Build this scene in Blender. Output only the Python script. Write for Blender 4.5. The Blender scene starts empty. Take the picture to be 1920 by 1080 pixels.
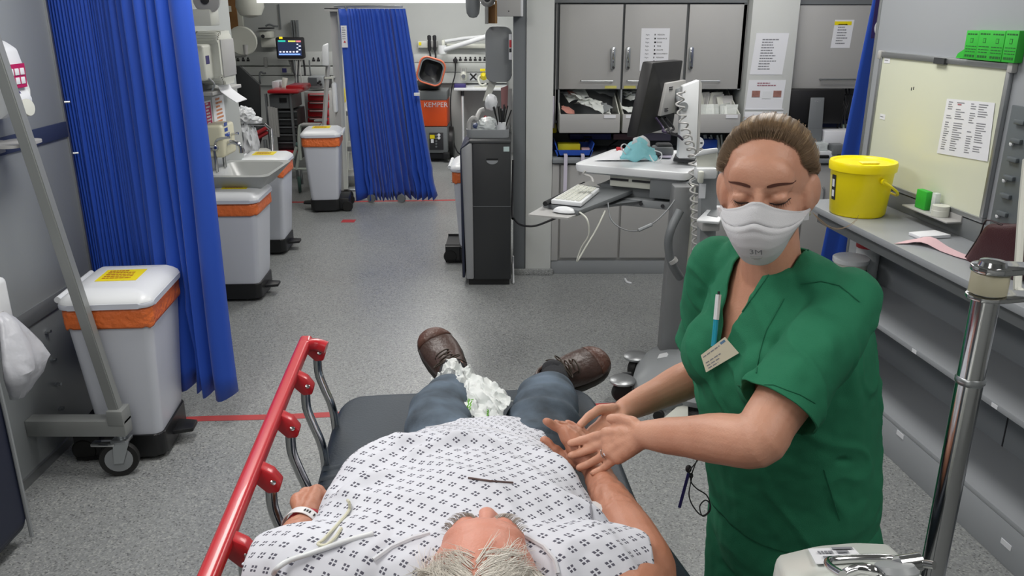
import bpy, bmesh, math, random
from mathutils import Vector, Matrix, noise
from mathutils.bvhtree import BVHTree
random.seed(7)
S = bpy.context.scene
COL = S.collection
PI = math.pi
# ---------------------------------------------------------------- camera, world, exposure
F, PITCH, CH = 1547.0, math.radians(18.7), 1.8
cp, sp = math.cos(PITCH), math.sin(PITCH)
cam = bpy.data.objects.new('camera', bpy.data.cameras.new('camera'))
COL.objects.link(cam); S.camera = cam
cam.location = (0, 0, CH); cam.rotation_euler = (PI/2 - PITCH, 0, 0)
cam.data.sensor_width = 36; cam.data.lens = F/1920*36; cam.data.clip_start = .05
w = bpy.data.worlds.new('world'); S.world = w; w.use_nodes = True
w.node_tree.nodes['Background'].inputs[0].default_value = (.8, .88, 1, 1)
w.node_tree.nodes['Background'].inputs[1].default_value = .35
S.view_settings.view_transform = 'Standard'; S.view_settings.look = 'None'
S.view_settings.gamma = 1; S.view_settings.use_curve_mapping = False
S.view_settings.exposure = 0.12
def area(name, loc, sx, sy, power, col=(1, .98, .95), rot=(0, 0, 0), spread=PI):
    l = bpy.data.lights.new(name, 'AREA'); l.shape = 'RECTANGLE'; l.size = sx; l.size_y = sy
    l.energy = power; l.color = col; l.spread = spread
    o = bpy.data.objects.new(name, l); o.location = loc; o.rotation_euler = rot; COL.objects.link(o); return o
# one light per ceiling fitting (the fittings are built further down)
LAMPS = [(-.85, 1.1, .6, 1.2, 15), (1.25, .3, .6, 1.2, 12), (-.95, 3.0, .6, 1.2, 23), (1.0, 3.6, .6, 1.2, 20), (-.8, 6.3, .6, 1.2, 25),
         (1.6, 4.9, 1.2, .6, 11), (-.9, 9.4, 1.2, .6, 34), (-2.2, 7.9, .6, 1.2, 8), (-1.2, -.6, 1.2, .6, 8)]
for i, (x, y, sx, sy, p) in enumerate(LAMPS):
    area('lamp_light', (x, y, 2.585), sx*.92, sy*.92, p)
# ---------------------------------------------------------------- projection helpers (pixels of the photograph -> metres)
def ray(px, py):
    u = (px-960)/F; v = (540-py)/F
    return Vector((u, cp + v*sp, -sp + v*cp))
O = Vector((0, 0, CH))
def PZ(px, py, z=0): d = ray(px, py); return O + d*((z-CH)/d.z)
def PY(px, py, y): d = ray(px, py); return O + d*(y/d.y)
def PX(px, py, x): d = ray(px, py); return O + d*(x/d.x)
# ---------------------------------------------------------------- materials
def lin(h):
    h = h.lstrip('#'); r = [int(h[i:i+2], 16)/255 for i in (0, 2, 4)]
    return tuple(c/12.92 if c <= .04045 else ((c+.055)/1.055)**2.4 for c in r) + (1,)
MATS = {}
def mat(name, c, rough=.5, metal=0., bump=0., bscale=60., var=0., vscale=6., coat=0., trans=0., alpha=1., emit=0., spec=.5, sss=0., sheen=0.):
    if name in MATS: return MATS[name]
    m = bpy.data.materials.new(name); m.use_nodes = True; N = m.node_tree.nodes; L = m.node_tree.links
    b = N['Principled BSDF']; c = lin(c) if isinstance(c, str) else c
    b.inputs['Base Color'].default_value = c; b.inputs['Roughness'].default_value = rough
    b.inputs['Metallic'].default_value = metal; b.inputs['Coat Weight'].default_value = coat
    b.inputs['Transmission Weight'].default_value = trans; b.inputs['Alpha'].default_value = alpha
    b.inputs['Specular IOR Level'].default_value = spec
    if sss: b.inputs['Subsurface Weight'].default_value = sss; b.inputs['Subsurface Radius'].default_value = (.012, .005, .003); b.inputs['Subsurface Scale'].default_value = 1
    if sheen: b.inputs['Sheen Weight'].default_value = sheen
    if emit: b.inputs['Emission Color'].default_value = c; b.inputs['Emission Strength'].default_value = emit
    tc = N.new('ShaderNodeTexCoord')
    if var:
        n = N.new('ShaderNodeTexNoise'); n.inputs['Scale'].default_value = vscale; n.inputs['Detail'].default_value = 4
        L.new(tc.outputs['Object'], n.inputs['Vector'])
        mx = N.new('ShaderNodeMix'); mx.data_type = 'RGBA'
        mx.inputs[6].default_value = tuple(k*(1-var) for k in c[:3])+(1,); mx.inputs[7].default_value = tuple(min(1, k*(1+var)) for k in c[:3])+(1,)
        L.new(n.outputs['Fac'], mx.inputs[0]); L.new(mx.outputs[2], b.inputs['Base Color'])
    if bump:
        n = N.new('ShaderNodeTexNoise'); n.inputs['Scale'].default_value = bscale; n.inputs['Detail'].default_value = 3
        L.new(tc.outputs['Object'], n.inputs['Vector'])
        bp = N.new('ShaderNodeBump'); bp.inputs['Strength'].default_value = bump; bp.inputs['Distance'].default_value = .01
        L.new(n.outputs['Fac'], bp.inputs['Height']); L.new(bp.outputs['Normal'], b.inputs['Normal'])
    MATS[name] = m; return m
def floor_mat():
    m = bpy.data.materials.new('speckled_vinyl'); m.use_nodes = True; N = m.node_tree.nodes; L = m.node_tree.links
    b = N['Principled BSDF']; tc = N.new('ShaderNodeTexCoord')
    v = N.new('ShaderNodeTexVoronoi'); v.inputs['Scale'].default_value = 170
    L.new(tc.outputs['Object'], v.inputs['Vector'])
    r = N.new('ShaderNodeValToRGB'); e = r.color_ramp.elements
    e[0].position = 0; e[0].color = lin('#5d5f60'); e[1].position = 1; e[1].color = lin('#a3a5a3')
    for p, c in ((.12, '#7b7e7f'), (.3, '#868989'), (.72, '#8c8f90'), (.86, '#979a99')):
        x = e.new(p); x.color = lin(c)
    sc = N.new('ShaderNodeSeparateColor'); L.new(v.outputs['Color'], sc.inputs[0]); L.new(sc.outputs[0], r.inputs[0])
    n = N.new('ShaderNodeTexNoise'); n.inputs['Scale'].default_value = 1.3; n.inputs['Detail'].default_value = 3
    L.new(tc.outputs['Object'], n.inputs['Vector'])
    mr = N.new('ShaderNodeMapRange'); mr.inputs[1].default_value = .3; mr.inputs[2].default_value = .7; mr.inputs[3].default_value = .26; mr.inputs[4].default_value = .42
    L.new(n.outputs['Fac'], mr.inputs[0]); L.new(mr.outputs[0], b.inputs['Roughness'])
    L.new(r.outputs[0], b.inputs['Base Color'])
    bp = N.new('ShaderNodeBump'); bp.inputs['Strength'].default_value = .08; bp.inputs['Distance'].default_value = .004
    L.new(v.outputs['Distance'], bp.inputs['Height']); L.new(bp.outputs[0], b.inputs['Normal'])
    return m
M = dict(
    floor=floor_mat(),
    wall=mat('wall_paint', '#b4b7b6', .7, var=.03), wallw=mat('white_wall_paint', '#c9ccca', .65, var=.03),
    walld=mat('dark_grey_paint', '#6f7478', .6), panel=mat('grey_panel_laminate', '#989d9f', .45, var=.04, vscale=2),
    ceil=mat('ceiling_paint', '#d8d8d6', .8), alu=mat('brushed_aluminium', '#a7aaac', .38, .85), grey=mat('grey_plastic', '#8b8f92', .45),
    lgrey=mat('light_grey_laminate', '#aaaaa9', .45), mgrey=mat('mid_grey_plastic', '#6f7376', .45), dgrey=mat('dark_grey_plastic', '#3b3d3f', .45),
    black=mat('black_plastic', '#17181a', .42), white=mat('white_plastic', '#dcdfe2', .35), offw=mat('off_white_plastic', '#cfd1c8', .4),
    bin=mat('white_bin_plastic', '#ccd0da', .33), orange=mat('orange_bin_bag', '#e8763c', .35, bump=1.0, bscale=38), yellow=mat('yellow_label', '#ecd90a', .5),
    red=mat('red_paint', '#b8222b', .3, coat=.3), dred=mat('dark_red_metal', '#8e1d24', .4), rtape=mat('red_floor_tape', '#b23a3c', .5),
    chrome=mat('chrome', '#c9cacb', .12, 1.), steel=mat('stainless_steel', '#aeb2b5', .3, .9), navy=mat('navy_vinyl', '#1b2136', .45),
    blue=mat('blue_plastic', '#1f4aa8', .4), green=mat('green_card', '#2fae35', .55), paper=mat('paper', '#dfe1e6', .7), ink=mat('black_ink', '#2a2a2e', .7),
    gink=mat('grey_ink', '#7d7f86', .7), magenta=mat('magenta_label', '#b4245c', .5), purple=mat('purple_label', '#352c6b', .5),
    wood=mat('warm_wood', '#8a6238', .5, var=.25, vscale=12), cream=mat('cream_plastic', '#d9d6bd', .5), rubber=mat('black_rubber', '#141414', .6),
    ybucket=mat('yellow_bucket_plastic', '#f6e200', .35, sss=.0), pink=mat('pink_paper', '#dcb9bf', .7), maroon=mat('maroon_leather', '#3d1a20', .38, bump=.15, bscale=220),
    film=mat('clear_packaging_film', '#dfe6e6', .25, bump=.8, bscale=30, alpha=.75), packw=mat('white_packaging', '#d7dcd8', .5, bump=.5, bscale=30),
    packg=mat('grey_packaging', '#8d9294', .4, bump=.5, bscale=30), wbench=mat('grey_worktop', '#84898d', .4), red2=mat('bright_red_plastic', '#c0303a', .45),
    wboard=mat('whiteboard_enamel', '#d2d6c3', .22, var=.03, vscale=2), korange=mat('orange_panel', '#e4551c', .4), slate=mat('slate_mattress_vinyl', '#2b353f', .5, bump=.1, bscale=200, spec=.35),
)
# ---------------------------------------------------------------- mesh helpers
def B(): return bmesh.new()
def bx(bm, a, b, bev=0., seg=2):
    r = bmesh.ops.create_cube(bm, size=1)['verts']
    for v in r:
        v.co = Vector([a[i] + (b[i]-a[i])*(v.co[i]+.5) for i in range(3)])
    if bev:
        es = list({e for v in r for e in v.link_edges})
        bmesh.ops.bevel(bm, geom=es, offset=min(bev, .49*min(abs(b[i]-a[i]) for i in range(3))), segments=seg, affect='EDGES', profile=.5)
    return bm
def frame_of(d, up=None):
    d = d.normalized(); up = Vector(up) if up is not None else Vector((0, 0, 1))
    if abs(d.dot(up)) > .98*up.length: up = Vector((0, 1, 0)) if abs(d.y) < .9 else Vector((1, 0, 0))
    x = d.cross(up).normalized(); return x, x.cross(d).normalized()
def rings(bm, R, close=True, caps=True):
    vs = [[bm.verts.new(p) for p in r] for r in R]; n = len(R[0])
    for a, b in zip(vs, vs[1:]):
        for i in range(n if close else n-1):
            j = (i+1) % n; bm.faces.new((a[i], a[j], b[j], b[i]))
    if caps and close:
        bm.faces.new(vs[0][::-1]); bm.faces.new(vs[-1])
    return vs
def cyl(bm, p, q, r0, r1=None, seg=16, caps=True):
    p, q = Vector(p), Vector(q); r1 = r0 if r1 is None else r1; x, y = frame_of(q-p)
    A = [2*PI*i/seg for i in range(seg)]
    rings(bm, [[p+(x*math.cos(a)+y*math.sin(a))*r0 for a in A], [q+(x*math.cos(a)+y*math.sin(a))*r1 for a in A]], caps=caps); return bm
def crom(P, n):
    out = []; P = [Vector(p) for p in P]
    for i in range(len(P)-1):
        a, b = P[max(i-1, 0)], P[i]; c, d = P[i+1], P[min(i+2, len(P)-1)]
        for k in range(n):
            t = k/n
            out.append(.5*((2*b)+(c-a)*t+(2*a-5*b+4*c-d)*t*t+(3*b-a-3*c+d)*t**3))
    out.append(P[-1]); return out
def tube(bm, pts, r, seg=10, n=0, closed=False):
    P = [Vector(p) for p in pts]
    if n: P = crom(P, n)
    R = []; up = None
    for i, p in enumerate(P):
        if closed: d = P[(i+1) % len(P)]-P[i-1]
        else: d = P[min(i+1, len(P)-1)]-P[max(i-1, 0)]
        x, y = frame_of(d, up if up is not None else None)
        up = y
        rr = r[i] if isinstance(r, (list, tuple)) else r
        R.append([p+(x*math.cos(2*PI*k/seg)+y*math.sin(2*PI*k/seg))*rr for k in range(seg)])
    if closed: R.append(R[0])
    rings(bm, R, caps=not closed)
    if closed: bmesh.ops.remove_doubles(bm, verts=bm.verts, dist=1e-6)
    return bm
def lathe(bm, prof, c=(0, 0, 0), seg=32, axis=(0, 0, 1), caps=True, sy=1.):
    ax = Vector(axis).normalized(); x, y = frame_of(ax); c = Vector(c)
    rings(bm, [[c+ax*h+(x*math.cos(2*PI*k/seg)+y*math.sin(2*PI*k/seg)*sy)*max(r, 1e-4) for k in range(seg)] for r, h in prof], caps=caps); return bm
def prism(bm, pts, d, o=(0, 0, 0), u=(1, 0, 0), v=(0, 0, 1), bev=0.):
    """outline in the u,v plane through o, thickened by vector d"""
    o, u, v, d = map(Vector, (o, u, v, d))
    A = [bm.verts.new(o+u*a+v*b) for a, b in pts]; Bv = [bm.verts.new(k.co+d) for k in A]; n = len(A)
    bm.faces.new(A); bm.faces.new(Bv[::-1])
    fs = [bm.faces.new((A[i], Bv[i], Bv[(i+1) % n], A[(i+1) % n])) for i in range(n)]
    if bev: bmesh.ops.bevel(bm, geom=list({e for k in A+Bv for e in k.link_edges}), offset=bev, segments=2, affect='EDGES', profile=.5)
    return bm
def hull(bm, pts, bev=0.):
    vs = [bm.verts.new(p) for p in pts]; r = bmesh.ops.convex_hull(bm, input=vs)
    junk = [g for g in r['geom_interior'] if isinstance(g, bmesh.types.BMVert)]
    if junk: bmesh.ops.delete(bm, geom=junk, context='VERTS')
    if bev:
        bmesh.ops.dissolve_limit(bm, angle_limit=.02, verts=list(bm.verts), edges=list(bm.edges))
        bmesh.ops.bevel(bm, geom=list(bm.edges), offset=bev, segments=2, affect='EDGES', profile=.5)
    return bm
def rrect(w_, h_, r, n=5, cx=0, cy=0):
    out = []
    for sx, sy, a0 in ((1, 1, 0), (-1, 1, 90), (-1, -1, 180), (1, -1, 270)):
        for k in range(n+1):
            a = math.radians(a0+90*k/n); out.append((cx+sx*(w_/2-r)+r*math.cos(a), cy+sy*(h_/2-r)+r*math.sin(a)))
    return out
def wm(o):
    m = Matrix.Identity(4)
    while o: m = Matrix.LocRotScale(o.location, o.rotation_euler, o.scale) @ m; o = o.parent
    return m
def obj(name, bm, m, parent=None, W=False, smooth=None, loc=None):
    if isinstance(bm, bpy.types.Mesh): me = bm
    else:
        bmesh.ops.recalc_face_normals(bm, faces=bm.faces)
        me = bpy.data.meshes.new(name); bm.to_mesh(me); bm.free()
    o = bpy.data.objects.new(name, me); COL.objects.link(o); o.parent = parent
    if W and parent: me.transform(wm(parent).inverted())
    if loc is not None and not parent: me.transform(Matrix.Translation(-Vector(loc))); o.location = loc
    m = M[m] if isinstance(m, str) else m
    if m: me.materials.clear(); me.materials.append(m)
    if smooth is None: smooth = 40
    if smooth: 
        me.shade_smooth()
        if smooth < 180: me.set_sharp_from_angle(angle=math.radians(smooth))
    return o
def tag(o, label=None, cat=None, group=None, kind=None):
    if label: o['label'] = label
    if cat: o['category'] = cat
    if group: o['group'] = group
    if kind: o['kind'] = kind
    return o
def thing(name, label, cat, loc=(0, 0, 0), rz=0, group=None, rot=None):
    o = bpy.data.objects.new(name, None); COL.objects.link(o); o.location = loc
    o.rotation_euler = rot if rot else (0, 0, rz); o.empty_display_size = .1
    return tag(o, label, cat, group)
def struct(name, bm, m, parent=None, **k):
    o = obj(name, bm, m, parent, **k)
    if not parent: o['kind'] = 'structure'
    return o
def copy_tree(o, parent=None, label=None, loc=None, rz=None):
    c = o.copy(); COL.objects.link(c); c.parent = parent
    for ch in [k for k in bpy.data.objects if k.parent == o]: copy_tree(ch, c)
    if label: c['label'] = label
    if loc is not None: c.location = loc
    if rz is not None: c.rotation_euler = (0, 0, rz)
    return c
def text(name, s, size, m, parent, loc, rot=(PI/2, 0, 0), W=False, ext=.0004, align='CENTER'):
    cu = bpy.data.curves.new(name, 'FONT'); cu.body = s; cu.size = size; cu.extrude = ext; cu.align_x = align; cu.align_y = 'CENTER'
    cu.resolution_u = 2
    o = bpy.data.objects.new(name, cu); COL.objects.link(o); o.parent = parent; o.location = loc; o.rotation_euler = rot
    if W and parent:
        mm = wm(parent).inverted() @ Matrix.LocRotScale(Vector(loc), o.rotation_euler, Vector((1, 1, 1)))
        o.location = mm.to_translation(); o.rotation_euler = mm.to_euler()
    me = bpy.data.meshes.new_from_object(o); n = bpy.data.objects.new(name, me); n.parent = parent; n.location = o.location; n.rotation_euler = o.rotation_euler
    bpy.data.objects.remove(o); bpy.data.curves.remove(cu); n.name = name; COL.objects.link(n)
    me.materials.clear(); me.materials.append(M[m] if isinstance(m, str) else m); return n
def lines(bm, o, u, v, w_, h_, n, seed=1, th=.35, cols=1, full=.9, words=True):
    """rows of printed words as thin raised dashes on the sheet o + u*[0..w] + v*[0..h]"""
    o, u, v = Vector(o), Vector(u).normalized(), Vector(v).normalized(); nn = u.cross(v).normalized()
    rnd = random.Random(seed)
    for i in range(n):
        y = h_*(1-(i+.7)/(n+.4)); t = h_/n*th
        for c in range(cols):
            x = w_*c/cols + w_*.05/cols; end = w_*c/cols + w_/cols*full*rnd.uniform(.55, 1)
            while x < end:
                l = rnd.uniform(.05, .14)*w_ if words else end-x
                l = min(l, end-x+.001)
                a = o+u*x+v*y
                q = [a+nn*.0006, a+u*l+nn*.0006, a+u*l+v*t+nn*.0006, a+v*t+nn*.0006]
                bm.faces.new([bm.verts.new(k) for k in q])
                x += l+w_*.018
    return bm
def sheet(bm, o, u, v, w_, h_, t=.001):
    o, u, v = Vector(o), Vector(u).normalized(), Vector(v).normalized(); nn = u.cross(v).normalized()
    a = [o, o+u*w_, o+u*w_+v*h_, o+v*h_]
    hull(bm, [p for p in a]+[p+nn*t for p in a]); return bm
X, Yv, Zv = Vector((1, 0, 0)), Vector((0, 1, 0)), Vector((0, 0, 1))
def fr(px0, py0, px1, py1, y):
    a = PY(px0, (py0+py1)/2, y).x; b = PY(px1, (py0+py1)/2, y).x
    return a, b, PY((px0+px1)/2, py1, y).z, PY((px0+px1)/2, py0, y).z
def fbox(bm, px0, py0, px1, py1, y, d, bev=0):
    a, b, c, e = fr(px0, py0, px1, py1, y); return bx(bm, (a, y, c), (b, y+d, e), bev)

# ================================================================ SETTING
struct('floor', bx(B(), (-4.6, -1.6, -.1), (3.4, 11.1, 0)), 'floor')
struct('ceiling', bx(B(), (-4.6, -1.6, 2.65), (3.4, 11.1, 2.75)), 'ceil')
struct('wall_back', bx(B(), (-4.6, 10.9, 0), (.03, 11.1, 2.65)), 'wall')
struct('wall_left', bx(B(), (-4.6, -1.6, 0), (-4.5, 11.1, 2.65)), 'wall')
struct('wall_front', bx(B(), (-4.5, -1.6, 0), (3.3, -1.5, 2.65)), 'wall')
struct('wall_right', bx(B(), (3.3, -1.6, 0), (3.4, 11.1, 2.65)), 'wall')
# middle partition: dark return strip and white end post
struct('wall_middle', bx(B(), (.02, 5.68, 0), (.265, 11.0, 2.65)), 'wallw')
struct('trim_1', bx(B(), (.008, 5.63, 0.03), (.092, 5.68, 2.65), .003), 'walld')
struct('trim_2', bx(B(), (.094, 5.62, .0), (.275, 5.68, 2.65), .004), 'wallw')
struct('baseboard_middle', bx(B(), (.008, 5.60, 0), (.29, 5.62, .045), .004), 'floor')
struct('wall_niche', bx(B(), (.3, 6.2, 0), (3.3, 6.3, 2.65)), 'wall')
# pillar with notices
pa, pb = PY(1402, 120, 5.75), PY(1489, 120, 5.75)
struct('wall_pillar', bx(B(), (pa.x, 5.75, .84), (pb.x, 6.2, 2.65), .004), 'wallw')
# partition on the left with the wash basin
struct('wall_basin', bx(B(), (-2.12, 4.4, 0), (-2.0, 6.15, 2.65)), mat('basin_wall_paint', '#a9adac', .6))
# floor tape
def tape(name, a, b, wd):
    bm = B(); a, b = Vector(a), Vector(b); n = (b-a).normalized().cross(Zv)*wd/2; k = 14
    R = []
    for i in range(k+1):
        p = a.lerp(b, i/k)+Vector((0, .004*math.sin(i*1.7), 0)); R.append([p-n, p+n, p+n+Zv*.0015, p-n+Zv*.0015])
    rings(bm, R); return struct(name, bm, 'rtape')
tape('trim_3', (-1.62, 3.41, 0), (1.2, 3.62, 0), .05)
tape('trim_4', (-2.4, 7.93, 0), (-.3, 8.05, 0), .05)
struct('trim_5', bx(B(), PZ(643, 412, 0), PZ(664, 417, 0)+Zv*.0015), 'rtape')
# ceiling lights
for i, (x, y, sx, sy, p) in enumerate(LAMPS):
    l = thing('ceiling_light', 'flush ceiling light panel above '+['the patient trolley', 'the drip pole', 'the near blue curtain', 'the computer cart', 'the blue folding screen', 'the grey wall cabinets', 'the red drawer trolley', 'the dark backboard', 'the camera position, behind the trolley head'][i], 'ceiling light', (x, y, 2.6), group='ceiling light panels')
    bm = B(); t = .03
    for a, b in (((-sx/2, -sy/2), (sx/2, -sy/2+t)), ((-sx/2, sy/2-t), (sx/2, sy/2)), ((-sx/2, -sy/2+t), (-sx/2+t, sy/2-t)), ((sx/2-t, -sy/2+t), (sx/2, sy/2-t))):
        bx(bm, (a[0], a[1], 0), (b[0], b[1], .05))
    obj('frame', bm, 'white', l)
    obj('diffuser', bx(B(), (-sx/2+t, -sy/2+t, .0), (sx/2-t, sy/2-t, .05)), mat('lit_diffuser', '#fff8ee', .5, emit=2.0), l)
# ================================================================ CURTAINS
def cloth_mat(name, c, rough=.75, weave=900, sheen=.2):
    m = mat(name, c, rough, bump=.12, bscale=weave, sheen=sheen); return m
CURT = cloth_mat('royal_blue_curtain', '#1549b4', .62)
def curtain(name, label, path, ztop, zbot, pleats, amp, parent=None, nz=24, seed=3, flare=1.25, taper=None, group=None, cat='curtain', m=CURT, hooks=False):
    """pleats: list of fold positions 0..1 along the path (crests); amp: fold depth"""
    rnd = random.Random(seed); P = [Vector((p[0], p[1], 0)) for p in path]
    L_ = [0]
    for a, b in zip(P, P[1:]): L_.append(L_[-1]+(b-a).length)
    def at(t):
        s = t*L_[-1]
        for i in range(len(P)-1):
            if s <= L_[i+1] or i == len(P)-2:
                f = (s-L_[i])/(L_[i+1]-L_[i]); return P[i].lerp(P[i+1], f), (P[i+1]-P[i]).normalized()
    T = []; 
    for i in range(len(pleats)-1):
        for k in range(8): T.append((pleats[i]+(pleats[i+1]-pleats[i])*k/8, i, k/8))
    T.append((pleats[-1], len(pleats)-2, 1.))
    jit = [(rnd.uniform(.65, 1.2), rnd.uniform(-1, 1), rnd.uniform(-.25, .25)) for _ in pleats]
    zb = [rnd.uniform(-.012, .012) for _ in range(len(pleats)+1)]
    bm = B(); R = []
    for j in range(nz+1):
        f = j/nz; r = []
        for t, i, ph in T:
            p, d = at(t); n = Vector((-d.y, d.x, 0)); a, q, sh = jit[i]
            wd = (pleats[i+1]-pleats[i])*L_[-1]
            ph2 = max(0, min(1, ph+sh*math.sin(PI*ph)*(.4+.6*f)))
            # sharp crest, broad trough
            s = 1-2*(abs(math.sin(PI*ph2))**.85)
            A = min(amp, wd*1.1)*a*(.5+.5*f)*(1+(flare-1)*f)
            wob = .006*math.sin(7*f+q*5)*f + (.007*math.sin(30*f+q*9) if f > .82 and wd < .05 else 0)
            z = ztop+(zbot-ztop)*f + (zb[i]*(1-ph)+zb[i+1]*ph)*f + (s*.018*f if f == 1 else 0)
            r.append(Vector((p.x, p.y, 0)) + n*(s*A*.5+wob) + d*wob*.6 + Vector((0, 0, z)))
        R.append(r)
    rings(bm, R, close=False)
    bm.normal_update()
    o = obj(name, bm, m, parent, smooth=70)
    md = o.modifiers.new('thick', 'SOLIDIFY'); md.thickness = .0025
    if not parent: tag(o, label, cat, group)
    return o
pl = [i/26*.46 for i in range(27)] + [.50, .54, .60, .67, .745, .80, .87, 1.0]
curtain('hospital_curtain', 'long royal blue pleated curtain hanging behind the near clinical waste bin', [(-2.06, 3.69), (-1.74, 3.62), (-1.47, 3.45), (-1.245, 3.35)], 2.45, .15, pl, .085, seed=5)
t = thing('curtain_track', 'ceiling curtain track over the blue curtain at the left', 'curtain track', (-1.6, 3.6, 2.47))
obj('rail', tube(B(), [(-2.2, 4.2, 2.48), (-1.66, 3.62, 2.48), (-1.2, 3.33, 2.48)], .012, 8), 'alu', t, W=True)
for p in ((-2.0, 4.0), (-1.3, 3.4)): obj('drop_rod', cyl(B(), (p[0], p[1], 2.48), (p[0], p[1], 2.66), .006), 'alu', t, W=True)
# right-hand slice of curtain beside the whiteboard partition
curtain('hospital_curtain', 'blue curtain gathered at the far end of the whiteboard partition', [(1.865, 4.47), (1.95, 4.52), (2.2, 4.46)], 2.45, .30, [0, .5, .7, .85, 1], .03, seed=9, flare=1.2)

o = [k for k in bpy.data.objects if k.name.startswith('hospital_curtain')][-1]
for v in o.data.vertices: v.co.x -= .11*(2.0-v.co.z)/1.5 if v.co.z < 2.0 else 0
# ================================================================ LEFT: MOBILE PARTITION with strut
t = thing('mobile_partition', 'grey laminate partition panel on a metal strut and castor beside the near bin', 'partition', (-1.93, 3.0, 0))
def pp(s, z, off=0):  # point on the panel: s metres along from the far edge towards the camera
    return Vector((-1.93+off + .03*s*.3, 3.6-s, z))
obj('panel', bx(B(), (-1.97, 1.3, .03), (-1.93, 3.6, 2.2), .003), 'panel', t, W=True)
obj('edge_trim', bx(B(), (-1.975, 3.598, .02), (-1.922, 3.612, 2.21), .002), 'alu', t, W=True)
obj('bottom_trim', bx(B(), (-1.976, 1.3, 0), (-1.918, 3.6, .04), .003), 'alu', t, W=True)
for y0, y1 in ((2.65, 2.98), (3.05, 3.6)):
    z = 1.275
    obj('bumper_strip', bx(B(), (-1.932, y0, z), (-1.922, y1, z+.065), .002), mat('navy_strip', '#3d4663', .5), t, W=True)
obj('kick_strip', bx(B(), (-1.932, 2.55, .60), (-1.922, 3.6, .665), .002), 'mgrey', t, W=True)
obj('strip_end_clip', bx(B(), (-1.93, 2.975, 1.27), (-1.915, 2.995, 1.345), .003), 'cream', t, W=True)
for z in (1.42, 1.20): obj('edge_pin', cyl(B(), (-1.95, 3.6, z), (-1.905, 3.625, z), .005, seg=8), 'steel', t, W=True)
for px, py in ((93, 621), (103, 674), (112, 720), (118, 765)):
    p = PX(px, py, -1.918); bm = B(); cyl(bm, p-X*.012, p+X*.006, .007, seg=8); bx(bm, p-Vector((.012, .018, .004)), p+Vector((.0, .006, .004)))
    obj('clip', bm, 'steel', t, W=True)
# strut, foot beam, castor
top, low = Vector((-1.86, 3.0, 2.05)), Vector((-1.565, 2.95, .235))
bm = B(); d = (top-low).normalized(); sx_ = X - d*X.dot(d); sx_.normalize(); sy_ = d.cross(sx_)
R = [[c+sx_*a*.021+sy_*b*.021 for a, b in ((-1, -1), (1, -1), (1, 1), (-1, 1))] for c in (low, top)]
rings(bm, R); bmesh.ops.bevel(bm, geom=list(bm.edges), offset=.004, segments=2, affect='EDGES')
obj('strut', bm, mat('grey_metal_paint', '#8e9190', .4, .3), t, W=True)
obj('foot_beam', bx(B(), (-1.93, 2.92, .185), (-1.535, 2.985, .255), .005), MATS['grey_metal_paint'], t, W=True)
obj('strut_hinge', bx(B(), (-1.60, 2.915, .235), (-1.535, 2.99, .30), .006), MATS['grey_metal_paint'], t, W=True)
for yy in (-1.2, ): pass
def castor(parent, x, y, r=.076, rz=.3, W=True, m='grey', zt=.185):
    c_ = Vector((x, y, r)); a = Vector((math.cos(rz), math.sin(rz), 0)); n = Vector((-a.y, a.x, 0))
    bm = B(); lathe(bm, [(r*.72, -.013), (r*.95, -.015), (r, -.008), (r, .008), (r*.95, .015), (r*.72, .013)], c_, 28, n)
    wh = obj('castor', bm, 'rubber', parent, W=W)
    lathe_b = lathe(B(), [(r*.22, -.018), (r*.3, -.016), (r*.70, -.0145), (r*.70, .0145), (r*.3, .016), (r*.22, .018)], c_, 24, n)
    if W: obj('wheel_disc', lathe_b, m, parent, W=W)
    else: obj('wheel_disc', lathe_b, m, parent)
    bm = B(); off = a*.02
    for s in (-1, 1):
        q = n*s*.022
        hull(bm, [c_+q+a*.018-Zv*.012, c_+q-a*.018-Zv*.012, c_+q+off+a*.03+Zv*(zt-r-.03), c_+q+off-a*.03+Zv*(zt-r-.03)] + [c_+q*1.15+a*.018-Zv*.012, c_+q*1.15-a*.018-Zv*.012, c_+q*1.15+off+a*.03+Zv*(zt-r-.03), c_+q*1.15+off-a*.03+Zv*(zt-r-.03)])
    bx(bm, c_+off+Vector((-.032, -.032, zt-r-.035)), c_+off+Vector((.032, .032, zt-r-.018)), .004)
    cyl(bm, c_+off+Zv*(zt-r-.02), c_+off+Zv*(zt-r+.01), .018)
    obj('castor_fork', bm, 'steel', parent, W=W)
    return wh
castor(t, -1.59, 2.945, .076, .25)
obj('brake_pedal', bx(B(), (-1.68, 2.91, .145), (-1.585, 2.95, .158), .004), 'chrome', t, W=True)

# soap dispenser
t = thing('soap_dispenser', 'white wall soap dispenser with a magenta label on the near partition', 'soap dispenser', (-1.93, 2.75, 1.45))
bm = B(); prism(bm, [(0, 0), (.075, -.015), (.12, .02), (.125, .07), (.105, .10), (.115, .2), (.1, .29), (.06, .325), (0, .33)], (0, .15, 0), (-1.925, 3.02, 1.43), (1, 0, 0), (0, 0, .8), bev=.012)
obj('body', bm, 'white', t, W=True)
obj('pump_button', lathe(B(), [(.03, 0), (.032, .006), (.03, .014), (.0, .016)], (-1.79, 3.09, 1.455), 20, (1, -.15, .1)), 'offw', t, W=True)
fp = Vector((-1.8085, 2.655, 1.66))
def ft(y, z): return Vector((-1.8125+.0 + (.0 if z < 1.65 else 0), y, z))
bm = B(); sheet(bm, (-1.808, 3.04, 1.525), (0, 1, 0), (.02, 0, .5), .115, .085, .0015); obj('label', bm, 'magenta', t, W=True)
bm = B(); hull(bm, [Vector((-1.8175, 3.07, 1.50)), Vector((-1.8165, 3.125, 1.50)), Vector((-1.8175, 3.098, 1.52)), Vector((-1.8145, 3.07, 1.50)), Vector((-1.8135, 3.125, 1.50)), Vector((-1.8145, 3.098, 1.523))])
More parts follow.
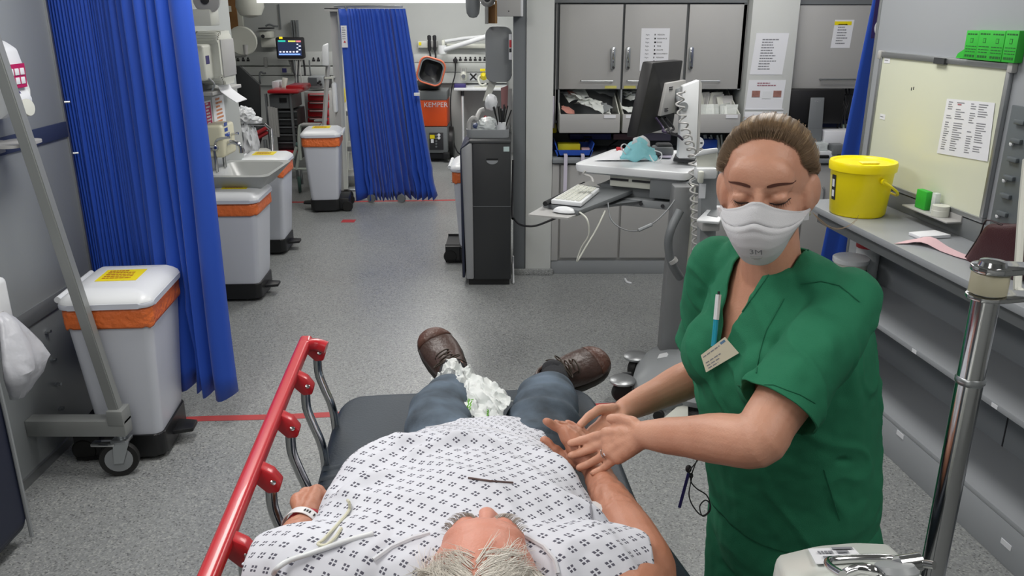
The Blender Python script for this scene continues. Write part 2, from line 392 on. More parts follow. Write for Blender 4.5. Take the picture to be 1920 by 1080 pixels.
obj('window', bm, 'purple', t, W=True)
bm = B()
for r_ in range(2):
    for c_ in range(3): bx(bm, (-1.8075+.002*r_, 3.052+c_*.034, 1.538+r_*.032), (-1.8035+.002*r_, 3.077+c_*.034, 1.562+r_*.032), .0015)
obj('label_pictures', bm, 'paper', t, W=True)
t = thing('drip_tray', 'pale drip tray on the partition under the soap dispenser', 'tray', (-1.93, 3.1, 1.3))
bm = B(); prism(bm, rrect(.2, .13, .05, 6), (0, 0, .01), (-1.83, 3.05, 1.325), (0, 1, 0), (1, 0, 0)); obj('tray_plate', bm, 'lgrey', t, W=True)
obj('bracket', bx(B(), (-1.929, 3.0, 1.29), (-1.9, 3.1, 1.335), .003), 'lgrey', t, W=True)
# wall box with clear bag, dark vinyl thing below it
t = thing('glove_box_holder', 'white plastic holder box fixed low on the near partition', 'holder', (-1.93, 2.4, .8))
obj('holder_body', bx(B(), (-1.929, 2.45, .70), (-1.80, 2.80, .90), .02, 3), 'white', t, W=True)
obj('slot', bx(B(), (-1.81, 2.6, .75), (-1.796, 2.74, .79), .006), 'lgrey', t, W=True)
bm = B()
Rg = []
for i, (z, wd, dx) in enumerate(((.86, .035, .0), (.83, .05, .02), (.76, .09, .035), (.68, .135, .05), (.62, .155, .06), (.56, .12, .045), (.50, .07, .02), (.46, .03, 0))):
    Rg.append([Vector((-1.79+dx+.035*math.cos(a)*(.4+wd*5)*(1+.3*math.sin(a*5+i)), 2.70+wd*.8*math.sin(a), z*.8+.10)) for a in [2*PI*k/22 for k in range(22)]])
rings(bm, Rg); tag(obj('plastic_bag', bm, mat('translucent_bag', '#c9cbd2', .3, bump=.9, bscale=14, alpha=.85), None, smooth=50, loc=(-1.78, 2.70, .80)), 'translucent plastic bag hanging from the white holder on the near partition', 'bag')
t = thing('linen_skip', 'dark navy vinyl sack frame standing against the near partition', 'laundry skip', (-1.86, 2.42, 0))
obj('sack', prism(B(), rrect(.2, .62, .07, 6, 0, .34), (0, -.5, 0), (-1.815, 2.50, .0), (1, 0, 0), (0, 0, 1), .012), 'navy', t, W=True)
obj('rim_tube', tube(B(), [(-1.71, 2.50, .02), (-1.71, 2.5, .60), (-1.74, 2.5, .66), (-1.9, 2.5, .66)], .007, 8, 4), 'grey', t, W=True)

# ================================================================ PEDAL BINS
YL = mat('yellow_warning_label', '#e9d512', .5)
def make_bin(label, loc, rz=0, h=.74, group=None, hinge=-1):
    t = thing('pedal_bin', label, 'pedal bin', loc, rz)
    k = h/.74
    bm = B(); R = []
    for z, wx, wy in ((.12, .125, .165), (.10+.06, .13, .17), (.64*k, .163, .205), (.70*k, .165, .208)):
        R.append([Vector((x, y, z)) for x, y in rrect(wx*2, wy*2, .035, 5)])
    rings(bm, R); obj('bin_body', bm, 'bin', t)
    bm = B(); R = []; rnd = random.Random(int(loc[1]*100))
    for i, z in enumerate([.612*k, .62*k, .635*k, .65*k, .665*k, .68*k, .695*k]):
        r = []
        for j, (x, y) in enumerate(rrect(.338, .424, .04, 9)):
            q = 1+.012*noise.noise(Vector((j*.9, i*1.3, loc[1]))) + (.014 if i not in (0, 6) else 0)
            r.append(Vector((x*q, y*q, z+.012*noise.noise(Vector((j*.35, 0, loc[1]*3)))*(1 if i < 2 else .2))))
        R.append(r)
    rings(bm, R, caps=False); o = obj('orange_bag', bm, 'orange', t, smooth=60); o.modifiers.new('t', 'SOLIDIFY').thickness = .003
    bm = B(); prism(bm, rrect(.362, .452, .05, 6), (0, 0, .022), (0, 0, .695*k), (1, 0, 0), (0, 1, 0), .006); obj('lid_rim', bm, 'bin', t)
    bm = B(); R = []
    for z, s in ((.717*k, .0), (.727*k, -.004), (.74*k, -.022), (.752*k, -.045), (.757*k, -.09)):
        R.append([Vector((x, y, z)) for x, y in rrect(.358+2*s, .448+2*s, max(.012, .05+s), 6)])
    rings(bm, R); obj('lid', bm, 'white', t)
    bm = B(); bx(bm, (-.085, -.05, .7575*k), (.075, .1, .7592*k)); lb = obj('warning_label', bm, YL, t)
    bm = B(); lines(bm, (-.075, -.04, .7592*k), (1, 0, 0), (0, 1, 0), .14, .13, 5, seed=4, th=.5); obj('printed_words', bm, mat('red_print', '#b06a10', .6), t, smooth=0)
    bm = B(); s = hinge
    cyl(bm, (s*.19, -.16, .72*k), (s*.19, .19, .72*k), .013); obj('hinge_rod', bm, 'white', t)
    bm = B(); prism(bm, rrect(.27, .35, .04, 5), (0, 0, .10), (0, 0, .02), (1, 0, 0), (0, 1, 0), .008); bx(bm, (s*.12, -.15, .02), (s*.22, .15, .13), .015)
    obj('base', bm, 'black', t)
    bm = B(); prism(bm, [(-.06, 0), (.06, 0), (.04, .085), (-.04, .085)], (0, 0, .02), (-s*.13, 0, .055), (0, 1, 0), (-s, 0, 0), .006); obj('pedal', bm, 'black', t)
    for q in (-1, 1):
        obj('wheel', lathe(B(), [(.02, -.014), (.045, -.014), (.05, -.008), (.05, .008), (.045, .014), (.02, .014)], (s*.2, q*.14, .05), 20, (0, 1, 0)), 'rubber', t)
    return t
make_bin('white pedal bin with orange bag and yellow label, nearest, behind the metal strut', (-1.605, 3.22, 0), .10)
make_bin('white pedal bin with orange bag in front of the hand basin', (-1.765, 5.21, 0), .05, .70)
make_bin('white pedal bin with orange bag standing just beyond the hand basin', (-1.885, 6.28, 0), .06, .735)
make_bin('white pedal bin with orange bag beside the wheeled commode chair', (-1.755, 7.68, 0), .12, .745, hinge=1)
# small bin behind the black cabinet
make_bin('white pedal bin mostly hidden behind the dark recycling cabinet', (-.26, 6.05, 0), 0, .74)

# ================================================================ BASIN WALL FITTINGS (wall face x = -2.0)
t = thing('hand_basin', 'grey steel hand basin on the wall behind the middle bins', 'basin', (-2.0, 5.45, .8))
bm = B(); a = rrect(.46, .62, .05, 6); Ro = [Vector((-1.765+x, 5.43+y, .80)) for x, y in a]
i_ = rrect(.38, .5, .08, 6); Ri = [Vector((-1.75+x, 5.43+y, .80)) for x, y in i_]
i2 = rrect(.26, .36, .08, 6); Rb = [Vector((-1.75+x, 5.43+y, .715)) for x, y in i2]
bo = [Vector((-1.765+x*.96, 5.43+y*.96, .785)) for x, y in a]; bb = [Vector((-1.77+x*.62, 5.43+y*.65, .69)) for x, y in a]
rings(bm, [Rb, Ri, Ro, bo, bb]); obj('bowl', bm, mat('basin_grey', '#a9acab', .3), t, W=True)
bm = B(); bx(bm, (-2.0, 5.12, .78), (-1.975, 5.74, .93), .006); obj('splashback', bm, 'steel', t, W=True)
bm = B(); bx(bm, (-1.99, 5.35, .3), (-1.86, 5.5, .70), .03); obj('pedestal', bm, 'lgrey', t, W=True)
t = thing('lever_tap', 'chrome lever tap above the steel hand basin', 'tap', (-2.0, 5.5, .8))
bm = B(); c0 = PX(437, 300, -1.9)
bx(bm, (-2.0, 5.33, .93), (-1.90, 5.56, .965), .012); obj('tap_body', bm, 'chrome', t, W=True)
obj('spout', tube(B(), [(-1.9, 5.44, .95), (-1.84, 5.44, .97), (-1.79, 5.44, .95), (-1.785, 5.44, .90)], .014, 10, 5), 'chrome', t, W=True)
for q in (0, 1): obj('supply_pipe', cyl(B(), (-1.93+.0*q, 5.36+.16*q, .79), (-1.93, 5.36+.16*q, .94), .012), 'chrome', t, W=True)
for q in (0, 1): obj('lever', tube(B(), [(-1.92, 5.35+.18*q, .96), (-1.9, 5.35+.18*q, 1.0), (-1.82, 5.35+.18*q, 1.015)], .009, 8, 3), 'chrome', t, W=True)
# grab frame / trolley rail
t = thing('rail_trolley', 'chrome tube frame trolley standing between the basin and the far bay', 'trolley', (-1.75, 6.35, 0))
p = [PY(440, 300, 6.9), PY(443, 242, 6.9), PY(452, 233, 6.9), PY(497, 233, 6.9), PY(508, 243, 6.8), PY(512, 300, 6.75)]
lo = PY(522, 470, 6.6); lo.z = .08
obj('frame_tube', tube(B(), [p[0], p[1], p[2], p[3], p[4], p[5], lo], .014, 10), 'chrome', t, W=True)
a_ = PY(470, 238, 6.9); obj('upright', cyl(B(), a_, Vector((a_.x-.05, 6.9, .1)), .009), 'chrome', t, W=True)
obj('base_frame', bx(B(), (lo.x-.42, 6.55, .1), (lo.x+.01, 6.95, .14), .01), 'steel', t, W=True)
for q in ((lo.x, 6.6), (lo.x-.4, 6.6), (lo.x, 6.92)): obj('castor', lathe(B(), [(.01, -.012), (.05, -.012), (.05, .012), (.01, .012)], (q[0], q[1], .05), 18, (.9, .3, 0)), 'rubber', t, W=True)
def xrect(px0, py0, px1, py1, x):  # rectangle on a plane x=const from pixel centre lines
    a = PX(px0, (py0+py1)/2, x); b = PX(px1, (py0+py1)/2, x); zt = PX((px0+px1)/2, py0, x).z; zb = PX((px0+px1)/2, py1, x).z
    return min(a.y, b.y), max(a.y, b.y), zb, zt
def wallbox(name, label, cat, px0, py0, px1, py1, d, m, xw=-2.0, bev=.02, part='body'):
    y0, y1, z0, z1 = xrect(px0, py0, px1, py1, xw+d*.5)
    t = thing(name, label, cat, (xw, (y0+y1)/2, z0)); obj(part, bx(B(), (xw, y0, z0), (xw+d, y1, z1), bev, 3), m, t, W=True)
    return t, y0, y1, z0, z1
t, y0, y1, z0, z1 = wallbox('soap_dispenser', 'white soap dispenser with navy logo patch above the basin, beside the curtain', 'soap dispenser', 366, 82, 396, 150, .11, 'offw')
bm = B(); sheet(bm, (-1.889, y0+.03, z0+.10), (0, 1, 0), (0, 0, 1), .06, .05); obj('label', bm, 'purple', t, W=True)
obj('lever_arm', tube(B(), [(-1.9, y0+.05, z0+.02), (-1.86, y0+.05, z0-.02), (-1.88, y0+.05, z0-.06)], .006, 8, 4), 'grey', t, W=True)
y0, y1 = 5.4, 5.7; z1 = PY(420, 58, 5.5).z; z0 = PY(415, 158, 5.5).z
t = thing('hand_towel_dispenser', 'tall white rounded hand towel dispenser on the basin wall', 'towel dispenser', (-2.0, 5.7, z0))
bm = B(); prism(bm, rrect(z1-z0, .3, .07, 6, (z1-z0)/2, .15), (.155, 0, 0), (-2.0, 5.4, z0), (0, 0, 1), (0, 1, 0), .025); obj('body', bm, 'offw', t, W=True)
obj('front_cover', bx(B(), (-1.846, 5.43, z0+.05), (-1.838, 5.68, z1-.05), .004), 'lgrey', t, W=True)
bm = B(); tow = [(-1.86, z0+.01), (-1.84, z0-.04), (-1.79, z0-.08), (-1.745, z0-.11)]
rings(bm, [[Vector((x-.04, 5.45, z)), Vector((x-.04, 5.67, z)), Vector((x-.04, 5.67, z-.004)), Vector((x-.04, 5.45, z-.004))] for x, z in tow]); obj('paper_towel', bm, 'paper', t, W=True)
for nm, lb, px0, py0, px1, py1, m1 in (('poster', 'small magenta hand hygiene poster on the basin wall', 386, 188, 398, 240, 'magenta'), ('poster', 'pale orange and grey instruction poster on the basin wall', 404, 178, 422, 236, 'paper')):
    y0, y1, z0, z1 = xrect(px0, py0, px1, py1, -1.995)
    t = thing(nm, lb, 'poster', (-2, (y0+y1)/2, z0)); obj('sheet', bx(B(), (-2, y0-.04, z0), (-1.996, y1, z1)), 'paper', t, W=True)
    bm = B(); 
    if m1 == 'magenta': bx(bm, (-1.996, y0, z0+.01), (-1.9955, y1-.01, z1-.01)); obj('print', bm, 'magenta', t, W=True)
    lines(bm := B(), (-1.9952, y0+.01, z0+.01), (0, 1, 0), (0, 0, 1), y1-y0-.03, z1-z0-.02, 7, seed=3, th=.5); obj('printed_lines', bm, 'paper' if m1 == 'magenta' else mat('orange_print', '#cf8a5e', .6), t, W=True, smooth=0)
t, y0, y1, z0, z1 = wallbox('glove_dispenser', 'cream wall box with blue printed label beside the tap', 'dispenser', 398, 230, 424, 292, .13, 'cream')
lines(bm := B(), (-1.869, y0+.05, z0+.1), (0, 1, 0), (0, 0, 1), .12, .12, 3, seed=8, th=.6); obj('printed_label', bm, 'blue', t, W=True, smooth=0)
t, y0, y1, z0, z1 = wallbox('wall_shelf_bracket', 'narrow pale shelf fixed above the posters on the basin wall', 'shelf', 383, 165, 440, 172, .10, 'lgrey', bev=.004, part='shelf_board')
t = thing('security_camera', 'white round camera housing at the top of the basin wall', 'camera', (-2, 4.9, 1.75))
c0 = PY(387, 0, 5.0); obj('housing', lathe(B(), [(.02, -.08), (.06, -.07), (.075, -.02), (.07, .03), (.04, .05)], c0, 24, (.3, -1, 0)), 'lgrey', t, W=True)
obj('lens', lathe(B(), [(.0, 0), (.022, .001), (.024, .008), (.0, .01)], c0+Vector((.012, -.068, 0)).normalized()*.055, 16, (.3, -1, 0)), 'black', t, W=True)
obj('mount_plate', bx(B(), (-2.0, 4.95, c0.z-.14), (c0.x+.03, 5.1, c0.z-.05), .008), 'offw', t, W=True)
# clothes pile on trolley behind the wall end
def crumple(name, c, r, m, seed=1, amp=.25, sub=4, freq=3., parent=None, sq=(1, 1, 1), sharp=True):
    bm = B(); bmesh.ops.create_icosphere(bm, subdivisions=sub, radius=1)
    for v in bm.verts:
        q = v.co*freq+Vector((seed*7.1, seed*3.3, 0)); n_ = 1-abs(noise.noise(q))*2 if sharp else noise.noise(q)
        n2 = 1-abs(noise.noise(q*2.3))*2
        s = 1+amp*n_+amp*.45*n2
        v.co = Vector((v.co.x*r[0]*s*sq[0], v.co.y*r[1]*s, v.co.z*r[2]*s))+Vector(c)
    return obj(name, bm, m, parent, W=bool(parent), smooth=50, loc=None if parent else c)
c0 = PY(462, 235, 6.93)
t = thing('white_linen', 'crumpled white gowns hanging on the tube trolley beyond the basin', 'linen', c0)
crumple('upper_fold', c0+Vector((-.02, 0, .08)), (.075, .09, .06), 'white', 2, .3, parent=t)
crumple('lower_fold', c0+Vector((0, 0, -.14)), (.065, .08, .14), 'white', 5, .3, parent=t)
crumple('sleeve_fold', c0+Vector((.06, 0, .04)), (.06, .04, .03), 'white', 7, .35, 3, parent=t)

# ================================================================ FAR BAY
YB = 10.9
# services trunking and sockets
def sock(px, py, y, m='ink'):
    a, b, c, d = fr(px-3.5, py-5, px+3.5, py+5, y)
    bm = B(); cx, cz = (a+b)/2, (c+d)/2
    cyl(bm, (cx, y, cz+.018), (cx, y+.006, cz+.018), .012, seg=10); bx(bm, (cx-.018, y, cz-.02), (cx+.018, y+.006, cz+.004)); return bm
t = thing('service_trunking', 'white dado trunking with sockets along the far bay wall', 'trunking', (-2, YB, 1.0))
bm = B()
for a_, b_ in ((97, 123), (125, 141), (142, 160)): fbox(bm, 432, a_, 640, b_, YB-.07, .07, .006)
obj('trunking_left', bm, 'wallw', t, W=True)
bm = B()
for a_, b_ in ((102, 117), (118, 135), (136, 156)): fbox(bm, 776, a_, 950, b_, YB-.07, .07, .006)
obj('trunking_right', bm, 'wallw', t, W=True)
for px in (436, 446, 456, 465, 588, 597, 606): obj('socket', sock(px, 112, YB-.076), 'ink', t, W=True)
for px in (854, 863, 873, 882, 891, 900, 909): obj('socket', sock(px, 111, YB-.076), 'ink', t, W=True)
# bright window/rail strip at the top
t = thing('light_bar', 'long bright ceiling light bar crossing the far bay', 'light', (-1.3, 9.0, 1.9))
a = PY(484, 4, 8.6); b = PY(1005, 4, 8.6)
obj('lit_cover', bx(B(), (a.x, 8.55, a.z-.008), (-.02, 8.62, a.z+.06), .004), mat('lit_bar', '#ffffff', .5, emit=1.1), t, W=True)
obj('bar_housing', bx(B(), (a.x-.02, 8.54, a.z+.06), (0, 8.64, a.z+.12), .004), 'white', t, W=True)
# wood-framed hatch
a, b, c, d = fr(414, -30, 444, 56, YB-.03)
t = thing('wooden_hatch', 'varnished wood panel hatch high on the far bay wall', 'hatch', ((a+b)/2, YB, c)); obj('frame', bx(B(), (a-.06, YB-.04, c-.06), (b+.06, YB, d), .005), 'offw', t, W=True)
obj('wood_panel', bx(B(), (a, YB-.06, c), (b, YB-.035, d-.01), .004), 'wood', t, W=True); obj('edge_strip', bx(B(), (a, YB-.065, c), (a+.05, YB-.058, d-.01)), 'dgrey', t, W=True)
fb = lambda *k: fbox(B(), *k)
obj('hinge_block', fb(402, 11, 431, 22, YB-.12, .08, .004), 'offw', t, W=True)
# round exam lamp
c0 = PY(455, 76, 10.2); t = thing('examination_lamp', 'round white examination lamp on a jointed arm in the far bay', 'lamp', c0)
obj('lamp_head', lathe(B(), [(.0, -.10), (.07, -.09), (.13, -.05), (.17, 0), (.172, .02), (.16, .03), (0, .02)], c0, 28, (.1, -.95, -.2)), 'offw', t, W=True)
obj('joint', cyl(B(), PY(460, 84, 10.1), PY(461, 102, 10.1), .03, .022), 'lgrey', t, W=True)
obj('arm', tube(B(), [PY(461, 92, 10.12), PY(462, 101, 10.15), PY(460, 105, 10.3), PY(432, 108, 10.8)], .014, 8), 'lgrey', t, W=True)
c0 = PY(468, 6, 10.0); tag(obj('pendant_globe', lathe(B(), [(.02, -.16), (.12, -.13), (.16, -.04), (.15, .06), (.1, .14), (.03, .17)], c0, 24), 'offw', None, loc=c0), 'white globe lamp head at the top edge of the far bay', 'lamp')
# camera on bracket
t = thing('camera_unit', 'white camera unit on a wall bracket above the far trunking', 'camera', PY(497, 85, 10.6))
obj('housing', fb(486, 58, 507, 72, 10.6, .2, .02), 'offw', t, W=True); obj('base_box', fb(489, 72, 516, 89, 10.7, .18, .01), 'offw', t, W=True)
obj('top_plate', fb(484, 52, 506, 54.5, 10.55, .2), 'ink', t, W=True)
p = PY(493, 68, 10.6); obj('lens', lathe(B(), [(.0, 0), (.02, 0), (.022, .015), (0, .016)], p-Yv*.014, 16, (0, 1, 0)), 'ink', t, W=True)
obj('cable_arm', tube(B(), [PY(498, 49, 10.8), PY(505, 46, 10.8), PY(514, 49, 10.8), PY(522, 49.5, 10.8)], .012, 8, 3), 'mgrey', t, W=True)
obj('wall_seam', fb(523, 8, 525, 55, YB-.02, .02), 'mgrey', thing('wall_joint_strip', 'thin vertical joint strip on the far bay wall', 'strip', PY(524, 55, YB)), W=True)
# patient monitor
t = thing('patient_monitor', 'lit patient monitor showing coloured traces on the far bay wall', 'monitor', PY(543, 112, 10.5))
a, b, c, d = fr(517, 70, 569, 110, 10.5); sh = .05*(b-a)
obj('casing', bx(B(), (a, 10.5, c), (b, 10.6, d), .02), 'ink', t, W=True)
SCR = mat('monitor_screen', '#28304a', .3, emit=.8)
a2, b2, c2, d2 = fr(521, 75, 565, 105, 10.495); scr = obj('screen', bx(B(), (a2, 10.492, c2), (b2, 10.5, d2)), SCR, t, W=True)
def scrbar(nm, px0, py0, px1, py1, colr):
    obj(nm, fb(px0, py0, px1, py1, 10.489, .003), mat('trace_'+colr, {'teal': '#2fbfa8', 'yellow': '#d8d860', 'blue': '#7fa8ff', 'white': '#e8ecff', 'red': '#d87878'}[colr], .5, emit=.9), t, W=True)
scrbar('trace', 521.5, 75.5, 535, 78.5, 'teal'); scrbar('trace', 540, 76, 554, 78.5, 'yellow'); scrbar('trace', 555, 76, 564, 79, 'red'); scrbar('trace', 523, 100.5, 563, 103, 'blue')
for i in range(5): scrbar('reading', 556+(i % 2)*4, 82+i*3.4, 559+(i % 2)*5, 84+i*3.4, 'white')
for i in range(6): scrbar('reading', 524+i*6.2, 96, 527.5+i*6.2, 98.5, 'white')
obj('alarm_light', fb(523, 69, 529, 73, 10.485, .02, .004), mat('alarm_yellow', '#e8d020', .4, emit=.9), t, W=True)
obj('lower_bezel', fb(520, 109, 568, 113, 10.52, .1, .01), 'lgrey', t, W=True)
bm = B()
for px in (546, 550.5, 556): fbox(bm, px, 38, px+2.2, 70, 10.8, .06)
obj('wall_rail', bm, 'mgrey', t, W=True)
obj('support_arm', cyl(B(), PY(545, 113, 10.6), PY(556, 140, 10.8), .03), 'lgrey', t, W=True)
t = thing('suction_unit', 'purple and white suction unit hanging below the patient monitor', 'suction unit', PY(536, 138, 10.7))
obj('body', fb(528, 127, 546, 138, 10.7, .1, .01), 'offw', t, W=True); obj('window', fb(529, 128, 537, 136, 10.69, .02), mat('violet_window', '#4c4a86', .3), t, W=True)
t = thing('cable_bundle', 'bundle of dark monitor leads looping below the screen', 'cables', PY(555, 150, 10.5))
rnd = random.Random(2)
for i in range(5):
    obj('lead', tube(B(), [PY(548+i*4, 113, 10.55), PY(550+i*3, 132, 10.5), PY(552+i*3+rnd.uniform(-3, 3), 150, 10.45), PY(549+i*4, 172, 10.4)], .009, 6, 5), ['ink', 'mgrey', 'lgrey', 'ink', 'lgrey'][i], t, W=True)
obj('lead', tube(B(), [PY(528, 168, 10.2), PY(540, 185, 10.2), PY(548, 198, 10.15), PY(556, 230, 10.1)], .01, 6, 5), 'offw', t, W=True)
obj('lead', tube(B(), [PY(569, 112, 10.6), PY(571, 128, 10.6), PY(572, 142, 10.6)], .012, 6, 4), 'ink', t, W=True)
obj('lead', tube(B(), [PY(580, 113, 10.6), PY(581, 130, 10.6), PY(583, 143, 10.6)], .01, 6, 4), 'mgrey', t, W=True)
tag(obj('call_handset', fb(494, 107, 500, 126, YB-.12, .05, .012), 'lgrey', None, loc=PY(497, 116, YB-.1)), 'grey nurse call handset clipped to the far trunking', 'handset')
obj_t = thing('drip_hook', 'bent grey hook on the wall beside the dark backboard', 'hook', PY(488, 158, 10.6)); obj('hook_tube', tube(B(), [PY(488, 158, 10.88), PY(487, 150, 10.72), PY(487, 138, 10.7), PY(490, 135, 10.7), PY(494, 138, 10.7), PY(498, 137, 10.7)], .012, 8, 3), 'mgrey', obj_t, W=True)
# dark backboard
t = thing('dark_backboard', 'large dark grey slanted board leaning in the far bay', 'board', PY(470, 240, 8.8))
q = [PY(*k, 8.8) for k in ((433, 124), (449, 124), (486, 158), (489, 262), (478, 300), (433, 300))]
bm = B(); prism(bm, [(k.x, k.z) for k in q], (0, .05, 0), (0, 8.8, 0), bev=.006); obj('board_panel', bm, mat('charcoal_board', '#15191c', .5), t, W=True)
obj('leg', bx(B(), (q[5].x+.05, 8.8, 0), (q[5].x+.1, 8.85, q[5].z+.05)), 'dgrey', t, W=True)
# bed with red frame
t = thing('far_trolley_bed', 'far trolley bed with dark red side rails under the backboard', 'bed', PY(475, 300, 8.2))
a = PY(440, 275, 8.2)
for k in range(2): obj('side_rail', tube(B(), [PY(440, 272+k*9, 8.0-.0*k), PY(500, 240+k*9, 8.5)], .022, 8), 'dred', t, W=True)
obj('mattress', hull(B(), [PY(440, 262, 8.1), PY(500, 232, 8.6), PY(500, 240, 8.6), PY(440, 272, 8.1), PY(440, 258, 8.5)+Vector((-.1, .3, 0)), PY(500, 230, 8.9), PY(440, 268, 8.5)+Vector((-.1, .3, 0)), PY(500, 238, 8.9)]), 'dgrey', t, W=True)
for px, yy in ((452, 8.15), (497, 8.5)):
    u_ = PY(px, 262, yy); obj('leg', cyl(B(), u_, (u_.x, yy, .06), .02), 'steel', t, W=True)
obj('base', bx(B(), (PY(445, 300, 8.1).x, 8.0, .06), (PY(500, 300, 8.5).x, 8.6, .2), .03), 'dgrey', t, W=True)
crumple('bed_linen', PY(480, 292, 8.0), (.2, .12, .06), 'offw', 9, .2, 3, parent=t)
# red topped trolley
t = thing('red_top_trolley', 'red topped equipment trolley with dark drawers in the far bay', 'trolley', PY(535, 300, 9.2))
obj('red_top', fb(500, 169, 560, 176, 9.0, .5, .02), 'red', t, W=True); obj('red_gallery', fb(535, 160, 570, 170, 9.2, .35, .02), 'red', t, W=True)
for px in (503, 549): obj('post', fb(px, 176, px+3.5, 336, 9.05, .04), 'mgrey', t, W=True)
obj('top_compartment', fb(505, 177, 549, 204, 9.1, .4, .01), 'mgrey', t, W=True); obj('display', fb(524, 184, 537, 192, 9.08, .03), 'black', t, W=True)
obj('carcass', fb(519, 206, 559, 300, 9.15, .4, .01), 'dgrey', t, W=True)
for i in range(5):
    y0 = 208+i*14.5; dd = obj('drawer', fb(521, y0, 557, y0+12.5, 9.12, .04, .006), 'dgrey', t, W=True); obj('drawer_handle', fb(522, y0+1, 556, y0+3, 9.10, .03, .003), 'mgrey', t, W=True)
obj('red_foot', fb(515, 285, 552, 293, 9.0, .4, .02), 'red2', t, W=True)
t = thing('steel_plates', 'pale upright metal plates leaning on the red topped trolley', 'plates', PY(513, 256, 8.9))
for i in range(4): obj('plate', fb(504+i*4.6, 200+i, 507.6+i*4.6, 254+i, 8.88+i*.02, .03), 'lgrey', t, W=True)
tag(obj('paper_stack', fb(510, 153, 522, 168, 9.3, .25, .005), 'paper', None, loc=PY(516, 168, 9.4)), 'stack of white papers on the red topped trolley', 'papers')
bm = B(); hull(bm, [PY(528, 168, 9.3), PY(536, 168, 9.3), PY(539, 146, 9.35), PY(529, 145, 9.35), PY(530, 168, 9.42), PY(537, 168, 9.42), PY(540, 147, 9.4), PY(530, 146, 9.4)], .004); tag(obj('bag_valve_mask', bm, 'offw', None, loc=PY(533, 168, 9.35)), 'pale crumpled mask bag standing on the red topped trolley', 'mask bag')
# red drawer cabinet with defibrillator
t = thing('red_drawer_trolley', 'resuscitation trolley with four red drawers beside the mobile screen', 'trolley', PY(597, 240, 9.6))
obj('carcass', fb(573, 172, 618, 262, 9.7, .5, .01), 'lgrey', t, W=True)
for i in range(4):
    y0 = 176+i*15; obj('drawer', fb(577, y0, 616, y0+13, 9.66, .05, .008), 'red', t, W=True); obj('drawer_handle', fb(580, y0+1.5, 612, y0+3.3, 9.63, .03, .003), 'lgrey', t, W=True)
for px in (578, 612): u_ = PY(px, 262, 9.8); obj('castor', lathe(B(), [(.01, -.02), (.06, -.02), (.06, .02), (.01, .02)], (u_.x, 9.8, .06), 16, (1, 0, 0)), 'rubber', t, W=True); obj('castor_stem', cyl(B(), (u_.x, 9.8, .06), (u_.x, 9.8, u_.z+.02), .02), 'steel', t, W=True)
t = thing('defibrillator', 'grey defibrillator with a screen on the red drawer trolley', 'defibrillator', PY(595, 168, 9.8))
obj('body', fb(576, 143, 606, 167, 9.75, .25, .03), 'grey', t, W=True); obj('screen', fb(579, 146, 594, 160, 9.74, .02), mat('dim_screen', '#5b6266', .3), t, W=True)
obj('side_bag', fb(606, 143, 617, 167, 9.8, .2, .03), 'black', t, W=True)
for i in range(3): 
    p = PY(600-(i % 2)*3+(2 if i == 2 else 0), 153+i*2.6, 9.74); obj('knob', lathe(B(), [(0, 0), (.014, 0), (.014, .02), (0, .02)], p, 12, (0, -1, 0)), 'ink', t, W=True)
# wheeled commode chair
t = thing('commode_chair', 'pale green wheeled commode chair behind the far pedal bin', 'wheelchair', PY(585, 340, 8.3))
TB = mat('pale_tube', '#b9c2ba', .35, .2)
yy = 8.4
obj('frame_tube', tube(B(), [PY(564, 300, yy), PY(561, 270, yy), PY(562, 240, yy), PY(570, 235, yy), PY(612, 236, yy)], .018, 8, 3), TB, t, W=True)
obj('armrest', fb(563, 232, 600, 237, yy-.05, .1, .012), 'lgrey', t, W=True); obj('armrest', fb(588, 225, 612, 229, yy+.45, .1, .012), 'lgrey', t, W=True)
obj('seat', fb(553, 267, 600, 275, yy, .45, .02), mat('teal_vinyl', '#4d6b66', .5), t, W=True)
for a_ in (((556, 276), (543, 316)), ((562, 278), (556, 318)), ((598, 276), (592, 318))): obj('leg', tube(B(), [PY(*a_[0], yy), PY(*a_[1], yy)], .016, 8), TB, t, W=True)
obj('crossbar', tube(B(), [PY(540, 316, yy), PY(600, 318, yy)], .014, 8), TB, t, W=True)
for px in (560, 596):
    u_ = PY(px, 330, yy); obj('castor', lathe(B(), [(.03, -.015), (.075, -.015), (.085, 0), (.075, .015), (.03, .015)], (u_.x, yy, .086), 20, (1, .3, 0)), mat('green_grey_wheel', '#3f5a54', .5), t, W=True)
    obj('castor_fork', cyl(B(), (u_.x+.03, yy, .086), (u_.x+.03, yy, PY(px, 316, yy).z), .012), 'steel', t, W=True)
# second mobile partition stand with its dispenser
t = thing('mobile_partition', 'pale mobile partition end post with slanted strut beside the far bin', 'partition', PY(632, 378, 8.0))
bm = B(); a = PY(626, 10, 8.05); b = PY(650, 372, 8.05)
obj('end_post', hull(B(), [PY(618, 12, 8.1), PY(632, 12, 8.1), PY(637, 366, 8.02), PY(645, 366, 8.02), PY(618, 12, 8.16), PY(632, 12, 8.16), PY(637, 366, 8.08), PY(645, 366, 8.08)]), 'lgrey', t, W=True)
obj('panel', hull(B(), [PY(638, 20, 8.2), PY(628, 20, 8.14), PY(643, 360, 8.07), PY(652, 360, 8.12), PY(640, 20, 9.5), PY(645, 20, 9.5), PY(650, 330, 9.5), PY(655, 330, 9.5)]), 'offw', t, W=True)
obj('strut', tube(B(), [PY(615, 122, 8.0), PY(610, 200, 7.98), PY(607, 246, 7.97)], .022, 4), 'lgrey', t, W=True)
obj('strut_clamp', fb(608, 145, 625, 148, 7.97, .1, .004), 'offw', t, W=True)
obj('side_holder', fb(622, 155, 630, 212, 7.98, .1, .02), 'white', t, W=True)
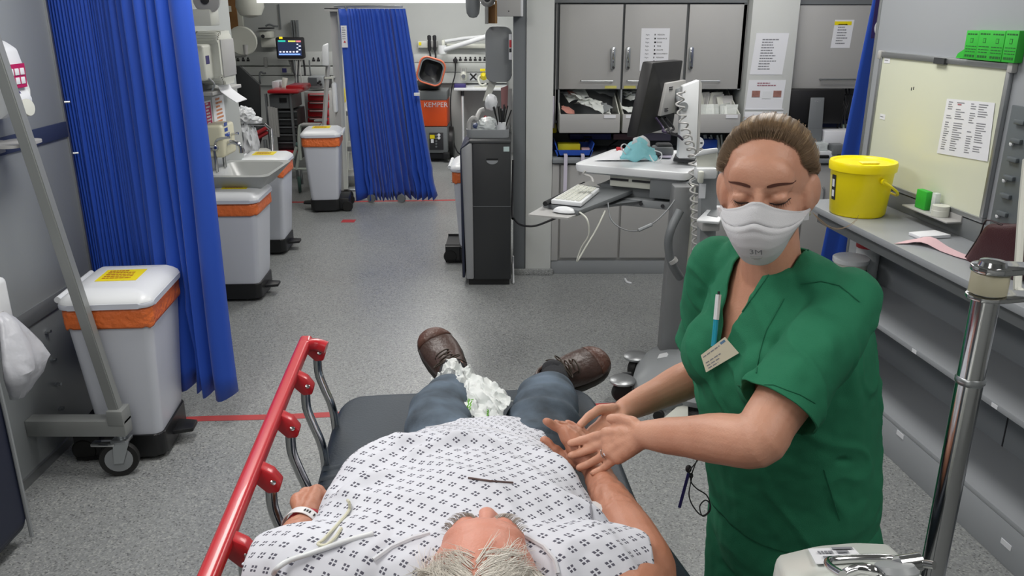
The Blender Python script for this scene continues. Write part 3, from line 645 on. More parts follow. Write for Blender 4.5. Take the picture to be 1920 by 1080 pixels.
obj('top_bracket', fb(608, 15, 634, 17, 8.0, .12), 'ink', t, W=True); obj('top_bracket', fb(608, 17.5, 634, 21.5, 8.0, .12), 'lgrey', t, W=True)
obj('castor', lathe(B(), [(.02, -.02), (.055, -.02), (.06, 0), (.055, .02), (.02, .02)], (PY(652, 370, 8.0).x, 8.0, .06), 20, (.2, 1, 0)), 'rubber', t, W=True)
obj('foot', bx(B(), (PY(605, 370, 8.05).x, 8.0, .04), (PY(650, 370, 8.05).x, 8.1, .1), .01), 'black', t, W=True)
t = thing('soap_dispenser', 'white soap dispenser on the far mobile partition post', 'soap dispenser', PY(611, 124, 7.95))
obj('body', hull(B(), [PY(604, 86, 7.9), PY(616, 80, 7.9), PY(617, 124, 7.9), PY(603, 123, 7.9), PY(605, 84, 8.0), PY(616, 80, 8.0), PY(617, 124, 8.0), PY(604, 123, 8.0)], .012), 'white', t, W=True)
tag(obj('yellow_apron_roll', fb(637, 165, 645, 195, 8.3, .1, .02), 'yellow', None, loc=PY(641, 195, 8.3)), 'yellow item hanging behind the folding blue screen', 'apron roll')
t = thing('wire_shelving', 'grey shelf rack behind the left edge of the folding screen', 'shelving', PY(652, 350, 8.7))
for yy_ in (208, 275, 330): obj('shelf', fb(640, yy_, 668, yy_+9, 8.7, .4, .01), 'lgrey', t, W=True)
for px in (642, 664): u_ = PY(px, 200, 8.75); obj('post', cyl(B(), (u_.x, 8.75, 0), (u_.x, 8.75, u_.z), .015), 'grey', t, W=True)
# folding screen on castors
t = thing('folding_screen', 'blue fabric mobile bed screen on castors in the middle of the room', 'screen', PY(725, 378, 8.0))
a = PY(641, 180, 8.0); b = PY(778, 180, 8.0); zt = PY(700, 12, 8.0).z; zb = PY(720, 372, 7.95).z
pls = [0, .16, .22, .27, .31, .35, .39, .43, .47, .50, .56, .63, .70, .76, .83, .9, .955, 1.0]
curtain('blue_fabric', None, [(a.x, 8.02), (-1.45, 7.93), (-1.1, 8.02), (b.x-.03, 7.95)], zt-.02, zb, pls, .095, parent=None, seed=12, flare=1.5)
fab = [o for o in bpy.data.objects if o.name.startswith('blue_fabric')][0]; fab.parent = t; fab.location = -Vector(t.location)
for k in ('label', 'category'): 
    if k in fab: del fab[k]
# spread the hem to the right as in the photo
for v in fab.data.vertices:
    f_ = (zt-v.co.z)/(zt-zb); s_ = (v.co.x-a.x)/(b.x-a.x); v.co.x += (.20*s_+.07*(1-s_))*f_ - .03*s_*(1-f_)
obj('top_rail', cyl(B(), (a.x-.02, 8.0, zt), (b.x-.08, 8.0, zt), .010), 'steel', t, W=True)
for px in (648,): u_ = PY(px, 12, 8.0); obj('upright', cyl(B(), (u_.x, 8.08, .08), (u_.x, 8.0, zt), .011), 'steel', t, W=True)
bm = B(); tube(bm, [(PY(650, 375, 8).x, 8.08, .09), (PY(770, 375, 8).x, 8.08, .09)], .012, 8); obj('foot_tube', bm, 'steel', t, W=True)
for px in (697, 753): 
    u_ = PY(px, 379, 7.93); obj('castor', lathe(B(), [(.012, -.014), (.04, -.014), (.042, 0), (.04, .014), (.012, .014)], (u_.x, 7.93, .042), 18, (.3, 1, 0)), 'mgrey', t, W=True)
    obj('castor_fork', cyl(B(), (u_.x, 7.94, .042), (u_.x, 8.02, .1), .012), 'steel', t, W=True)
sh_ = obj('care_tag', fb(640, 48, 651, 89, 7.94, .002), 'paper', t, W=True)
a_, b_, c_, d_ = fr(641, 50, 650, 76, 7.938); lines(bm := B(), (a_, 7.938, c_), (1, 0, 0), (0, 0, 1), b_-a_, d_-c_, 6, th=.3); obj('printed_lines', bm, 'gink', t, W=True, smooth=0)
bm = B(); p1, p2 = PY(644, 80, 7.937), PY(649, 80, 7.937); hull(bm, [p1, p2, (p1+p2)/2+Zv*.02, p1+Yv*.002, p2+Yv*.002, (p1+p2)/2+Zv*.02+Yv*.002]); obj('red_symbol', bm, 'red2', t, W=True)
obj('edge_clip', fb(776, 174, 787, 180, 7.88, .02, .004), 'white', t, W=True)
for px in (652, 667): p = PY(px, 17, 7.97); obj('eyelet', lathe(B(), [(.006, 0), (.016, 0), (.016, .003), (.006, .003)], p-Yv*.02, 14, (0, 1, 0)), 'steel', t, W=True)
# fume extractor
t = thing('fume_extractor', 'orange and grey mobile fume extractor cabinet behind the folding screen', 'extractor', PY(814, 296, 10.2))
YK = 10.15
obj('upper_cabinet', fb(787, 171, 838, 188, YK, .5, .012), mat('extractor_grey', '#75797b', .45), t, W=True)
obj('orange_door', fb(787, 188, 838, 237, YK, .5, .012), 'korange', t, W=True)
obj('lower_cabinet', fb(787, 238, 839, 287, YK, .5, .012), MATS['extractor_grey'], t, W=True)
obj('skirt', fb(792, 288, 838, 297, YK+.05, .4), 'black', t, W=True)
obj('foot', fb(831, 286, 842, 299, YK-.03, .12, .01), 'black', t, W=True); obj('wheel', lathe(B(), [(.02, -.04), (.19, -.04), (.2, 0), (.19, .04), (.02, .04)], (PY(841, 270, YK).x, YK+.35, .2), 24, (1, 0, 0)), 'black', t, W=True)
obj('control_panel', fb(805, 249, 831, 281, YK-.012, .012, .003), 'ink', t, W=True)
obj('sticker', fb(806, 253, 815, 260, YK-.016, .004), 'yellow', t, W=True); obj('sticker', fb(808, 261, 813, 268, YK-.016, .004), 'paper', t, W=True)
for i in range(5): 
    p = PY(818, 254+i*5.2, YK-.014); obj('button', lathe(B(), [(0, 0), (.012, 0), (.012, .008), (0, .008)], p, 10, (0, -1, 0)), 'mgrey', t, W=True)
for i in range(2): p = PY(823, 253+i*5.5, YK-.014); obj('gauge', lathe(B(), [(0, 0), (.018, 0), (.018, .008), (0, .008)], p, 12, (0, -1, 0)), 'paper', t, W=True)
p = PY(817, 197, YK-.002); text('lettering', 'KEMPER', .082, 'paper', t, p, W=True)
# hood of the extractor: rounded square funnel
t = thing('extractor_hood', 'rounded square black funnel hood with orange rim on top of the extractor', 'hood', PY(812, 160, 10.0))
c0 = PY(808, 133, 10.0); ang = math.radians(-17); ex = Vector((math.cos(ang), .1, math.sin(ang))).normalized(); nn = Vector((.15, -1, -.12)).normalized(); ez = ex.cross(nn).normalized(); ez = ez if ez.z > 0 else -ez; 
def rr3(w_, r, off): return [c0+ex*a+ez*b+nn*off for a, b in rrect(w_, w_, r, 6)]
bm = B(); rings(bm, [rr3(.16, .06, -.22), rr3(.22, .07, -.1), rr3(.29, .08, .0), rr3(.29, .08, .02), rr3(.25, .07, .02), rr3(.2, .06, -.03), rr3(.14, .05, -.06)]); obj('funnel', bm, 'black', t, W=True)
bm = B(); tube(bm, rr3(.30, .085, .02), .011, 8, closed=True); obj('orange_rim', bm, mat('salmon_rim', '#c9694c', .4), t, W=True)
bm = B(); rings(bm, [rr3(.29, .08, .024), rr3(.25, .07, .026), rr3(.25, .07, .022), rr3(.29, .08, .02), rr3(.29, .08, .024)], caps=False); obj('grey_lip', bm, 'mgrey', t, W=True)
obj('hose', tube(B(), [c0-nn*.2, c0-nn*.3-Zv*.02, PY(800, 152, 10.4), PY(795, 165, 10.5)], .07, 14, 4), 'black', t, W=True)
tag(obj('hose_case', fbox(B(), 776, 152, 824, 170, 10.2, .35, .05), 'black', None, loc=PY(800, 170, 10.3)), 'black padded case on top of the orange extractor', 'case')
t = thing('mains_cable', 'thin dark mains cable hanging from the far trunking to the floor', 'cable', PY(855, 290, 10.5))
obj('plug', lathe(B(), [(0, 0), (.028, 0), (.03, .03), (.02, .05), (0, .05)], PY(854, 113, YB-.08), 14, (0, -1, 0)), 'ink', t, W=True)
obj('cable', tube(B(), [PY(854, 116, YB-.12), PY(853, 140, YB-.14), PY(846, 170, YB-.15), PY(845, 210, YB-.2), PY(848, 255, YB-.3), PY(856, 282, YB-.4), PY(866, 291, 10.4)], .008, 6, 6), 'ink', t, W=True)
# diagnostic set on the wall
t = thing('diagnostic_set', 'wall ophthalmoscope set with two black handles on curly leads', 'diagnostic set', PY(803, 95, YB-.1))
obj('wall_box', fb(783, 77, 802, 90, YB-.08, .08, .01), 'offw', t, W=True); obj('cradle', fb(802, 77, 820, 89, YB-.08, .08, .008), 'lgrey', t, W=True)
obj('sticker', fb(785, 79, 790, 85, YB-.084, .005), 'yellow', t, W=True)
for i, px in enumerate((805.5, 815.5)):
    obj('handle', lathe(B(), [(.008, 0), (.02, .02), (.018, .13), (.024, .15), (.024, .19), (.01, .2)], PY(px, 97, YB-.12), 12), 'ink', t, W=True)
    obj('lead', tube(B(), [PY(px, 97, YB-.12), PY(px+1.5, 106, YB-.12), PY(px-(1-i)*0-1*i, 118, YB-.12)], .011, 6, 4), 'ink', t, W=True)
# long white arm lamp
t = thing('wall_arm_lamp', 'folded white jointed wall arm above the far sockets', 'lamp arm', PY(830, 90, YB))
obj('lower_arm', tube(B(), [PY(832, 94, 10.6), PY(870, 82, 10.5), PY(914, 68, 10.4)], .03, 10), 'white', t, W=True)
obj('upper_arm', tube(B(), [PY(832, 78, 10.75), PY(870, 72, 10.7), PY(905, 69, 10.6)], .022, 10), 'white', t, W=True)
obj('pivot', lathe(B(), [(0, -.05), (.05, -.05), (.055, 0), (.05, .05), (0, .05)], PY(830, 93, 10.62), 20), 'white', t, W=True)
obj('wall_bracket', fb(828, 75, 834, 92, 10.7, .2, .01), 'offw', t, W=True); obj('lamp_cradle', fb(836, 82, 914, 91, YB-.06, .06, .015), 'offw', t, W=True)
# bench with gas flow meters
t = thing('wall_shelf', 'thin white shelf on a leg below the far right trunking', 'shelf', PY(890, 168, 10.5))
obj('shelf_board', fb(851, 166, 950, 170, 10.3, .6, .004), 'white', t, W=True); obj('shelf_back', fb(851, 157, 950, 160, YB-.03, .03), 'mgrey', t, W=True)
u_ = PY(867, 170, 10.35); obj('leg', cyl(B(), (u_.x, 10.35, 0), (u_.x, 10.35, u_.z), .014), 'white', t, W=True)
obj('leg_cap', cyl(B(), (u_.x, 10.35, u_.z-.06), (u_.x, 10.35, u_.z-.005), .02), 'ink', t, W=True)
for px, lb in ((869, 'clear suction flow meter left of the small black picture square'),):
    t = thing('flow_meter', lb, 'flow meter', PY(px, 148, 10.75)); obj('bowl', lathe(B(), [(.01, -.1), (.04, -.09), (.045, -.02), (.03, 0), (.02, .02)], PY(px, 137, 10.7), 16), 'offw', t, W=True)
    for s_ in (-4, 4): obj('tube_gauge', cyl(B(), PY(px+s_, 140, 10.7), PY(px+s_, 127, 10.7), .01), 'lgrey', t, W=True)
    obj('knob', lathe(B(), [(0, 0), (.025, 0), (.025, .02), (0, .02)], PY(px, 143, 10.64), 14, (0, -1, 0)), 'mgrey', t, W=True)
t = thing('outlet_plate', 'white gas outlet plate with a dark cross on the far trunking', 'outlet', PY(887, 150, YB-.1)); obj('plate', fb(880, 136, 895, 151, YB-.085, .01, .002), 'paper', t, W=True)
p = PY(887.5, 144, YB-.088)
for s_ in (1, -1): obj('cross_bar', tube(B(), [p+Vector((-.04*s_, 0, .04)), p+Vector((.04*s_, 0, -.04))], .01, 6), 'ink', t, W=True)
t = thing('oxygen_mask', 'yellow and clear oxygen mask hanging over the far shelf', 'oxygen mask', PY(906, 140, 10.6))
obj('valve', lathe(B(), [(.01, -.05), (.04, -.04), (.05, 0), (.03, .05), (.02, .08)], PY(907, 143, 10.6), 16, (0, -1, .3)), 'yellow', t, W=True)
obj('yellow_tag', fb(900, 129, 910, 134, 10.65, .03, .004), 'yellow', t, W=True); obj('tubing_loop', tube(B(), [PY(903, 140, 10.6), PY(897, 146, 10.55), PY(899, 156, 10.5), PY(905, 160, 10.5), PY(912, 156, 10.5)], .012, 8, 5), 'offw', t, W=True)
tag(obj('wipes_packet', fbox(B(), 851, 158, 873, 166, 10.4, .15, .012), 'purple', None, loc=PY(862, 166, 10.5)), 'small purple packet lying on the far white shelf', 'packet')
tag(obj('long_packet', fbox(B(), 889, 163, 940, 166.3, 10.45, .12, .006), 'offw', None, loc=PY(915, 166, 10.5)), 'flat cream packet lying on the far white shelf', 'packet')

# ================================================================ MIDDLE PARTITION FITTINGS and dark cabinet
t = thing('recycling_cabinet', 'tall dark grey and silver cabinet standing against the middle partition', 'cabinet', PZ(910, 530, 0))
y0 = 5.36; xa = PY(868, 400, y0).x; xb = PY(958, 400, y0).x; zt = PY(910, 262, y0).z; xs = PY(887, 400, y0).x
obj('carcass', bx(B(), (xs-.002, y0, .045), (xb, y0+.62, zt-.02), .012), mat('charcoal_cabinet', '#2c2e30', .42, var=.06, vscale=3), t, W=True)
bm = B(); R = []
obj('silver_front', hull(B(), [(xs, y0-.006, .05), (xa+.015, y0-.006, .05), (xs, y0-.006, zt-.01), (xa-.005, y0-.006, zt-.06), (xs, y0+.6, .05), (xa+.015, y0+.6, .05), (xs, y0+.6, zt-.01), (xa-.005, y0+.6, zt-.06)], .01), mat('silver_front', '#9b9da0', .35, .3), t, W=True)
obj('front_edge', bx(B(), (xa-.012, y0+.0, .06), (xa+.006, y0+.6, zt-.07), .005), 'navy', t, W=True)
obj('top_panel', bx(B(), (xs-.02, y0-.01, zt-.025), (xb+.003, y0+.63, zt), .01), 'dgrey', t, W=True)
obj('control_fascia', hull(B(), [(xa-.01, y0, zt-.06), (xs-.01, y0, zt-.0), (xs-.01, y0, zt-.03), (xa-.01, y0, zt-.09), (xa-.01, y0+.5, zt-.06), (xs-.01, y0+.5, zt), (xs-.01, y0+.5, zt-.03), (xa-.01, y0+.5, zt-.09)], .004), 'navy', t, W=True)
obj('plinth', bx(B(), (xa+.03, y0+.03, 0), (xb-.01, y0+.6, .045)), 'black', t, W=True)
a, b, c, d = fr(912, 297, 934, 306, y0)
bm = B(); prism(bm, [(b-a, 0)]+[((b-a)/2+(b-a)/2*math.cos(-k*PI/10), -.026*math.sin(k*PI/10)) for k in range(1, 10)]+[(0, 0)], (0, .004, 0), (a, y0-.004, d-.012)); obj('slot_lip', bm, 'grey', t, W=True)
obj('slot', bx(B(), (a, y0-.005, d-.012), (b, y0, d)), 'black', t, W=True)
obj('seam_line', bx(B(), (xs, y0-.001, .555), (xb, y0+.002, .558)), 'mgrey', t, W=True)
obj('sticker', bx(B(), *[(lambda q: q)(v) for v in ((PY(944, 280, y0).x, y0-.003, PY(944, 284, y0).z), (PY(955, 275, y0).x, y0+.001, PY(944, 275, y0).z))]), mat('pale_sticker', '#b9cbca', .5), t, W=True)
# tray on top
t = thing('grey_tray', 'shallow grey plastic tray on top of the dark cabinet', 'tray', (-.13, 5.55, zt))
xa_, xb_ = PY(874, 250, 5.42).x, PY(955, 250, 5.42).x
bm = B(); cx, w_ = (xa_+xb_)/2, xb_-xa_
Rr = lambda s, z: [Vector((cx+x*s, 5.6+y*s, z)) for x, y in rrect(w_, .36, .04, 5)]
rings(bm, [Rr(.94, zt+.012), Rr(.97, zt+.055), Rr(1.0, zt+.055), Rr(1.0, zt+.045), Rr(.97, zt+.002), Rr(.92, zt+.002)]); obj('tray_shell', bm, 'grey', t, W=True)
t = thing('pen_cup', 'white cup of black pens in the tray on the dark cabinet', 'cup', (-.07, 5.5, zt+.013))
pc = PY(940, 248, 5.46); zz = zt+.013
obj('cup', lathe(B(), [(.0, 0), (.026, 0), (.036, .085), (.034, .085), (.025, .006), (0, .006)], (pc.x, 5.5, zz), 24), 'white', t, W=True)
rnd = random.Random(5)
for i in range(12):
    a = rnd.uniform(0, 2*PI); r0 = rnd.uniform(0, .018); sp_ = rnd.uniform(.03, .075)
    obj('pen', tube(B(), [(pc.x+r0*math.cos(a), 5.5+r0*math.sin(a), zz+.01), (pc.x+sp_*math.cos(a), 5.5+sp_*math.sin(a), zz+rnd.uniform(.16, .19))], .0045, 6), 'black', t, W=True)
t = thing('breathing_tube_bag', 'clear bag of grey corrugated tubing in the tray on the cabinet', 'tubing', (-.2, 5.6, zz))
obj('tubing', tube(B(), [PY(879, 247, 5.5), PY(880, 230, 5.5), PY(887, 221, 5.5), PY(893, 224, 5.52), PY(896, 215, 5.55), PY(901, 207, 5.6), PY(908, 205, 5.6)], .014, 12, 5), 'lgrey', t, W=True)
crumple('bag', PY(915, 236, 5.55), (.065, .06, .05), 'film', 3, .2, 4, parent=t)
obj('blue_mask', fbox(B(), 886, 232, 898, 242, 5.52, .06, .02), mat('navy_mask', '#39486e', .4), t, W=True)
obj('red_packet', hull(B(), [PY(905, 224, 5.6), PY(914, 231, 5.6), PY(918, 222, 5.6), PY(909, 216, 5.6), PY(905, 224, 5.63), PY(914, 231, 5.63), PY(918, 222, 5.63), PY(909, 216, 5.63)]), 'red2', t, W=True)
crumple('white_dressing', PY(921, 192, 5.62), (.035, .03, .045), 'white', 11, .25, 3).name = 'paper_ball'
o = [k for k in bpy.data.objects if k.name.startswith('paper_ball')][0]; tag(o, 'crumpled white paper wad hanging under the grey towel dispenser', 'paper')
# towel dispenser on the partition's left face
t = thing('hand_towel_dispenser', 'grey rounded towel dispenser mounted on the middle partition above the cabinet', 'towel dispenser', (0, 5.8, 1.3))
a, b, c, d = fr(913, 50, 957, 154, 5.72)
obj('body', prism(B(), rrect(b-a+.02, d-c, .05, 6, (b-a)/2, (d-c)/2), (0, .3, 0), (a, 5.72, c), bev=.01), 'grey', t, W=True)
obj('paper_towel', hull(B(), [PY(917, 152, 5.8), PY(932, 152, 5.8), PY(918, 186, 5.8), PY(905, 190, 5.8), PY(917, 152, 5.98), PY(932, 152, 5.98), PY(918, 186, 5.98), PY(905, 190, 5.98)]), 'offw', t, W=True)
t = thing('leaflet_rack', 'slim leaflet board leaning above the cabinet against the partition', 'leaflet rack', (0, 5.75, zz))
obj('back_board', hull(B(), [PY(954, 166, 5.7), PY(960, 166, 5.7), PY(957, 250, 5.7), PY(949, 250, 5.7), PY(954, 166, 5.74), PY(960, 166, 5.74), PY(957, 250, 5.74), PY(949, 250, 5.74)]), 'lgrey', t, W=True)
obj('leaflet', hull(B(), [PY(939, 165, 5.76), PY(953, 160, 5.76), PY(951, 204, 5.76), PY(940, 204, 5.76), PY(939, 165, 5.78), PY(953, 160, 5.78), PY(951, 204, 5.78), PY(940, 204, 5.78)]), mat('red_grey_leaflet', '#9c6f70', .6), t, W=True)
t = thing('notice_strip', 'tall narrow notice strip beside the partition edge above the cabinet', 'notice', (0, 5.66, 1.3))
a, b, c, d = fr(954, 64, 960, 112, 5.655); obj('strip', bx(B(), (a, 5.655, c), (b, 5.66, d)), 'paper', t, W=True)
obj('red_mark', fb(955, 75, 959, 89, 5.652, .003), 'red2', t, W=True); obj('dark_mark', fb(955, 91, 959, 98, 5.652, .003), 'ink', t, W=True)
# equipment at the top of the partition
t = thing('wall_projector', 'grey cabinet box with a shelf bracket at the top of the middle partition', 'equipment box', (-.05, 5.5, 1.7))
obj('box_body', fb(932, -30, 977, 31, 5.45, .2, .006), 'lgrey', t, W=True)
obj('light_edge', fb(976, -30, 981, 31, 5.45, .2, .004), 'white', t, W=True)
p = PY(954, 21, 5.447); obj('screw', cyl(B(), p, p+Yv*.004, .004, seg=8), 'ink', t, W=True)
t = thing('wooden_box', 'open pale box with varnished wood inside hanging beside the grey cabinet box', 'box', (-.17, 5.5, 1.6))
obj('side_board', fb(909, -20, 915, 45, 5.6, .25, .003), 'lgrey', t, W=True); obj('wood_lining', fb(915, 8, 932, 44, 5.7, .12, .003), 'wood', t, W=True); obj('wood_edge', fb(928, 0, 932, 44, 5.62, .02), mat('pale_wood', '#b58a55', .5), t, W=True)
p = PY(914, -2, 5.6); obj('camera_lens', lathe(B(), [(0, 0), (.028, 0), (.045, .03), (.05, .07)], p-Yv*.04, 20, (0, 1, 0)), 'lgrey', t, W=True); obj('lens_glass', lathe(B(), [(0, 0), (.02, 0), (.02, .006), (0, .006)], p-Yv*.043, 14, (0, 1, 0)), 'ink', t, W=True)
p = PY(887, 34, 5.7); t = thing('lamp_cylinder', 'grey rounded lamp cylinder hanging at the top left of the partition boxes', 'lamp', p)
obj('lamp_body', lathe(B(), [(.0, 0), (.025, .006), (.042, .03), (.048, .08), (.048, .3), (.03, .33)], p, 24), 'grey', t, W=True)
obj('arm', cyl(B(), p+Zv*.2, p+Vector((.25, .1, .22)), .014), 'lgrey', t, W=True)
# cable on floor side
t = thing('power_lead', 'black power lead looping from the dark cabinet round the partition post', 'cable', PZ(966, 520, 0))
obj('lead', tube(B(), [PY(962, 300, 5.6), PY(960, 400, 5.58), PY(964, 410, 5.5), PY(975, 421, 5.3), PY(1000, 424, 4.9), PY(1030, 414, 4.5), PY(1060, 400, 4.3)], .007, 6, 8), 'ink', t, W=True)
obj('plug_tail', tube(B(), [PY(962, 480, 5.6), PY(962, 500, 5.6), PZ(963, 530, .02)], .006, 6, 4), 'white', t, W=True)
# ================================================================ CABINET NICHE (doors face the camera)
YU = 5.85
def door(parent, px0, py0, px1, py1, y, hand=True, m='lgrey'):
    return obj('door', fbox(B(), px0, py0, px1, py1, y, .02, .003), m, parent, W=True)
t = thing('upper_cabinet', 'three-door grey wall cabinet above the tilting supply bins', 'cabinet', (.95, 6.0, 1.27))
a, b, c, d = fr(1040, 0, 1404, 168, YU+.02)
bm = B(); bx(bm, (a, YU+.03, c), (pa.x-.012, 6.18, 2.1)); obj('carcass', bm, 'mgrey', t, W=True)
obj('side_panel', bx(B(), (.3, YU-.0, c-.27), (a+.012, 6.17, 2.1)), 'lgrey', t, W=True)
obj('side_panel', bx(B(), (pa.x-.03, YU, c-.0), (pa.x-.008, 6.17, 2.1)), 'mgrey', t, W=True)
obj('top_band', fb(1040, -60, 1404, 5, YU-.01, .05), 'mgrey', t, W=True)
for i, (p0, p1) in enumerate(((1049, 1166), (1170, 1284), (1289, 1396))):
    dd = door(t, p0, 8, p1, 167, YU)
    hx = (1150, 1178, 1296)[i]
    a_, b_, c_, d_ = fr(hx-4, 88, hx+4, 130, YU-.02)
    obj('lock_handle', prism(B(), rrect(b_-a_, d_-c_, .013, 5, (a_+b_)/2, (c_+d_)/2), (0, .018, 0), (0, YU-.02, 0), bev=.003), 'steel', dd, W=True)
    obj('handle_grip', fbox(B(), hx-1.6, 92, hx+1.6, 118, YU-.035, .012, .003), 'chrome', dd, W=True)
    obj('lock', lathe(B(), [(0, 0), (.008, 0), (.008, .01), (0, .01)], PY(hx, 127, YU-.03), 12, (0, -1, 0)), 'ink', dd, W=True)
    hb = ((1090, 1149), (1177, 1236), (1300, 1350))[i]
    p0_, p1_ = PY(hb[0], 152, YU-.03), PY(hb[1], 152, YU-.03)
    obj('bar_handle', tube(B(), [p0_+Yv*.03, p0_, p1_, p1_+Yv*.03], .0045, 8), 'steel', dd, W=True)
for k, px in enumerate((1134, 1170)): obj('yellow_label', fb(px, 161, px+22, 166, YU-.004, .004), mat('pale_yellow_label', '#c9c36a', .6), t, W=True)
# tilting bins
names = ['tilting supply bin full of clear packets at the left end', 'tilting supply bin of white packets behind the cart monitor', 'tilting supply bin of upright white packets at the right end']
zb, zt_ = PY(1100, 249, 5.68).z, PY(1100, 214, 5.68).z
tb = thing('bin_rack', 'grey open rack holding the tilting supply bins under the wall cabinet', 'rack', (.95, 6.0, zb))
xl, xr = PY(1046, 200, 5.8).x, PY(1392, 200, 5.8).x
obj('rack_back', bx(B(), (xl, 6.12, zb), (xr, 6.14, 1.27)), 'mgrey', tb, W=True)
obj('rack_floor', bx(B(), (xl, 5.86, zb), (xr, 6.12, zb+.01)), 'mgrey', tb, W=True)
divs = [(1046, 1049), (1163, 1166), (1281, 1285), (1388, 1392)]
for p0, p1 in divs: q0, q1 = PY(p0, 200, 5.85).x, PY(p1, 200, 5.85).x; obj('divider', bx(B(), (q0, 5.86, zb), (q1, 6.12, 1.27)), 'grey', tb, W=True)
rnd = random.Random(11); PK = []
ORD = 'first second third fourth fifth sixth seventh eighth ninth tenth eleventh twelfth thirteenth fourteenth fifteenth sixteenth seventeenth eighteenth nineteenth twentieth'.split()
bins = []
for i, (p0, p1) in enumerate(((1049, 1162), (1167, 1280), (1286, 1387))):
    x0, x1 = PY(p0, 230, 5.68).x, PY(p1, 230, 5.68).x
    t = thing('supply_bin', names[i], 'storage bin', ((x0+x1)/2, 5.75, zb), group='tilting supply bins')
    obj('front_panel', bx(B(), (x0, 5.67, zb), (x1, 5.688, zt_), .003), 'lgrey', t, W=True)
    for q, s in ((x0, 1), (x1, -1)):
        obj('side_wall', hull(B(), [(q, 5.688, zb), (q, 5.688, zt_), (q, 6.08, zb+.01), (q, 6.08, zt_+.13), (q+s*.008, 5.688, zb), (q+s*.008, 5.688, zt_), (q+s*.008, 6.08, zb+.01), (q+s*.008, 6.08, zt_+.13)]), 'offw', t, W=True)
    obj('bottom', bx(B(), (x0+.008, 5.688, zb+.002), (x1-.008, 6.08, zb+.012)), 'grey', t, W=True)
    lx = (x1-.11, x0+.02, x1-.1)[i]; obj('paper_label', bx(B(), (lx, 5.666, zt_-.026), (lx+.08, 5.67, zt_-.004)), 'paper', t, W=True)
    # packets
    n = (15, 14, 20)[i]
    for k in range(n):
        w2 = (x1-x0-.06); f = (k+.5)/n
        if i < 2:
            cx = x0+.06+(w2-.06)*((k*.618) % 1); cy = 5.74+.3*((k*.37) % 1); cz = zt_+.005+ (cy-5.7)*.38
            c0 = Vector((cx, cy, cz)); m = ['film', 'packw', 'packw', 'packg', 'packw'][(k+i) % 5]
            if i == 0 and k in (0, 5): m = mat('pinkish_packet', '#c98a7e', .5, bump=.5)
            a = rnd.uniform(0, PI); ax = Vector((math.cos(a), math.sin(a), rnd.uniform(-.3, .4))).normalized(); up = Vector((rnd.uniform(-.5, .5), rnd.uniform(-.7, .2), 1)).normalized(); bxv = ax.cross(up).normalized()
            bm = B(); ll, ww = rnd.uniform(.05, .08), rnd.uniform(.035, .055); Rg = []
            for u_ in range(7):
                r = []
                for v_ in range(12):
                    th = 2*PI*v_/12; pu = (u_/6-.5)*2
                    h = .012*(1-pu*pu)**.5 if abs(pu) < 1 else 0
                    q = c0+ax*ll*pu+bxv*ww*math.cos(th)+up*(h*math.sin(th))
                    q += Vector((noise.noise(q*38), noise.noise(q*38+Vector((9, 0, 0))), noise.noise(q*38+Vector((0, 9, 0)))))*.014
                    r.append(q)
                Rg.append(r)
            rings(bm, Rg)
        else:
            row = k % 2; cx = x0+.03+w2*f; c0 = Vector((cx, 5.76+.14*row, zt_-.02+.06*row)); m = ['packw', 'offw', 'packw', 'lgrey'][k % 4]
            tilt = rnd.uniform(-.25, .25); bm = B(); h = rnd.uniform(.06, .09)
            ax = Vector((math.sin(tilt), .1, math.cos(tilt))); s_ = Vector((.045, .03*rnd.uniform(-1, 1), 0)); th = Yv*.006
            hull(bm, [c0-s_-ax*h, c0+s_-ax*h, c0+s_+ax*h, c0-s_*.9+ax*h*rnd.uniform(.8, 1), c0-s_-ax*h+th, c0+s_-ax*h+th, c0+s_+ax*h+th, c0-s_*.9+ax*h*.9+th])
        p = obj('packet', bm, m, None, smooth=60, loc=c0)
        PK.append((i, p)); tag(p, None, 'packet', ['packets in the left tilting bin', 'packets in the middle tilting bin', 'packets in the right tilting bin'][i])
for i in range(3):
    for k, (_, p) in enumerate(sorted([q for q in PK if q[0] == i], key=lambda q: q[1].location.x)):
        p['label'] = ['heaped sterile packet, ', 'heaped sterile packet, ', 'flat white packet standing, '][i]+ORD[k]+' from the left in the '+('left', 'middle', 'right')[i]+' tilting bin'
# base cabinets
t = thing('base_cabinet', 'grey floor cabinet with plain doors under the worktop', 'cabinet', (1.2, 5.9, 0))
YD = 5.63
a0 = PY(1034, 400, YD+.02).x
obj('carcass', bx(B(), (a0, YD+.022, .1), (2.6, 6.17, .79)), 'lgrey', t, W=True)
obj('plinth', bx(B(), (a0, YD+.01, 0), (2.6, 6.17, .098), .003), 'grey', t, W=True)
obj('filler_panel', bx(B(), (a0, YD, .1), (PY(1047, 400, YD).x, YD+.022, .79), .003), 'lgrey', t, W=True)
for p0, p1 in ((1050, 1160), (1163.5, 1275), (1278.5, 1388), (1391.5, 1500), (1503, 1610)):
    q0, q1 = PY(p0, 420, YD).x, PY(p1, 420, YD).x
    dd = obj('door', bx(B(), (q0, YD, .12), (q1, YD+.02, .785), .004), 'lgrey', t, W=True)
    e = q1-.1 if p0 < 1100 else q0+.12
    obj('handle', tube(B(), [(e, YD, .63), (e, YD-.028, .62), (e, YD-.028, .55), (e, YD, .54)], .006, 8), 'steel', dd, W=True)
t = thing('worktop', 'grey worktop running behind the computer cart', 'worktop', (1.2, 5.9, .8))
obj('slab', bx(B(), (a0-.0, YD-.03, .80), (2.6, 6.165, .835), .006), 'wbench', t, W=True); obj('upstand', bx(B(), (a0, 6.14, .836), (pa.x-.01, 6.165, .93), .003), 'mgrey', t, W=True)
struct('trim_6', bx(B(), (.3, 6.18, .80), (3.2, 6.2, 1.27)), 'mgrey')
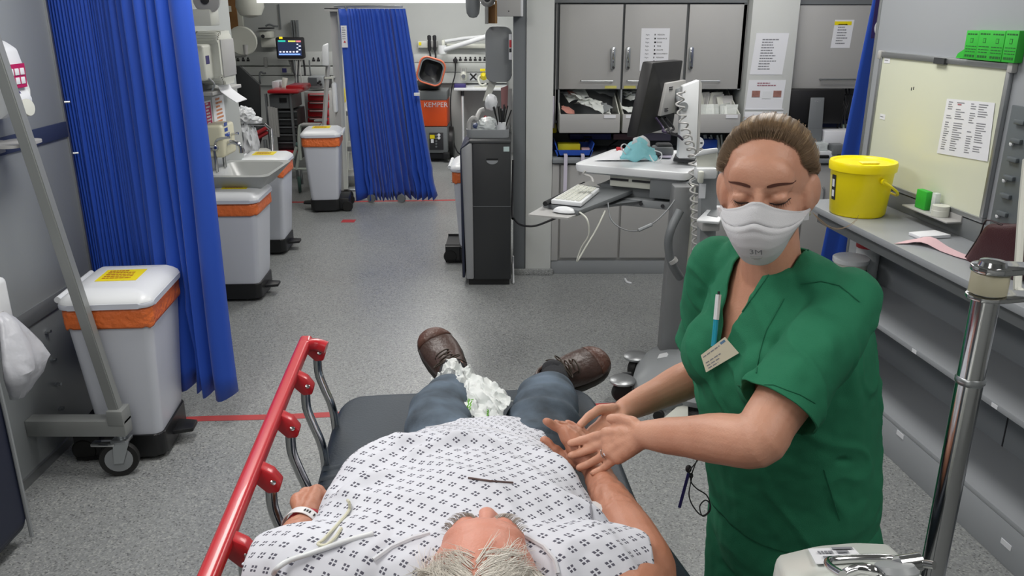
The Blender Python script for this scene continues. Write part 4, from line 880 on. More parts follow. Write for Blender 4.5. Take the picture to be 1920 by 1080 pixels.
# things on the worktop
def blk(name, label, cat, px0, py0, px1, py1, y, d, m, bev=.005, group=None, z=None):
    a, b, c, e = fr(px0, py0, px1, py1, y); c = z if z is not None else c
    return tag(obj(name, bx(B(), (a, y, c), (b, y+d, e), bev), m, None, loc=((a+b)/2, y+d/2, c)), label, cat, group)
ZW = .836
t = thing('blue_supply_tray', 'blue plastic tray holding yellow and red boxes on the worktop', 'tray', (.42, 5.75, ZW))
a, b, c, d = fr(1040, 282, 1112, 305, 5.66); 
bm = B(); prism(bm, [(a+.02, ZW), (b-.02, ZW), (b, ZW+.045), (a, ZW+.045)], (0, .012, 0), (0, 5.66, 0)); obj('front_wall', bm, 'blue', t, W=True)
obj('base', bx(B(), (a+.02, 5.66, ZW), (b-.02, 5.94, ZW+.01)), 'blue', t, W=True); obj('back_wall', bx(B(), (a, 5.93, ZW), (b, 5.94, ZW+.06)), 'blue', t, W=True)
for q, s_ in ((a, .03), (b, -.03)): obj('side_wall', hull(B(), [(q, 5.66, ZW+.09), (q+s_, 5.66, ZW), (q, 5.94, ZW+.09), (q+s_, 5.94, ZW), (q+.008, 5.66, ZW+.09), (q+s_+.008, 5.66, ZW), (q+.008, 5.94, ZW+.09), (q+s_+.008, 5.94, ZW)]), 'blue', t, W=True)
blk('yellow_box', 'yellow cardboard box at the back of the blue tray', 'box', 1046, 270, 1088, 284, 5.78, .1, mat('yellow_card', '#d6cf20', .5), z=ZW+.012)
blk('red_box', 'red topped tub in the middle of the blue tray', 'box', 1069, 283, 1088, 297, 5.70, .06, 'red2', .01, z=ZW+.012)
blk('pink_box', 'small pink printed box at the right of the blue tray', 'box', 1091, 279, 1107, 296, 5.74, .08, 'pink', z=ZW+.012)
blk('white_box', 'narrow white tube pack at the left of the blue tray', 'box', 1056, 285, 1066, 298, 5.70, .05, 'paper', z=ZW+.012)
for k, (px, lb) in enumerate(((1060, 'left pale lilac strip hanging over the front of the blue tray'), (1092, 'short white strip pair hanging over the front of the blue tray'))):
    e_ = (365, 320)[k]; p = PY(px, 288, 5.645); q = PY(px+1, 292, 5.585); r_ = PY(px-1+k, e_, 5.585)
    tag(obj('paper_strip', rings((bm := B()), [[v+Vector((s_*.012, 0, 0)) for s_ in (-1, 1)]+[v+Vector((s_*.012, .0015, 0)) for s_ in (1, -1)] for v in (p+Yv*.03, p, q, r_)]) and bm, mat('lilac_paper', '#cfcadb', .6), None, loc=p), lb, 'strip')
t = thing('black_charger', 'small black charger with a cable standing on the worktop', 'charger', PY(1103, 296, 5.95))
a, b, c, d = fr(1096, 263, 1109, 285, 5.95); obj('body', bx(B(), (a, 5.95, ZW), (b, 6.0, d), .01), 'black', t, W=True); obj('top_loop', tube(B(), [(a, 5.97, d), (a, 5.97, d+.02), (b, 5.97, d+.02), (b, 5.97, d)], .005, 6), 'black', t, W=True)
tag(obj('thin_cable', tube(B(), [PY(1156, 252, 6.15), PY(1158, 262, 6.12), PY(1150, 268, 6.08), PY(1141, 275, 6.0), PY(1135, 288, 5.9), PZ(1128, 294, ZW+.01), PZ(1112, 297, ZW+.006)], .005, 6, 6), 'ink', None, loc=PY(1150, 268, 6.1)), 'thin black cable trailing down to the worktop behind the cart', 'cable')
blk('blue_folder', 'dark blue tray edge under the left tilting bin', 'folder', 1068, 251, 1146, 262, 6.0, .15, mat('deep_blue', '#22307c', .45))
blk('maroon_folder', 'dull pink folder under the middle tilting bin', 'folder', 1150, 251, 1195, 262, 6.0, .15, mat('dull_pink', '#8f6f78', .5))
blk('lilac_papers', 'lilac papers on the wall ledge behind the cart monitor', 'papers', 1200, 250, 1258, 264, 6.0, .15, mat('lilac_paper2', '#b9b0cb', .6))
blk('blue_supply_box', 'blue box of white straws at the right behind the cart mast', 'box', 1315, 262, 1344, 300, 5.8, .2, 'blue')
t = thing('straw_bundle', 'bundle of pale green white tubes in the blue box behind the cart', 'tubes', PY(1340, 290, 5.8))
rnd = random.Random(4)
for i in range(9): px = 1328+i*3.4; obj('tube', tube(B(), [PY(px, 290, 5.84), PY(px-6+rnd.uniform(-4, 4), 255+rnd.uniform(-3, 6), 5.84+rnd.uniform(0, .06))], .007, 6), 'packw', t, W=True)
t = thing('tape_reel', 'white plastic reel with a dark pattern beside the cart mast', 'reel', PY(1308, 268, 5.7)); p = PY(1309, 268, 5.6)
obj('reel_disc', lathe(B(), [(.012, 0), (.04, 0), (.04, .012), (.012, .012)], p, 24, (0, 1, 0)), 'white', t, W=True)
for i in range(3): a = i*2.1; obj('spoke', bx(B(), (p.x+.022*math.cos(a)-.008, p.y-.003, p.z+.022*math.sin(a)-.004), (p.x+.022*math.cos(a)+.008, p.y, p.z+.022*math.sin(a)+.004)), 'ink', t, W=True)
obj('ledge', fb(1295, 280, 1320, 283, 5.58, .1), 'lgrey', t, W=True)
# little things left of the cabinets
blk('yellow_rolls', 'yellow rolls on the shelf beside the middle partition post', 'rolls', 1033, 232, 1044, 250, 5.9, .1, 'yellow', .01)
blk('white_shelf_item', 'thin white box above the yellow rolls beside the partition post', 'box', 1033, 226, 1044, 231, 5.9, .1, 'white', .003)
tag(obj('hanging_strip', fb(1034, 180, 1039, 240, 5.83, .003), mat('lilac_paper', '#cfcadb'), None, loc=PY(1037, 200, 5.83)), 'narrow pale strip hanging beside the middle partition post', 'strip')

# posters and notices
def notice(name, label, px0, py0, px1, py1, y, rows, seed=1, skew=0, hdr=None, m='paper', ink='gink', W_=None, cols=1, marg=.14):
    a, b, c, d = fr(px0, py0, px1, py1, y)
    t = thing(name, label, 'notice', ((a+b)/2, y, c)); obj('sheet', hull(B(), [(a-skew, y, c), (b-skew, y, c), (b, y, d), (a, y, d), (a-skew, y+.0012, c), (b-skew, y+.0012, c), (b, y+.0012, d), (a, y+.0012, d)]), m, t, W=True)
    w_, h_ = b-a, d-c
    lines(bm := B(), (a+w_*marg-skew*.5, y-.0004, c+h_*.08), (1, 0, 0), (skew/h_, 0, 1), w_*(1-2*marg), h_*.80, rows, seed, .38, cols); obj('printed_lines', bm, ink, t, W=True, smooth=0)
    if hdr: obj('header_band', fbox(B(), px0+hdr[0], hdr[1], px1-hdr[0], hdr[2], y-.001, .001), hdr[3], t, W=True)
    return t, a, b, c, d
# 'rights' notice on the second door
a, b, c, d = fr(1201, 53, 1254, 133, YU-.0015)
t = thing('notice', 'white notice of bold words and symbols on the middle upper cabinet door', 'notice', ((a+b)/2, YU, c))
obj('sheet', bx(B(), (a, YU-.0015, c), (b, YU-.0003, d)), 'paper', t, W=True)
wd = ['PERSON', 'RESOURCE', 'DOSE', 'TIME', 'ROUTE', 'DOCUMENT', 'REASON', 'RESPONSE']
for i, s_ in enumerate(wd):
    z = d-(d-c)*(.15+i*.089); text('word', s_, .0135, 'ink', t, (a+(b-a)*.57, YU-.002, z), W=True, align='LEFT')
    text('word', 'Right', .0125, 'gink', t, (a+(b-a)*.16, YU-.002, z), W=True, align='LEFT')
    obj('symbol', bx(B(), (a+(b-a)*.47, YU-.0024, z-.005), (a+(b-a)*(.50+.02*(i % 3)), YU-.0016, z+.006), .001), 'ink', t, W=True)
notice('notice', 'white sheet of list lines taped to the pillar above the nurse', 1415, 62, 1476, 140, 5.748, 12, 5, .02)
t, a, b, c, d = notice('notice', 'white card with two small photographs low on the pillar', 1402, 150, 1471, 206, 5.748, 5, 6, .01)
for k in [o for o in bpy.data.objects if o.parent == t and o.name.startswith('printed')]: bpy.data.objects.remove(k)
lines(bm := B(), (a+.05, 5.7475, d-.05), (1, 0, 0), (0, 0, 1), .16, .035, 2, 3, .45); obj('printed_lines', bm, mat('dull_red_ink', '#9a6b78', .6), t, W=True, smooth=0)
for px in (1410, 1450): obj('photograph', fb(px, 170, px+15, 182, 5.745, .002), mat('photo_print', '#9a6f66', .5, var=.6, vscale=40), t, W=True)
obj('blank_panel', fb(1429, 171, 1446, 185, 5.745, .002), 'white', t, W=True)
obj('lower_edge', fb(1398, 204, 1469, 206, 5.744, .003), 'paper', t, W=True)
blk('wall_card', 'white card edge below the notices on the pillar', 'card', 1396, 210, 1468, 225, 5.74, .008, 'paper', .001)
# right hand upper cabinet
t = thing('upper_cabinet', 'wide grey wall cabinet door right of the pillar', 'cabinet', (2.0, 6.0, 1.27))
pr = PY(1485, 100, YU).x; c = PY(1560, 166, YU).z
obj('carcass', bx(B(), (pb.x+.002, YU+.03, c), (2.9, 6.17, 2.1)), 'lgrey', t, W=True)
obj('top_band', bx(B(), (pb.x, YU-.01, PY(1560, 8, YU).z), (2.9, YU+.03, 2.1)), 'mgrey', t, W=True)
dd = obj('door', bx(B(), (pb.x+.004, YU, c), (2.75, YU+.02, PY(1560, 9, YU).z), .003), 'lgrey', t, W=True)
p0_, p1_ = PY(1540, 149, YU-.03), PY(1640, 149, YU-.03); obj('bar_handle', tube(B(), [p0_+Yv*.03, p0_, p1_, p1_+Yv*.03], .006, 8), 'steel', t, W=True)
notice('notice', 'white notice with a yellow header on the right upper cabinet door', 1563, 37, 1599, 90, YU-.002, 8, 9, .01, (2, 40, 47, 'yellow'))
# office monitor seen from behind
t = thing('desktop_monitor', 'black desktop monitor seen from behind on its grey stand', 'monitor', (1.95, 5.8, ZW))
obj('screen_back', fb(1478, 167, 1582, 232, 5.78, .045, .012), mat('monitor_back', '#141416', .5), t, W=True)
obj('stand_neck', hull(B(), [PY(1520, 183, 5.73), PY(1546, 183, 5.73), PY(1541, 252, 5.7), PY(1513, 252, 5.7), PY(1520, 183, 5.77), PY(1546, 183, 5.77), PY(1541, 252, 5.74), PY(1513, 252, 5.74)], .004), 'mgrey', t, W=True)
p = PY(1533, 192, 5.728); obj('logo_ring', tube(B(), [p+Vector((.024*math.cos(a), 0, .016*math.sin(a))) for a in [2*PI*k/20 for k in range(20)]], .0014, 6, closed=True), 'grey', t, W=True); text('logo', 'DELL', .015, 'lgrey', t, p-Yv*.001, W=True)
a, b, c, d = fr(1500, 250, 1550, 262, 5.7); obj('stand_foot', bx(B(), (a, 5.6, ZW), (b, 5.85, ZW+.02), .008), 'black', t, W=True); obj('neck_base', bx(B(), (PY(1513, 250, 5.7).x, 5.7, ZW+.01), (PY(1541, 250, 5.7).x, 5.74, PY(1525, 248, 5.7).z+.02)), 'mgrey', t, W=True)
blk('blue_screen_panel', 'dark blue desk panel behind the black desktop monitor', 'panel', 1535, 225, 1612, 262, 6.1, .05, mat('dark_blue_panel', '#28355f', .5))
t = thing('cable_cluster', 'black cables and a white router right of the desktop monitor', 'cables', (2.3, 6.0, ZW))
obj('router', fb(1572, 166, 1590, 205, 6.0, .08, .01), 'lgrey', t, W=True); obj('shelf_bar', fb(1565, 177, 1606, 179, 5.95, .02), 'ink', t, W=True); obj('adapter', fb(1567, 184, 1577, 196, 5.93, .04, .01), 'ink', t, W=True)
for k in range(3): obj('cable', tube(B(), [PY(1580+k*6, 165, 5.95), PY(1584+k*4, 190, 5.93), PY(1578+k*3, 215, 5.9), PY(1570+k*8, 240, 5.85), PY(1590, 245, 5.85)], .006, 6, 6), 'ink', t, W=True)
tag(obj('green_bottle', lathe(B(), [(0, 0), (.05, 0), (.055, .12), (.03, .17), (.02, .19), (0, .19)], (PY(1582, 240, 5.9).x, 5.9, ZW), 20), mat('pale_green_plastic', '#8fa695', .35), None, loc=(PY(1582, 240, 5.9).x, 5.9, ZW)), 'pale green bottle among the cables on the right worktop', 'bottle')
for k in range(3): blk('paper_tray', ['lowest white paper tray on the worktop beside the nurse head', 'middle clear plastic bag of papers on the right worktop', 'topmost slanted white file on the right worktop'][k], 'papers', (1500, 1512, 1545)[k], (284, 268, 246)[k], (1570, 1552, 1600)[k], (296, 283, 272)[k], (5.62, 5.64, 5.7)[k], .2, ('white', 'film', 'paper')[k], .004)
blk('grey_box', 'small grey box on the papers beside the blue curtain', 'box', 1562, 272, 1585, 290, 5.6, .1, 'mgrey')

# ================================================================ COMPUTER CART
t = thing('computer_cart', 'white computer cart on a grey column beside the nurse', 'cart', (.8, 3.95, 0))
ZD = 1.05
fl, frr, br, bl = PZ(1074, 308, ZD), PZ(1292, 326, ZD), PZ(1335, 285, ZD), PZ(1152, 279, ZD)
e1 = (frr-fl).normalized(); e2 = (bl-fl).normalized()
ctr = (fl+frr+br+bl)/4
def rounded(P_, r, n=5):
    out = []; m_ = len(P_)
    for i in range(m_):
        a, b, c = P_[i-1], P_[i], P_[(i+1) % m_]; u_ = (a-b).normalized()*r; v_ = (c-b).normalized()*r
        for k in range(n+1): s_ = k/n; out.append((b+u_)*(1-s_)**2+2*b*s_*(1-s_)+(b+v_)*s_**2)
    return out
bm = B(); top = rounded([fl, frr, br, bl], .05); sc = lambda s_, dz: [ctr+(p-ctr)*s_+Zv*dz for p in top]
rings(bm, [sc(.93, -.045), sc(.985, -.035), sc(1.0, -.012), sc(.995, 0), sc(.975, .004), sc(.96, -.003)]); obj('desk_surface', bm, 'white', t, W=True)
mid = (fl+frr)/2
def cb(u0, u1, v0, v1, z0, z1, bev=.006):
    o_ = fl; P_ = [o_+e1*u+e2*v for u, v in ((u0, v0), (u1, v0), (u1, v1), (u0, v1))]
    bm = B(); hull(bm, [Vector((p.x, p.y, z)) for p in P_ for z in (z0, z1)]); 
    if bev: bmesh.ops.dissolve_limit(bm, angle_limit=.02, verts=list(bm.verts), edges=list(bm.edges)); bmesh.ops.bevel(bm, geom=list(bm.edges), offset=bev, segments=2, affect='EDGES', profile=.5)
    return bm
obj('drawer_unit', cb(.18, .43, .05, .45, ZD-.105, ZD-.044), 'offw', t, W=True)
obj('slot', cb(.185, .28, .044, .06, ZD-.072, ZD-.062, 0), 'ink', t, W=True); obj('slot', cb(.30, .41, .044, .06, ZD-.072, ZD-.062, 0), 'ink', t, W=True)
obj('under_frame', cb(.12, .56, .08, .5, ZD-.16, ZD-.1), 'mgrey', t, W=True)
obj('power_housing', cb(.40, .60, .02, .55, ZD-.14, ZD-.044), 'mgrey', t, W=True)
obj('cross_plate', cb(.14, .52, .03, .08, ZD-.195, ZD-.155), 'grey', t, W=True)
for u_ in (.24, .36, .47): p = fl+e1*u_+e2*.025; obj('bolt', lathe(B(), [(0, 0), (.009, 0), (.009, .006), (0, .006)], (p.x, p.y, ZD-.175), 12, (-.38, -.93, 0)), 'ink', t, W=True)
# keyboard tray
tray = [PZ(990, 405, .90), PZ(1065, 412, .90), PZ(1090, 398, .90), PZ(1215, 352, .90), PZ(1150, 348, .90), PZ(1020, 388, .90)]
bm = B(); hull(bm, [p+Zv*z for p in tray for z in (0, .008)]); obj('mouse_shelf', bm, 'lgrey', t, W=True)
tr2 = [PZ(1018, 384, .92), PZ(1085, 399, .92), PZ(1190, 358, .92), PZ(1130, 345, .92)]
bm = B(); hull(bm, [p+Zv*z for p in tr2 for z in (-.012, .01)], .003); obj('keyboard_tray', bm, 'mgrey', t, W=True)
obj('tray_arm', hull(B(), [PZ(1110, 392, .87), PZ(1215, 370, .87), PZ(1290, 372, .87), PZ(1290, 352, .87), PZ(1180, 352, .87)] + [PZ(1110, 388, .89), PZ(1215, 366, .89), PZ(1290, 366, .89), PZ(1290, 350, .89), PZ(1180, 350, .89)]), 'mgrey', t, W=True)
obj('wrist_bar', tube(B(), [PZ(1022, 382, .94), PZ(1095, 345, .94)], .012, 8), 'black', t, W=True)
k_ = thing('keyboard', 'white cleanable keyboard on the pulled out tray of the cart', 'keyboard', PZ(1080, 372, .935))
kb = [PZ(1033, 382, .935), PZ(1090, 388, .935), PZ(1124, 360, .935), PZ(1083, 352, .935)]
bm = B(); hull(bm, [p+Zv*z for p in kb for z in (0, .02)], .004); obj('case', bm, 'white', k_, W=True)
rows = 5
for r_ in range(rows):
    bm = B()
    for c_ in range(13):
        f0, f1 = (r_+.12)/rows*.86+.07, (r_+.85)/rows*.86+.07; g0, g1 = (c_+.1)/13*.9+.05, (c_+.85)/13*.9+.05
        def bil(u_, v_): return (kb[0]*(1-u_)+kb[1]*u_)*(1-v_)+(kb[3]*(1-u_)+kb[2]*u_)*v_
        qs = [bil(f0, g0), bil(f1, g0), bil(f1, g1), bil(f0, g1)]; hull(bm, [q+Zv*z for q in qs for z in (.019, .0245)])
    o = obj('key_row', bm, 'offw', k_, W=True)
m_ = thing('mouse', 'white mouse on the front corner of the pulled out tray', 'mouse', PZ(1060, 395, .91)); c0 = PZ(1058, 397, .915)
bm = B(); bmesh.ops.create_uvsphere(bm, u_segments=20, v_segments=10, radius=1)
for v in bm.verts: v.co = Vector((v.co.x*.055, v.co.y*.03, max(0, v.co.z)*.025))
bmesh.ops.transform(bm, matrix=Matrix.Translation(c0-Vector(m_.location)) @ Matrix.Rotation(-.4, 4, 'Z'), verts=bm.verts); obj('shell', bm, 'white', m_)
obj('mouse_cable', tube(B(), [c0+Vector((.05, 0, .01)), PY(1100, 410, 3.62), PY(1104, 440, 3.62), PY(1090, 465, 3.65), PY(1082, 490, 3.66), PY(1100, 460, 3.7), PY(1118, 430, 3.75), PY(1135, 395, 3.8)], .004, 6, 6), 'offw', m_, W=True)
c_ = thing('cart_cable', 'thin grey cable looping under the cart keyboard tray', 'cable', PY(1140, 380, 3.8))
obj('cable', tube(B(), [PY(1140, 380, 3.8), PY(1145, 410, 3.75), PY(1165, 428, 3.72), PY(1195, 433, 3.72), PY(1225, 418, 3.74), PY(1250, 395, 3.8), PY(1265, 375, 3.85)], .0035, 6, 6), 'mgrey', c_, W=True)
obj('inline_connector', tube(B(), [PY(1197, 432, 3.715), PY(1222, 421, 3.73)], .009, 8), 'grey', c_, W=True)
# column, base, mast
obj('column', hull(B(), [Vector(p) for p in ((.750, 3.86, .14), (.845, 3.86, .14), (.845, 3.95, .14), (.750, 3.95, .14), (.77, 3.86, ZD-.05), (.865, 3.86, ZD-.05), (.865, 3.95, ZD-.05), (.77, 3.95, ZD-.05))], .008), mat('cart_column_grey', '#8a8c8e', .4, .3), t, W=True)
obj('column_edge', bx(B(), (.845, 3.87, .16), (.875, 3.95, ZD-.05), .006), 'offw', t, W=True)
bm = B(); R = []
base = [PZ(1180, 742, .04), PZ(1320, 775, .04), PZ(1400, 720, .04), PZ(1330, 655, .04), PZ(1250, 652, .04), PZ(1195, 690, .04)]
bc = sum(base, Vector())/len(base)
for z, s_ in ((.04, .97), (.07, 1.0), (.10, .93), (.14, .7), (.155, .35)): R.append([Vector((bc.x+(p.x-bc.x)*s_, bc.y+(p.y-bc.y)*s_, z+.01)) for p in rounded(base, .06)])
rings(bm, R); obj('base_shell', bm, 'grey', t, W=True)
obj('lower_skirt', hull(B(), [PZ(1225, 800, .05), PZ(1290, 745, .05), PZ(1290, 815, .05), PZ(1225, 800, .03), PZ(1290, 745, .03), PZ(1290, 815, .03)]), 'offw', t, W=True)
for (px, py), rz in (((1165, 752), .2), ((1190, 705), .9), ((1370, 790), .4)):
    p = PZ(px, py, 0); wh = obj('wheel', lathe(B(), [(.02, -.02), (.045, -.02), (.05, -.01), (.05, .01), (.045, .02), (.02, .02)], (p.x, p.y, .05), 20, (math.cos(rz+1.57), math.sin(rz+1.57), 0)), 'rubber', t, W=True)
    obj('castor_cover', lathe(B(), [(.045, .0), (.062, .004), (.064, .014), (.055, .022), (.0, .025)], (p.x, p.y, .10), 24), 'alu', t, W=True)
    obj('leg', hull(B(), [Vector((p.x, p.y-.02, .07)), Vector((p.x, p.y+.02, .07)), Vector((bc.x, bc.y-.06, .05)), Vector((bc.x, bc.y+.06, .05)), Vector((p.x, p.y, .09)), Vector((bc.x, bc.y, .1))]), 'mgrey', t, W=True)
bm = B(); P4 = [PZ(1232, 676, .155), PZ(1278, 668, .15), PZ(1270, 660, .15), PZ(1236, 668, .155)]; obj('base_label', hull(bm, [p+Zv*z for p in P4 for z in (.0, .012)]), 'white', t, W=True)
obj('release_pedal', tube(B(), [PZ(1183, 700, .1), PZ(1165, 702, .1), PZ(1158, 714, .08), PZ(1160, 722, .07)], .008, 8, 4), 'dgrey', t, W=True)
p_ = PY(1291, 545, 3.855); obj('asset_label', bx(B(), (p_.x-.012, 3.853, p_.z-.04), (p_.x+.028, 3.858, p_.z+.035)), 'paper', t, W=True); obj('label_mark', bx(B(), (p_.x-.005, 3.851, p_.z-.035), (p_.x+.004, 3.853, p_.z-.015)), 'ink', t, W=True)
obj('cable_duct', tube(B(), [PY(1275, 395, 3.75), PY(1258, 430, 3.72), PY(1253, 460, 3.72), PY(1260, 495, 3.74), PY(1275, 520, 3.8)], .02, 10, 6), 'mgrey', t, W=True)
obj('duct_clip', cyl(B(), PY(1260, 486, 3.725), PY(1264, 492, 3.725), .022), 'lgrey', t, W=True)
mb_, mt_ = PY(1289, 297, 4.08), PY(1302, 150, 4.08)
obj('mast', hull(B(), [mb_+Vector((-.045, 0, 0)), mb_+Vector((.045, 0, 0)), mt_+Vector((-.055, 0, -.03)), mt_+Vector((.025, 0, .0)), mb_+Vector((-.045, .06, 0)), mb_+Vector((.045, .06, 0)), mt_+Vector((-.055, .06, -.03)), mt_+Vector((.025, .06, .0))], .006), 'white', t, W=True)
obj('mast_side', hull(B(), [mb_+Vector((.047, 0.01, 0)), mb_+Vector((.06, 0.01, 0)), mt_+Vector((.027, 0.01, .0)), mt_+Vector((.04, 0.01, -.015)), mb_+Vector((.047, .06, 0)), mb_+Vector((.06, .06, 0)), mt_+Vector((.027, .06, .0)), mt_+Vector((.04, .06, -.015))]), 'lgrey', t, W=True)
# coil cable
co = thing('coiled_cable', 'grey coiled cable hanging down the mast and column of the cart', 'cable', PY(1290, 200, 4.03))
cpts = [PY(1278, 170, 4.02), PY(1275, 195, 4.01), PY(1284, 240, 4.0), PY(1297, 285, 3.88), PY(1300, 320, 3.83), PY(1303, 400, 3.83), PY(1307, 480, 3.83), PY(1309, 545, 3.83)]
base_ = crom(cpts, 40); hp = []
acc = 0
for i, p in enumerate(base_):
    if i: acc += (p-base_[i-1]).length
    a = acc/.042*2*PI; 
    hp.append((p, acc))
tot = acc; out = []; N_ = int(tot/.042*12); j = 0
for k in range(N_+1):
    s_ = tot*k/N_
    while j < len(hp)-2 and hp[j+1][1] < s_: j += 1
    f = (s_-hp[j][1])/max(1e-9, hp[j+1][1]-hp[j][1]); p = hp[j][0].lerp(hp[j+1][0], min(1, f)); d = (hp[j+1][0]-hp[j][0]).normalized(); x_, y_ = frame_of(d, (0, 1, 0)); a = s_/.042*2*PI
    out.append(p+(x_*math.cos(a)+y_*math.sin(a))*.019)
obj('coil', tube(B(), out, .0045, 6), 'lgrey', co, W=True)
# cart monitor
mo = thing('cart_monitor', 'black flat monitor seen edge on from behind, mounted on the cart mast', 'monitor', PY(1235, 190, 4.0))
TL, TR, BR, BL = PY(1225, 117, 4.02), PY(1281, 113, 4.34), PY(1262, 238, 4.3), PY(1194, 258, 3.95)
nrm = (TR-TL).cross(BL-TL).normalized(); nrm = nrm if nrm.y > 0 else -nrm
bm = B(); hull(bm, [TL, TR, BR, BL]+[p+nrm*.035+Vector((-.02, 0, 0)) for p in (TL, TR, BR, BL)], .006); obj('screen_case', bm, mat('monitor_back', '#141416'), mo, W=True)
def mq(px, py): # point on the monitor's back plane
    d = ray(px, py); t_ = (TL-O).dot(nrm)/d.dot(nrm); return O+d*t_
pl = [mq(1244, 155), mq(1279, 149), mq(1279, 205), mq(1231, 217)]
obj('mount_plate', hull(B(), [p-nrm*.004 for p in pl]+[p-nrm*.022 for p in pl], .003), 'lgrey', mo, W=True)
for a_, b_ in (((1247, 163), (1253, 162)), ((1247, 167), (1253, 166)), ((1238, 203), (1244, 202)), ((1238, 207), (1244, 206))): obj('mount_slot', tube(B(), [mq(*a_)-nrm*.023, mq(*b_)-nrm*.023], .003, 6), 'ink', mo, W=True)
obj('swivel_arm', tube(B(), [mq(1262, 165)-nrm*.02, mq(1258, 185)-nrm*.05, PY(1282, 200, 4.07)], .022, 10, 4), 'grey', mo, W=True)
obj('swivel_knob', lathe(B(), [(0, 0), (.022, 0), (.018, .025), (0, .03)], mq(1262, 200)-nrm*.03, 14, -nrm), 'ink', mo, W=True)
for k in range(3): obj('monitor_lead', tube(B(), [mq(1226+k*9, 220)-nrm*.01, mq(1226+k*10, 238)-nrm*.05, PY(1244+k*6, 247, 4.0), PY(1270, 254, 4.04), PY(1280, 262, 4.06)], .006, 6, 5), 'ink' if k else mat('violet_lead', '#3a2f4a', .4), mo, W=True)
# things on the cart
sm = thing('surgical_mask', 'crumpled pale blue surgical face mask lying on the computer cart', 'face mask', PZ(1200, 300, ZD))
c0 = PZ(1198, 300, ZD+.003)
bm = B(); Rg = []
for j in range(9):
    f = j/8; r = []
    for i in range(15):
        g = i/14*2-1
        r.append(c0+Vector((g*.10*(1-.25*f)+.01*f, -.03+.05*f+.03*g*g, .004+.11*f*(1-.5*abs(g+.15))+.006*math.sin(f*20+g*2)*(.3+f)+.02*noise.noise(Vector((g*2, f*3, 0))))))
    Rg.append(r)
rings(bm, Rg, close=False); o = obj('mask_fabric', bm, mat('aqua_mask', '#8fd3dc', .7), sm, W=True, smooth=70); o.modifiers.new('t', 'SOLIDIFY').thickness = .003
bm = B(); Rg2 = [[p+Vector((.004, .012, .012)) for p in r[3:12]] for r in Rg[5:]]; rings(bm, [[Vector(p) for p in r] for r in Rg2], close=False); o = obj('white_lining', bm, 'white', sm, W=True, smooth=70); o.modifiers.new('t', 'SOLIDIFY').thickness = .002
obj('ear_loop', tube(B(), [c0+Vector((-.07, -.0, .03)), c0+Vector((-.10, -.03, .07)), c0+Vector((-.08, -.01, .085)), c0+Vector((-.05, .0, .06))], .003, 6, 5), 'white', sm, W=True)
obj('ear_loop', tube(B(), [c0+Vector((.05, -.02, .03)), c0+Vector((.07, -.05, .0)), c0+Vector((.10, -.06, .01)), c0+Vector((.11, -.03, .04)), c0+Vector((.08, 0, .05))], .003, 6, 5), 'white', sm, W=True)
tag(obj('black_pen', tube(B(), [PZ(1162, 295, ZD+.008), PZ(1184, 295, ZD+.008)], .004, 8), 'ink', None, loc=PZ(1170, 295, ZD)), 'black pen lying beside the blue mask on the cart', 'pen')
P4 = [PZ(1115, 302, ZD), PZ(1215, 302, ZD), PZ(1240, 287, ZD), PZ(1160, 284, ZD)]; tag(obj('cart_papers', hull(B(), [p+Zv*z for p in P4 for z in (.0045, .0065)]), 'paper', None, loc=P4[0]), 'sheet of white paper under the blue mask on the cart', 'papers')
pc_ = thing('label_printer', 'dark grey handheld scanner case at the back of the cart desk', 'device', PZ(1245, 288, ZD)); a, b, c, d = fr(1226, 276, 1264, 288, 4.4)
obj('body', bx(B(), (a, 4.4, ZD+.005), (b, 4.5, ZD+.05), .012), 'mgrey', pc_, W=True); obj('lid', bx(B(), (a+.02, 4.42, ZD+.045), (b-.005, 4.49, ZD+.065), .01), 'dgrey', pc_, W=True)
P4 = [PZ(1262, 303, ZD+.01), PZ(1302, 306, ZD+.01), PZ(1306, 296, ZD+.01), PZ(1266, 294, ZD+.01)]; tag(obj('black_pad', hull(B(), [p+Zv*z for p in P4 for z in (.0, .018)], .004), 'dgrey', None, loc=P4[0]), 'black rubber pad at the right edge of the cart desk', 'pad')
P4 = [PZ(1236, 297, ZD), PZ(1258, 298, ZD), PZ(1262, 288, ZD), PZ(1243, 288, ZD)]; tag(obj('paper_card', hull(B(), [p+Zv*z for p in P4 for z in (.005, .008)]), mat('lilac_card', '#b8b4c8', .5), None, loc=P4[0]), 'small lilac card left of the black pad on the cart', 'card')
tag(obj('red_clip', fb(1156, 277, 1168, 283, 4.6, .03, .004), 'red2', None, loc=PY(1162, 283, 4.6)), 'small red clip at the back left of the cart desk', 'clip')
cl_ = thing('clear_sleeve', 'folded clear plastic sleeve hanging under the cart desk', 'sleeve', PY(1115, 345, 3.95))
obj('sleeve_sheet', hull(B(), [PY(1088, 346, 3.9), PY(1108, 338, 3.9), PY(1125, 350, 3.9), PY(1105, 350, 3.95), PY(1095, 344, 3.95)]), 'lgrey', cl_, W=True)
obj('hook_strap', tube(B(), [PY(1098, 320, 3.95), PY(1094, 326, 3.95), PY(1108, 332, 3.95), PY(1112, 342, 3.93)], .006, 6, 4), 'lgrey', cl_, W=True)
